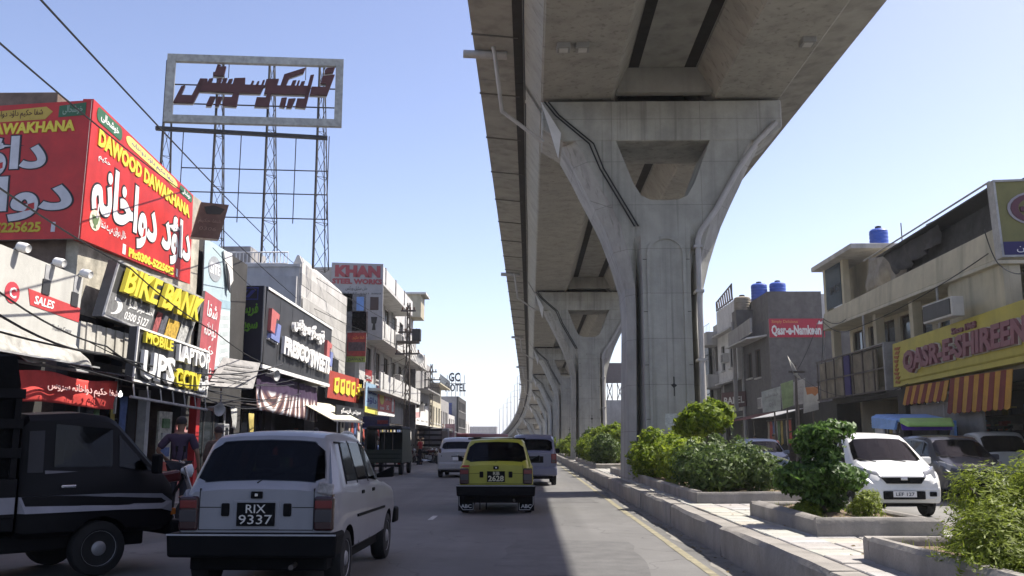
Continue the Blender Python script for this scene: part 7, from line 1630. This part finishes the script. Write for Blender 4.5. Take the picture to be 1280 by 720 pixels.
W_(MB().box(-1.1, 1.1, 0, 8, .5, 2.6), 'body', mr, bevel=.15); W_(MB().box(-1.115, 1.115, .6, 7.6, 1.5, 2.15), 'window_band', cglass); W_(MB().box(-.9, .9, -.02, .1, 1.45, 2.2), 'rear_window', cglass)
for sx in (-1, 1):
    for y in (1.6, 6.2): W_(MB().lathe((sx * .98, y, .42), (sx, 0, 0), [(.2, -.1), (.42, -.1), (.42, .13), (.2, .13)], 16), 'wheel', tyre_m, smooth=40)

# ---- motorcycles
def motorcycle(label, loc, rz, tank_m, group='motorcycles parked along the left kerb'):
    t = thing('motorcycle', label, 'motorcycle', loc, rz, group); W_ = lambda mb, n, m, p=None, **k: mb.build(n, m, p or t, world=False, **k)
    for y in (-.62, .62):
        w = W_(MB().lathe((0, y, .29), (1, 0, 0), [(.245, -.035), (.28, -.03), (.29, 0), (.28, .03), (.245, .035), (.24, 0)], 24), 'wheel', tyre_m, smooth=50)
        mb = MB(); mb.lathe((0, y, .29), (1, 0, 0), [(.05, -.07), (.06, -.03), (.06, .03), (.05, .07)], 12)
        for k in range(10): a = k * PI / 5; mb.tube([(0.03 * (-1) ** k, y, .29), (0, y + .245 * math.cos(a), .29 + .245 * math.sin(a))], .004, 3)
        W_(mb, 'rim', chrome, w)
        W_(MB().hexa([(-.05, y - .26, .52), (.05, y - .26, .52), (.05, y + .2, .60), (-.05, y + .2, .60), (-.05, y - .24, .54), (.05, y - .24, .54), (.05, y + .18, .62), (-.05, y + .18, .62)]), 'mudguard', tank_m, bevel=.01)
    for sx in (-1, 1): W_(MB().tube([(sx * .07, .64, .29), (sx * .07, .42, .95)], .022, 6), 'fork', chrome); W_(MB().tube([(sx * .08, -.62, .3), (sx * .09, -.42, .70)], .03, 6), 'shock_absorber', chrome)
    W_(MB().tube([(0, .42, .85), (0, .0, .72), (0, -.6, .68)], .025, 6).tube([(0, .42, .8), (0, .2, .38), (0, -.25, .33), (0, -.3, .68)], .022, 6), 'frame', trim_m)
    W_(MB().hexa([(-.06, -.02, .70), (.06, -.02, .70), (.06, .40, .76), (-.06, .40, .76), (-.12, .02, .86), (.12, .02, .86), (.1, .36, .92), (-.1, .36, .92)]), 'fuel_tank', tank_m, bevel=.04); W_(MB().hexa([(-.11, -.72, .70), (.11, -.72, .70), (.09, .0, .72), (-.09, .0, .72), (-.12, -.72, .80), (.12, -.72, .80), (.1, .02, .82), (-.1, .02, .82)]), 'seat', trim_m, bevel=.03)
    W_(MB().tube([(-.34, .30, 1.04), (-.12, .40, 1.02), (.12, .40, 1.02), (.34, .30, 1.04)], .014, 6), 'handlebar', chrome); W_(MB().lathe((0, .5, .90), (0, 1, 0), [(.03, -.12), (.09, -.02), (.095, .03), (.03, .06)], 14), 'head_lamp', lamp_w, smooth=50)
    W_(MB().box(-.11, .11, -.08, .18, .30, .55), 'engine', M('engine_alloy', (.25, .25, .25), rough=.4, metal=.5), bevel=.03); W_(MB().tube([(.1, .18, .4), (.12, .1, .25), (.13, -.3, .25), (.14, -.85, .34)], [.02, .02, .035, .04], 8), 'exhaust', chrome)
    W_(MB().box(-.05, .05, -.80, -.76, .60, .68), 'tail_lamp', lamp_r, bevel=.008)
    for sx in (-1, 1): W_(MB().tube([(sx * .28, .34, 1.04), (sx * .3, .36, 1.18)], .006, 4).obox((sx * .32, .36, 1.21), .12, .02, .08), 'mirror', trim_m)
    return t
m1 = motorcycle('motorcycle parked between the black pickup and the standing man', (-5.35, 13.2, 0), R(-60), M('red_tank', (.07, .008, .008), rough=.3))
for k, (x, y, a, lab) in enumerate(((-6.5, 60, -75, 'first of the distant motorcycles parked beyond the loader van'), (-7.0, 62.5, -60, 'second of the distant motorcycles parked beyond the loader van'), (-6.2, 64, -100, 'third of the distant motorcycles, nearest the truck'), (-7.6, 57.5, -70, 'motorcycle half behind the loader van at the kerb'))):
    copy_tree(m1, (x, y, 0), R(a), lab)

# ================================================================== people
skin_m = M('brown_skin', (.20, .115, .075), rough=.6, var=.1); hair_m = M('black_hair', (.012, .01, .01), rough=.7, var=.3)
def skin_mesh(name, chains, m, parent, levels=1, extra=None):
    """chains: list of [(point, radius), ...]; first point of the first chain is the root; joined where points coincide"""
    bm = bmesh.new(); lay = bm.verts.layers.skin.verify(); V = {}
    for ci, ch in enumerate(chains):
        prev = None
        for p, r in ch:
            key = tuple(round(c, 4) for c in p)
            if key not in V:
                v = bm.verts.new(p); V[key] = v; v[lay].radius = (r, r) if not isinstance(r, tuple) else r; v[lay].use_root = (len(V) == 1)
            v = V[key]
            if prev is not None and prev is not v and not any(prev in e.verts for e in v.link_edges): bm.edges.new((prev, v))
            prev = v
    me = bpy.data.meshes.new(name); bm.to_mesh(me); bm.free()
    o = bpy.data.objects.new(name, me); COL.objects.link(o)
    md = o.modifiers.new('skin', 'SKIN'); md.use_smooth_shade = True; md.branch_smoothing = .3
    sb = o.modifiers.new('sub', 'SUBSURF'); sb.levels = levels; sb.render_levels = levels
    dg_ = bpy.context.evaluated_depsgraph_get(); me2 = bpy.data.meshes.new_from_object(o.evaluated_get(dg_), depsgraph=dg_)
    bpy.data.objects.remove(o); me2.name = name; me2.materials.clear(); me2.materials.append(m)
    if extra:
        bm = bmesh.new(); bm.from_mesh(me2)
        for c, sx, sy, sz in extra:
            mt = Matrix.Translation(c) @ Matrix.Diagonal((sx, sy, sz, 1)); bmesh.ops.create_uvsphere(bm, u_segments=10, v_segments=7, radius=1, matrix=mt)
        for f in bm.faces: f.smooth = True
        bm.to_mesh(me2); bm.free()
    ob = bpy.data.objects.new(name, me2); COL.objects.link(ob); ob.parent = parent; KIDS.setdefault(parent, []).append(ob)
    return ob
def person(label, loc, rz, shirt_m, trouser_m, pose, group=None, h=1.72, long_shirt=False, hair=None, scarf=None):
    """faces +Y; pose gives elbows, wrists, knees, ankles for left/right"""
    t = thing('person', label, 'person', loc, rz, group); k = h / 1.72; v = lambda p: Vector(p) * k
    hip, ch, nk, hd = (0, 0, .92), (0, -.01, 1.28), (0, 0, 1.47), (0, .03, 1.60)
    ch_body = [[(v((0, 0, .93)), .13 * k), (v((0, 0, 1.08)), .115 * k), (v(ch), .14 * k), (v((0, 0, 1.40)), .09 * k), (v(nk), .055 * k), (v((0, .015, 1.545)), .075 * k), (v((0, .02, 1.62)), .09 * k), (v((0, .015, 1.69)), .065 * k)]]
    sleeves = [[(v((0, 0, .93)), .155 * k), (v((0, 0, 1.08)), .14 * k), (v(ch), .165 * k), (v((0, 0, 1.39)), .115 * k), (v((0, 0, 1.44)), .07 * k)]]
    legs = []
    for s in (-1, 1):
        el, wr, kn, an = pose['el'][0 if s < 0 else 1], pose['wr'][0 if s < 0 else 1], pose['kn'][0 if s < 0 else 1], pose['an'][0 if s < 0 else 1]
        sh = (s * .19, -.01, 1.385); el_ = Vector(el); wr_ = Vector(wr); d = (wr_ - el_).normalized()
        ch_body.append([(v((0, 0, 1.40)), .09 * k), (v(sh), .06 * k), (v(el), .042 * k), (v(wr_), .027 * k), (v(wr_ + d * .05), .036 * k), (v(wr_ + d * .09), .032 * k)])
        side = d.cross(Vector((0, 1, .3))).normalized(); nrm = side.cross(d).normalized()
        for q, (o, ln) in enumerate(((-.03, .062), (-.011, .075), (.010, .07), (.028, .055))):
            b0_ = wr_ + d * .09 + side * o; ch_body.append([(v(wr_ + d * .09), .032 * k), (v(b0_ + d * .02), .010 * k), (v(b0_ + d * (.02 + ln * .5) + nrm * .008), .009 * k), (v(b0_ + d * (.02 + ln) + nrm * .03), .007 * k)])
        ch_body.append([(v(wr_ + d * .05), .036 * k), (v(wr_ + d * .07 + side * -.045), .011 * k), (v(wr_ + d * .10 + side * -.062 + nrm * .015), .009 * k)])
        sleeves.append([(v((0, 0, 1.39)), .115 * k), (v(sh), .085 * k), (v(Vector(sh).lerp(el_, .6)), .072 * k)] + ([(v(el), .064 * k), (v(el_.lerp(wr_, .85)), .05 * k)] if long_shirt else [(v(Vector(sh).lerp(el_, .85)), .068 * k)]))
        hp = (s * .095, 0, .88)
        ch_body.append([(v((0, 0, .93)), .13 * k), (v(hp), .09 * k), (v(kn), .055 * k), (v(an), .04 * k), (v(Vector(an) + Vector((s * .01, .05, -.05))), .038 * k), (v(Vector(an) + Vector((s * .02, .15, -.06))), .03 * k)])
        legs.append([(v((0, 0, .95)), .15 * k), (v(hp), .115 * k), (v(kn), .088 * k), (v(Vector(an) + Vector((0, 0, .03))), .072 * k)])
    skin_mesh('body', ch_body, skin_m, t, 1, [(v((-.085, .01, 1.615)), .012, .025, .034), (v((.085, .01, 1.615)), .012, .025, .034), (v((0, .115, 1.605)), .016, .024, .024), (v((0, .10, 1.565)), .03, .012, .009), (v((-.034, .103, 1.632)), .013, .008, .008), (v((.034, .103, 1.632)), .013, .008, .008)])
    skin_mesh('trousers', legs, trouser_m, t)
    if long_shirt:   # kameez hem falling to the knee
        mb = MB(); n = 20; prof = [(1.0, .175), (.85, .20), (.7, .215), (.52, .235)]; vs = []
        for z, r in prof:
            for i in range(n): a = 2 * PI * i / n; w = 1 + .05 * math.sin(a * 5 + z * 3); vs.append(v((r * 1.08 * w * math.cos(a), r * .78 * w * math.sin(a), z)))
        mb.add(vs, [(j * n + i, j * n + (i + 1) % n, j * n + n + (i + 1) % n, j * n + n + i) for j in range(3) for i in range(n)]); mb.build('shirt_hem', shirt_m, t, world=False, smooth=60)
    skin_mesh('shirt', sleeves, shirt_m, t)
    hm = MB(); n = 14; vs = []
    for j in range(7):
        th = PI * .62 * j / 6
        for i in range(n):
            a = 2 * PI * i / n; rx, ry, rz_ = .093, .105, .10; lift = .03 * max(0, math.sin(a)) * (j / 6)
            vs.append(v((rx * math.sin(th) * math.cos(a), .005 + ry * math.sin(th) * math.sin(a), 1.645 + rz_ * math.cos(th) + lift * 1.6)))
    hm.add(vs, [(j * n + i, j * n + (i + 1) % n, j * n + n + (i + 1) % n, j * n + n + i) for j in range(6) for i in range(n)]).build('hair' if not scarf else 'headscarf', scarf or hair_m, t, world=False, smooth=180)
    for s in (0, 1):
        a = Vector(pose['an'][s]); mb = MB(); mb.hexa([v(a + Vector((-.05, -.09, -.10))), v(a + Vector((.05, -.09, -.10))), v(a + Vector((.05, .19, -.10))), v(a + Vector((-.05, .19, -.10))), v(a + Vector((-.045, -.08, -.02))), v(a + Vector((.045, -.08, -.02))), v(a + Vector((.04, .16, -.05))), v(a + Vector((-.04, .16, -.05)))]); mb.build('shoe', trim_m, t, world=False, bevel=.02)
    return t
ST = dict(kn=[(-.105, .02, .49), (.105, .02, .49)], an=[(-.11, -.01, .10), (.115, -.02, .10)])
SEAT = dict(kn=[(-.12, .40, .97), (.12, .40, .97)], an=[(-.12, .52, .84), (.12, .52, .84)], el=[(-.26, .12, 1.16), (.26, .12, 1.16)], wr=[(-.16, .38, 1.22), (.16, .38, 1.22)])
person('man seen from behind in a dark purple T-shirt and dark trousers beside the motorcycle', (-6.15, 16.3, 0), R(8), M('purple_cotton', (.045, .03, .055), rough=.9, var=.2), M('dark_trouser', (.016, .016, .022), rough=.9),
       dict(ST, el=[(-.36, -.08, 1.15), (.30, -.03, 1.12)], wr=[(-.26, .10, 1.02), (.31, .08, .90)]), h=1.74)
person('person in a brown long shirt and dark headscarf just right of the man in purple', (-6.15, 18.3, .0), R(40), M('brown_cotton', (.075, .05, .04), rough=.9, var=.2), M('dark_trouser'),
       dict(ST, el=[(-.27, -.02, 1.12), (.27, -.02, 1.12)], wr=[(-.22, .14, .98), (.22, .14, .98)]), h=1.6, long_shirt=True, scarf=M('dark_scarf', (.03, .02, .02), rough=.9))
person('man in a white long shirt standing beyond the clipped shrub on the right', (9.3, 30.5, 0), R(150), M('white_cotton', (.5, .49, .46), rough=.9, var=.08), M('white_cotton'),
       dict(ST, el=[(-.26, -.02, 1.12), (.26, -.02, 1.12)], wr=[(-.24, .08, .88), (.24, .08, .88)]), h=1.72, long_shirt=True)
person('distant man in dark clothes on the kerb beyond the loader van', (-7.4, 52, .0), R(20), M('dark_trouser'), M('dark_trouser'), dict(ST, el=[(-.25, 0, 1.12), (.25, 0, 1.12)], wr=[(-.22, .05, .9), (.22, .05, .9)]), h=1.72)
person('man in dark clothes in the shop shade by the right-hand stall', (11.2, 43, .0), R(200), M('maroon_cotton', (.12, .03, .03), rough=.9), M('dark_trouser'), dict(ST, el=[(-.25, 0, 1.12), (.25, 0, 1.12)], wr=[(-.22, .05, .9), (.22, .05, .9)]), h=1.72)

for k, (x, y, a, m_, lab) in enumerate(((-7.6, 33.0, 30, ('grey_cotton', (.12, .12, .13)), 'man in grey walking past the FRESCO shop front'), (-7.9, 46.5, 160, ('pale_cotton', (.35, .33, .3)), 'man in a pale shirt under the dark blue low sign'), (-6.9, 58.6, 70, ('red_cotton', (.3, .04, .04)), 'man in red standing by the distant motorcycles'), (11.4, 47.5, 190, ('grey_cotton', (.12, .12, .13)), 'man in grey at the clothes stall across the road'))):
    person(lab, (x, y, .13 if x < -7 else 0), R(a), M(m_[0], m_[1], rough=.9, var=.1), M('dark_trouser'), dict(ST, el=[(-.25, 0, 1.12), (.25, 0, 1.12)], wr=[(-.22, .05, .9), (.22, .08, .92)]), h=1.7)

for c_, x, y, z, m_, lab in ((car1, .31, 1.52, -.40, 'purple_cotton', 'driver of the silver-white hatchback, seen dimly through its windows'), (car2, .31, 1.52, -.40, 'grey_cotton', 'driver of the yellow taxi, seen dimly through the rear window')):
    p_ = c_.root.matrix_basis @ Vector((x, y, z)); person(lab, p_, c_.root.rotation_euler.z, M(m_), M('dark_trouser'), SEAT, h=1.6)
p_ = car3.root.matrix_basis @ Vector((.34, 1.62, -.42)); person('driver of the oncoming white compact car behind its windscreen', p_, R(180), M('pale_cotton'), M('dark_trouser'), SEAT, h=1.6)
# ================================================================== planting on the median
lm_bright = leaf_mat('leaf_bright', (.07, .13, .008), (.34, .42, .04), .5)
lm_dark = leaf_mat('leaf_dark', (.025, .055, .012), (.13, .19, .045), .35)
lm_top = leaf_mat('leaf_clipped', (.02, .05, .01), (.12, .22, .04), .35)
lm_thuja = leaf_mat('leaf_thuja', (.10, .14, .015), (.27, .33, .04), .5)
lm_palm = leaf_mat('leaf_palm', (.06, .09, .025), (.15, .19, .06), .35)
bark = M('bark', (.09, .07, .05), var=.3, scale=12, bump=.5)
def foliage_mesh(blobs, n, size, seed, thin=.55, up=.35, shell=.5):
    rg_ = np.random.default_rng(seed); w = np.array([b[3] * b[4] * b[5] for b in blobs]) ** .67; w /= w.sum()
    idx = rg_.choice(len(blobs), n, p=w); B = np.array(blobs)[idx]
    d = rg_.normal(size=(n, 3)); d /= np.linalg.norm(d, axis=1)[:, None]
    ph = rg_.uniform(0, 6, 6)
    lump = 1 + .16 * np.sin(d[:, 0] * 5 + ph[0] + idx) * np.sin(d[:, 1] * 6 + ph[1]) + .12 * np.sin(d[:, 2] * 9 + ph[2] + d[:, 0] * 7) + .09 * np.sin(d[:, 1] * 15 + ph[3] + idx * 2)
    rad = (shell + (1 - shell) * rg_.uniform(0, 1, n) ** .45) * lump
    rad *= np.where(rg_.uniform(size=n) < .05, rg_.uniform(1.02, 1.25, n), 1)
    c = B[:, :3] + d * B[:, 3:6] * rad[:, None]
    hole = np.sin(c[:, 0] * 11 + ph[3]) * np.sin(c[:, 1] * 10 + ph[4]) * np.sin(c[:, 2] * 12 + ph[5]); c = np.where((hole > .30)[:, None], B[:, :3] + d * B[:, 3:6] * rad[:, None] * .45, c)
    nr = d * .9 + rg_.normal(size=(n, 3)) * .6 + np.array([0, 0, up]); nr /= np.linalg.norm(nr, axis=1)[:, None]
    t = np.cross(nr, rg_.normal(size=(n, 3))); t /= np.linalg.norm(t, axis=1)[:, None]; b = np.cross(nr, t)
    s = size * rg_.uniform(.6, 1.35, n)[:, None]
    v = np.stack([c - t * s, c + b * s * thin - nr * s * .12, c + t * s, c - b * s * thin - nr * s * .12], 1).reshape(-1, 3)
    me = bpy.data.meshes.new('crown'); me.vertices.add(4 * n); me.vertices.foreach_set('co', v.astype(np.float32).ravel())
    me.loops.add(4 * n); me.loops.foreach_set('vertex_index', np.arange(4 * n, dtype=np.int32)); me.polygons.add(n); me.polygons.foreach_set('loop_start', np.arange(0, 4 * n, 4, dtype=np.int32))
    me.update(calc_edges=True); return me
def shrub(name, label, loc, blobs, n, size, mat_, seed, group=None, trunk=True, cat='shrub', **k):
    t = thing(name, label, cat, loc, 0, group); me = foliage_mesh(blobs, n, size, seed, **k); me.materials.append(mat_)
    o = bpy.data.objects.new('crown', me); COL.objects.link(o); o.parent = t; KIDS.setdefault(t, []).append(o)
    if trunk:
        r_ = random.Random(seed); mb = MB()
        for b in blobs[:10]:
            for q in range(3):
                a = r_.uniform(0, 6.28); p0 = Vector((b[0] * .3, b[1] * .3, 0)); p2 = Vector((b[0] + b[3] * .6 * math.cos(a), b[1] + b[4] * .6 * math.sin(a), b[2] + b[5] * .3)); p1 = p0.lerp(p2, .5) + Vector((r_.uniform(-.05, .05), r_.uniform(-.05, .05), .08)); mb.tube([p0, p1, p2], [.026, .017, .006], 5)
        mb.build('stem', bark, t, world=False)
    return t
Z = .455
# bright hedge clump by the pillar foot (catches the sun on top)
shrub('shrub', 'bright yellow-green hedge bush at the foot of the nearest pillar', (3.3, 21.2, Z), [(0, 0, .55, .42, .8, .55), (.1, .9, .5, .45, .8, .5), (-.05, -.9, .45, .4, .6, .5), (.25, .3, .8, .4, .6, .4)], 7000, .058, lm_bright, 1, shell=.35)
shrub('shrub', 'big dark-leaved bush filling the front of the pillar bed', (3.36, 16.8, Z), [(-.1, -.4, .36, .52, .6, .42), (.42, .1, .42, .5, .7, .48), (-.28, .8, .4, .4, .8, .45), (.62, -.5, .34, .4, .45, .38), (.1, .9, .5, .45, .6, .36)], 13000, .05, lm_dark, 2, thin=.4, shell=.35)
tr = shrub('clipped_tree', 'round clipped ball tree with bright leaves right of the nearest pillar', (3.58, 19.0, Z), [(0, 0, 1.34, .50, .5, .32), (-.32, .1, 1.2, .30, .35, .22), (.22, 0, 1.40, .32, .36, .25)], 9000, .055, lm_bright, 3, trunk=False, cat='tree', shell=.35)
MB().tube([(0, 0, 0), (.03, .02, .6), (-.02, 0, 1.3)], [.05, .04, .03], 7).build('trunk', bark, tr, world=False)
# palm fronds
pl = thing('palm', 'low cycad palm with arching fronds behind the dark bush', 'palm', (3.95, 18.2, Z)); r_ = random.Random(8)
for k in range(16):
    a = 2 * PI * k / 16 + r_.uniform(-.15, .15); L_ = r_.uniform(.8, 1.15); el = r_.uniform(.5, 1.2); pts = []
    for i in range(9):
        s = i / 8; pts.append(Vector((math.cos(a) * L_ * s * math.cos(el * (1 - .5 * s)), math.sin(a) * L_ * s * math.cos(el * (1 - .5 * s)), .45 + L_ * s * math.sin(el) - .75 * s * s * L_ * .7)))
    mb = MB(); mb.tube(pts, .008, 4)
    for i in range(1, 9):
        for q in range(3):
            p = pts[i - 1].lerp(pts[i], q / 3); d = (pts[i] - pts[i - 1]).normalized(); sd_ = d.cross(Vector((0, 0, 1))).normalized(); ln = .2 * (1 - abs(i / 8 - .45) * 1.1)
            for s in (-1, 1): e = p + sd_ * s * ln + d * ln * .5 - Vector((0, 0, .04)); mb.add([p - d * .008, p + d * .008, e], [(0, 1, 2)])
    mb.build('frond', lm_palm, pl, world=False)
MB().lathe((0, 0, 0), (0, 0, 1), [(.12, 0), (.14, .25), (.1, .48)], 10).build('trunk', bark, pl, world=False)
# two-tiered clipped shrub
tp_ = shrub('clipped_shrub', 'two-tiered dark clipped shrub in the small planter bed', (3.42, 11.1, Z), [(0, 0, .22, .26, .28, .24), (-.05, 0, .46, .46, .46, .17), (0, 0, .68, .22, .24, .2), (-.24, .1, .40, .26, .32, .16), (.22, -.1, .44, .26, .3, .15), (.06, 0, .95, .34, .32, .11), (-.06, .05, .84, .24, .24, .11), (.16, 0, 1.02, .26, .25, .08)], 12000, .034, lm_top, 4, trunk=False, shell=.4, thin=.6)
MB().tube([(0, 0, 0), (.02, 0, .4), (.05, 0, .95)], [.04, .035, .02], 7).build('trunk', bark, tp_, world=False)
shrub('shrub', 'small feathery yellow-green plant beside the clipped shrub', (3.70, 10.5, Z), [(0, 0, .12, .17, .17, .17), (.06, .05, .2, .12, .12, .12)], 2600, .03, lm_thuja, 5, thin=.2, up=.8)
shrub('shrub', 'low green tuft at the left foot of the clipped shrub', (3.2, 11.0, Z), [(0, 0, .07, .16, .2, .1)], 1500, .03, lm_thuja, 6, thin=.25, up=.8)
# feathery thuja at the right edge
shrub('shrub', 'feathery yellow-green thuja bush at the right edge, nearest the camera', (3.55, 6.5, Z), [(-.55, -.35, .12, .32, .5, .26), (-.42, -.1, .2, .3, .5, .28), (-.25, .0, .25, .36, .45, .30), (.1, -.3, .3, .42, .5, .34), (.25, .4, .40, .42, .5, .36), (-.32, .3, .45, .22, .3, .24), (.42, -.2, .46, .35, .4, .28), (.05, .1, .5, .3, .35, .25), (.5, .2, .2, .35, .5, .3)], 40000, .026, lm_thuja, 7, thin=.22, up=.9, shell=.3)
shrub('shrub', 'trailing end of the thuja planting under the camera on the right', (3.75, 4.8, Z), [(0, 0, .25, .5, .8, .32)], 7000, .028, lm_thuja, 17, thin=.22, up=.9, shell=.3)
# row of shrubs going away down the median
specs = [(3.0, 23.2, 1, 1.0, 'bright'), (4.1, 21.5, 2, .9, 'dark'), (2.95, 37.0, 3, 1.0, 'dark'), (3.6, 38.4, 4, 1.1, 'bright'), (3.0, 41.0, 5, 1.15, 'bright'), (3.7, 43.5, 6, 1.2, 'dark'), (3.0, 46, 7, 1.1, 'bright'), (3.3, 49.5, 8, 1.25, 'dark'), (3.0, 59.5, 9, 1.2, 'bright'), (3.5, 63, 10, 1.3, 'dark'), (3.1, 68, 11, 1.2, 'bright'), (3.4, 73, 12, 1.3, 'dark'), (3.1, 79, 13, 1.2, 'bright'), (3.2, 93, 14, 1.3, 'dark'), (3.2, 103, 15, 1.3, 'bright'), (3.2, 111, 16, 1.3, 'dark')]
base = {}
nm = ['small bright bush close behind the foot of the nearest pillar', 'dark bush on the right behind the nearest pillar', 'low dark bush at the front of the second planter', 'bright bush second in the planter of the second pillar', 'bright rounded bush left of the second pillar', 'dark bush right of the second pillar', 'bright bush beside the second pillar', 'large dark bush behind the second pillar', 'bright bush at the front of the third planter', 'dark bush second in the third planter', 'bright bush in the middle of the third planter', 'dark bush behind the third pillar', 'bright bush at the end of the third planter', 'dark bush at the front of the fourth planter', 'bright bush in the middle of the fourth planter', 'farthest dark bush on the median']
for k, (x, y, sd_, sc, kind) in enumerate(specs):
    if kind not in base:
        base[kind] = shrub('shrub', nm[k], (x, y, Z), [(0, 0, .5, .5, .6, .5), (.25, .35, .6, .4, .5, .45), (-.2, -.3, .45, .4, .5, .42), (.05, 0, .95, .32, .35, .28)], 8000, .05, lm_bright if kind == 'bright' else lm_dark, 20 + k, 'shrubs down the median'); base[kind].scale = (sc, sc, sc)
    else:
        c = copy_tree(base[kind], (x, y, Z), R(sd_ * 77), nm[k]); c.scale = (sc, sc, sc * (.85 + .08 * (k % 4)))
# taller clipped trees beyond
for k, (x, y) in enumerate(((3.6, 39.8), (3.5, 45.0))): copy_tree(tr, (x, y, Z), R(50 * k + 30), ['clipped ball tree left of the second pillar foot', 'clipped ball tree close beside the second pillar'][k])
# weeds and dry leaves in the beds
rg_ = np.random.default_rng(5); mb = MB()
for k in range(900):
    p = PLANTERS[rg_.integers(0, 3)]; x, y = rg_.uniform(p[0] + .1, p[1] - .1), rg_.uniform(p[2] + .1, min(p[3], p[2] + 5) - .1); a = rg_.uniform(0, 6.28); h = rg_.uniform(.03, .11)
    mb.add([(x, y, .445), (x + .012 * math.cos(a), y + .012 * math.sin(a), .445), (x + .05 * math.cos(a + 1), y + .05 * math.sin(a + 1), .455 + h)], [(0, 1, 2)])
tag(mb.build('weeds', lm_thuja, loc=(3, 10, .445)), 'thin weeds sprouting in the median planter beds', 'weeds', kind='stuff')

lm_dry = leaf_mat('dry_leaf', (.12, .08, .03), (.3, .22, .1), .2); mb = MB()
for k in range(700):
    if rg_.uniform() < .6: x, y, z = 2.2 - abs(rg_.normal()) * .12, rg_.uniform(3, 40), .006
    else: x, y, z = rg_.uniform(2.55, 4.7), rg_.uniform(3, 30), .352
    a = rg_.uniform(0, 6.28); s = rg_.uniform(.008, .028); c, d = math.cos(a) * s, math.sin(a) * s
    mb.add([(x - c, y - d, z), (x + d * .6, y - c * .6, z + s * .4), (x + c, y + d, z + s * .1), (x - d * .6, y + c * .6, z)], [(0, 1, 2, 3)])
tag(mb.build('litter', lm_dry, loc=(2, 10, 0)), 'dry leaves and litter scattered along the median kerb', 'litter', kind='stuff')
# ================================================================== dusty air
hz = bpy.data.materials.new('dusty_air'); hz.use_nodes = True
hn = hz.node_tree; hn.nodes.remove(hn.nodes['Principled BSDF'])
pv = hn.nodes.new('ShaderNodeVolumePrincipled'); pv.inputs['Color'].default_value = (.9, .93, .97, 1); pv.inputs['Density'].default_value = .0004; pv.inputs['Anisotropy'].default_value = .3
hn.links.new(pv.outputs[0], hn.nodes['Material Output'].inputs['Volume'])
hb = MB().box(-3010, 3010, -70, 5010, -1.2, 26).build('haze', hz); hb['kind'] = 'stuff'
tag(hb, 'thin dusty haze filling the street', 'haze')
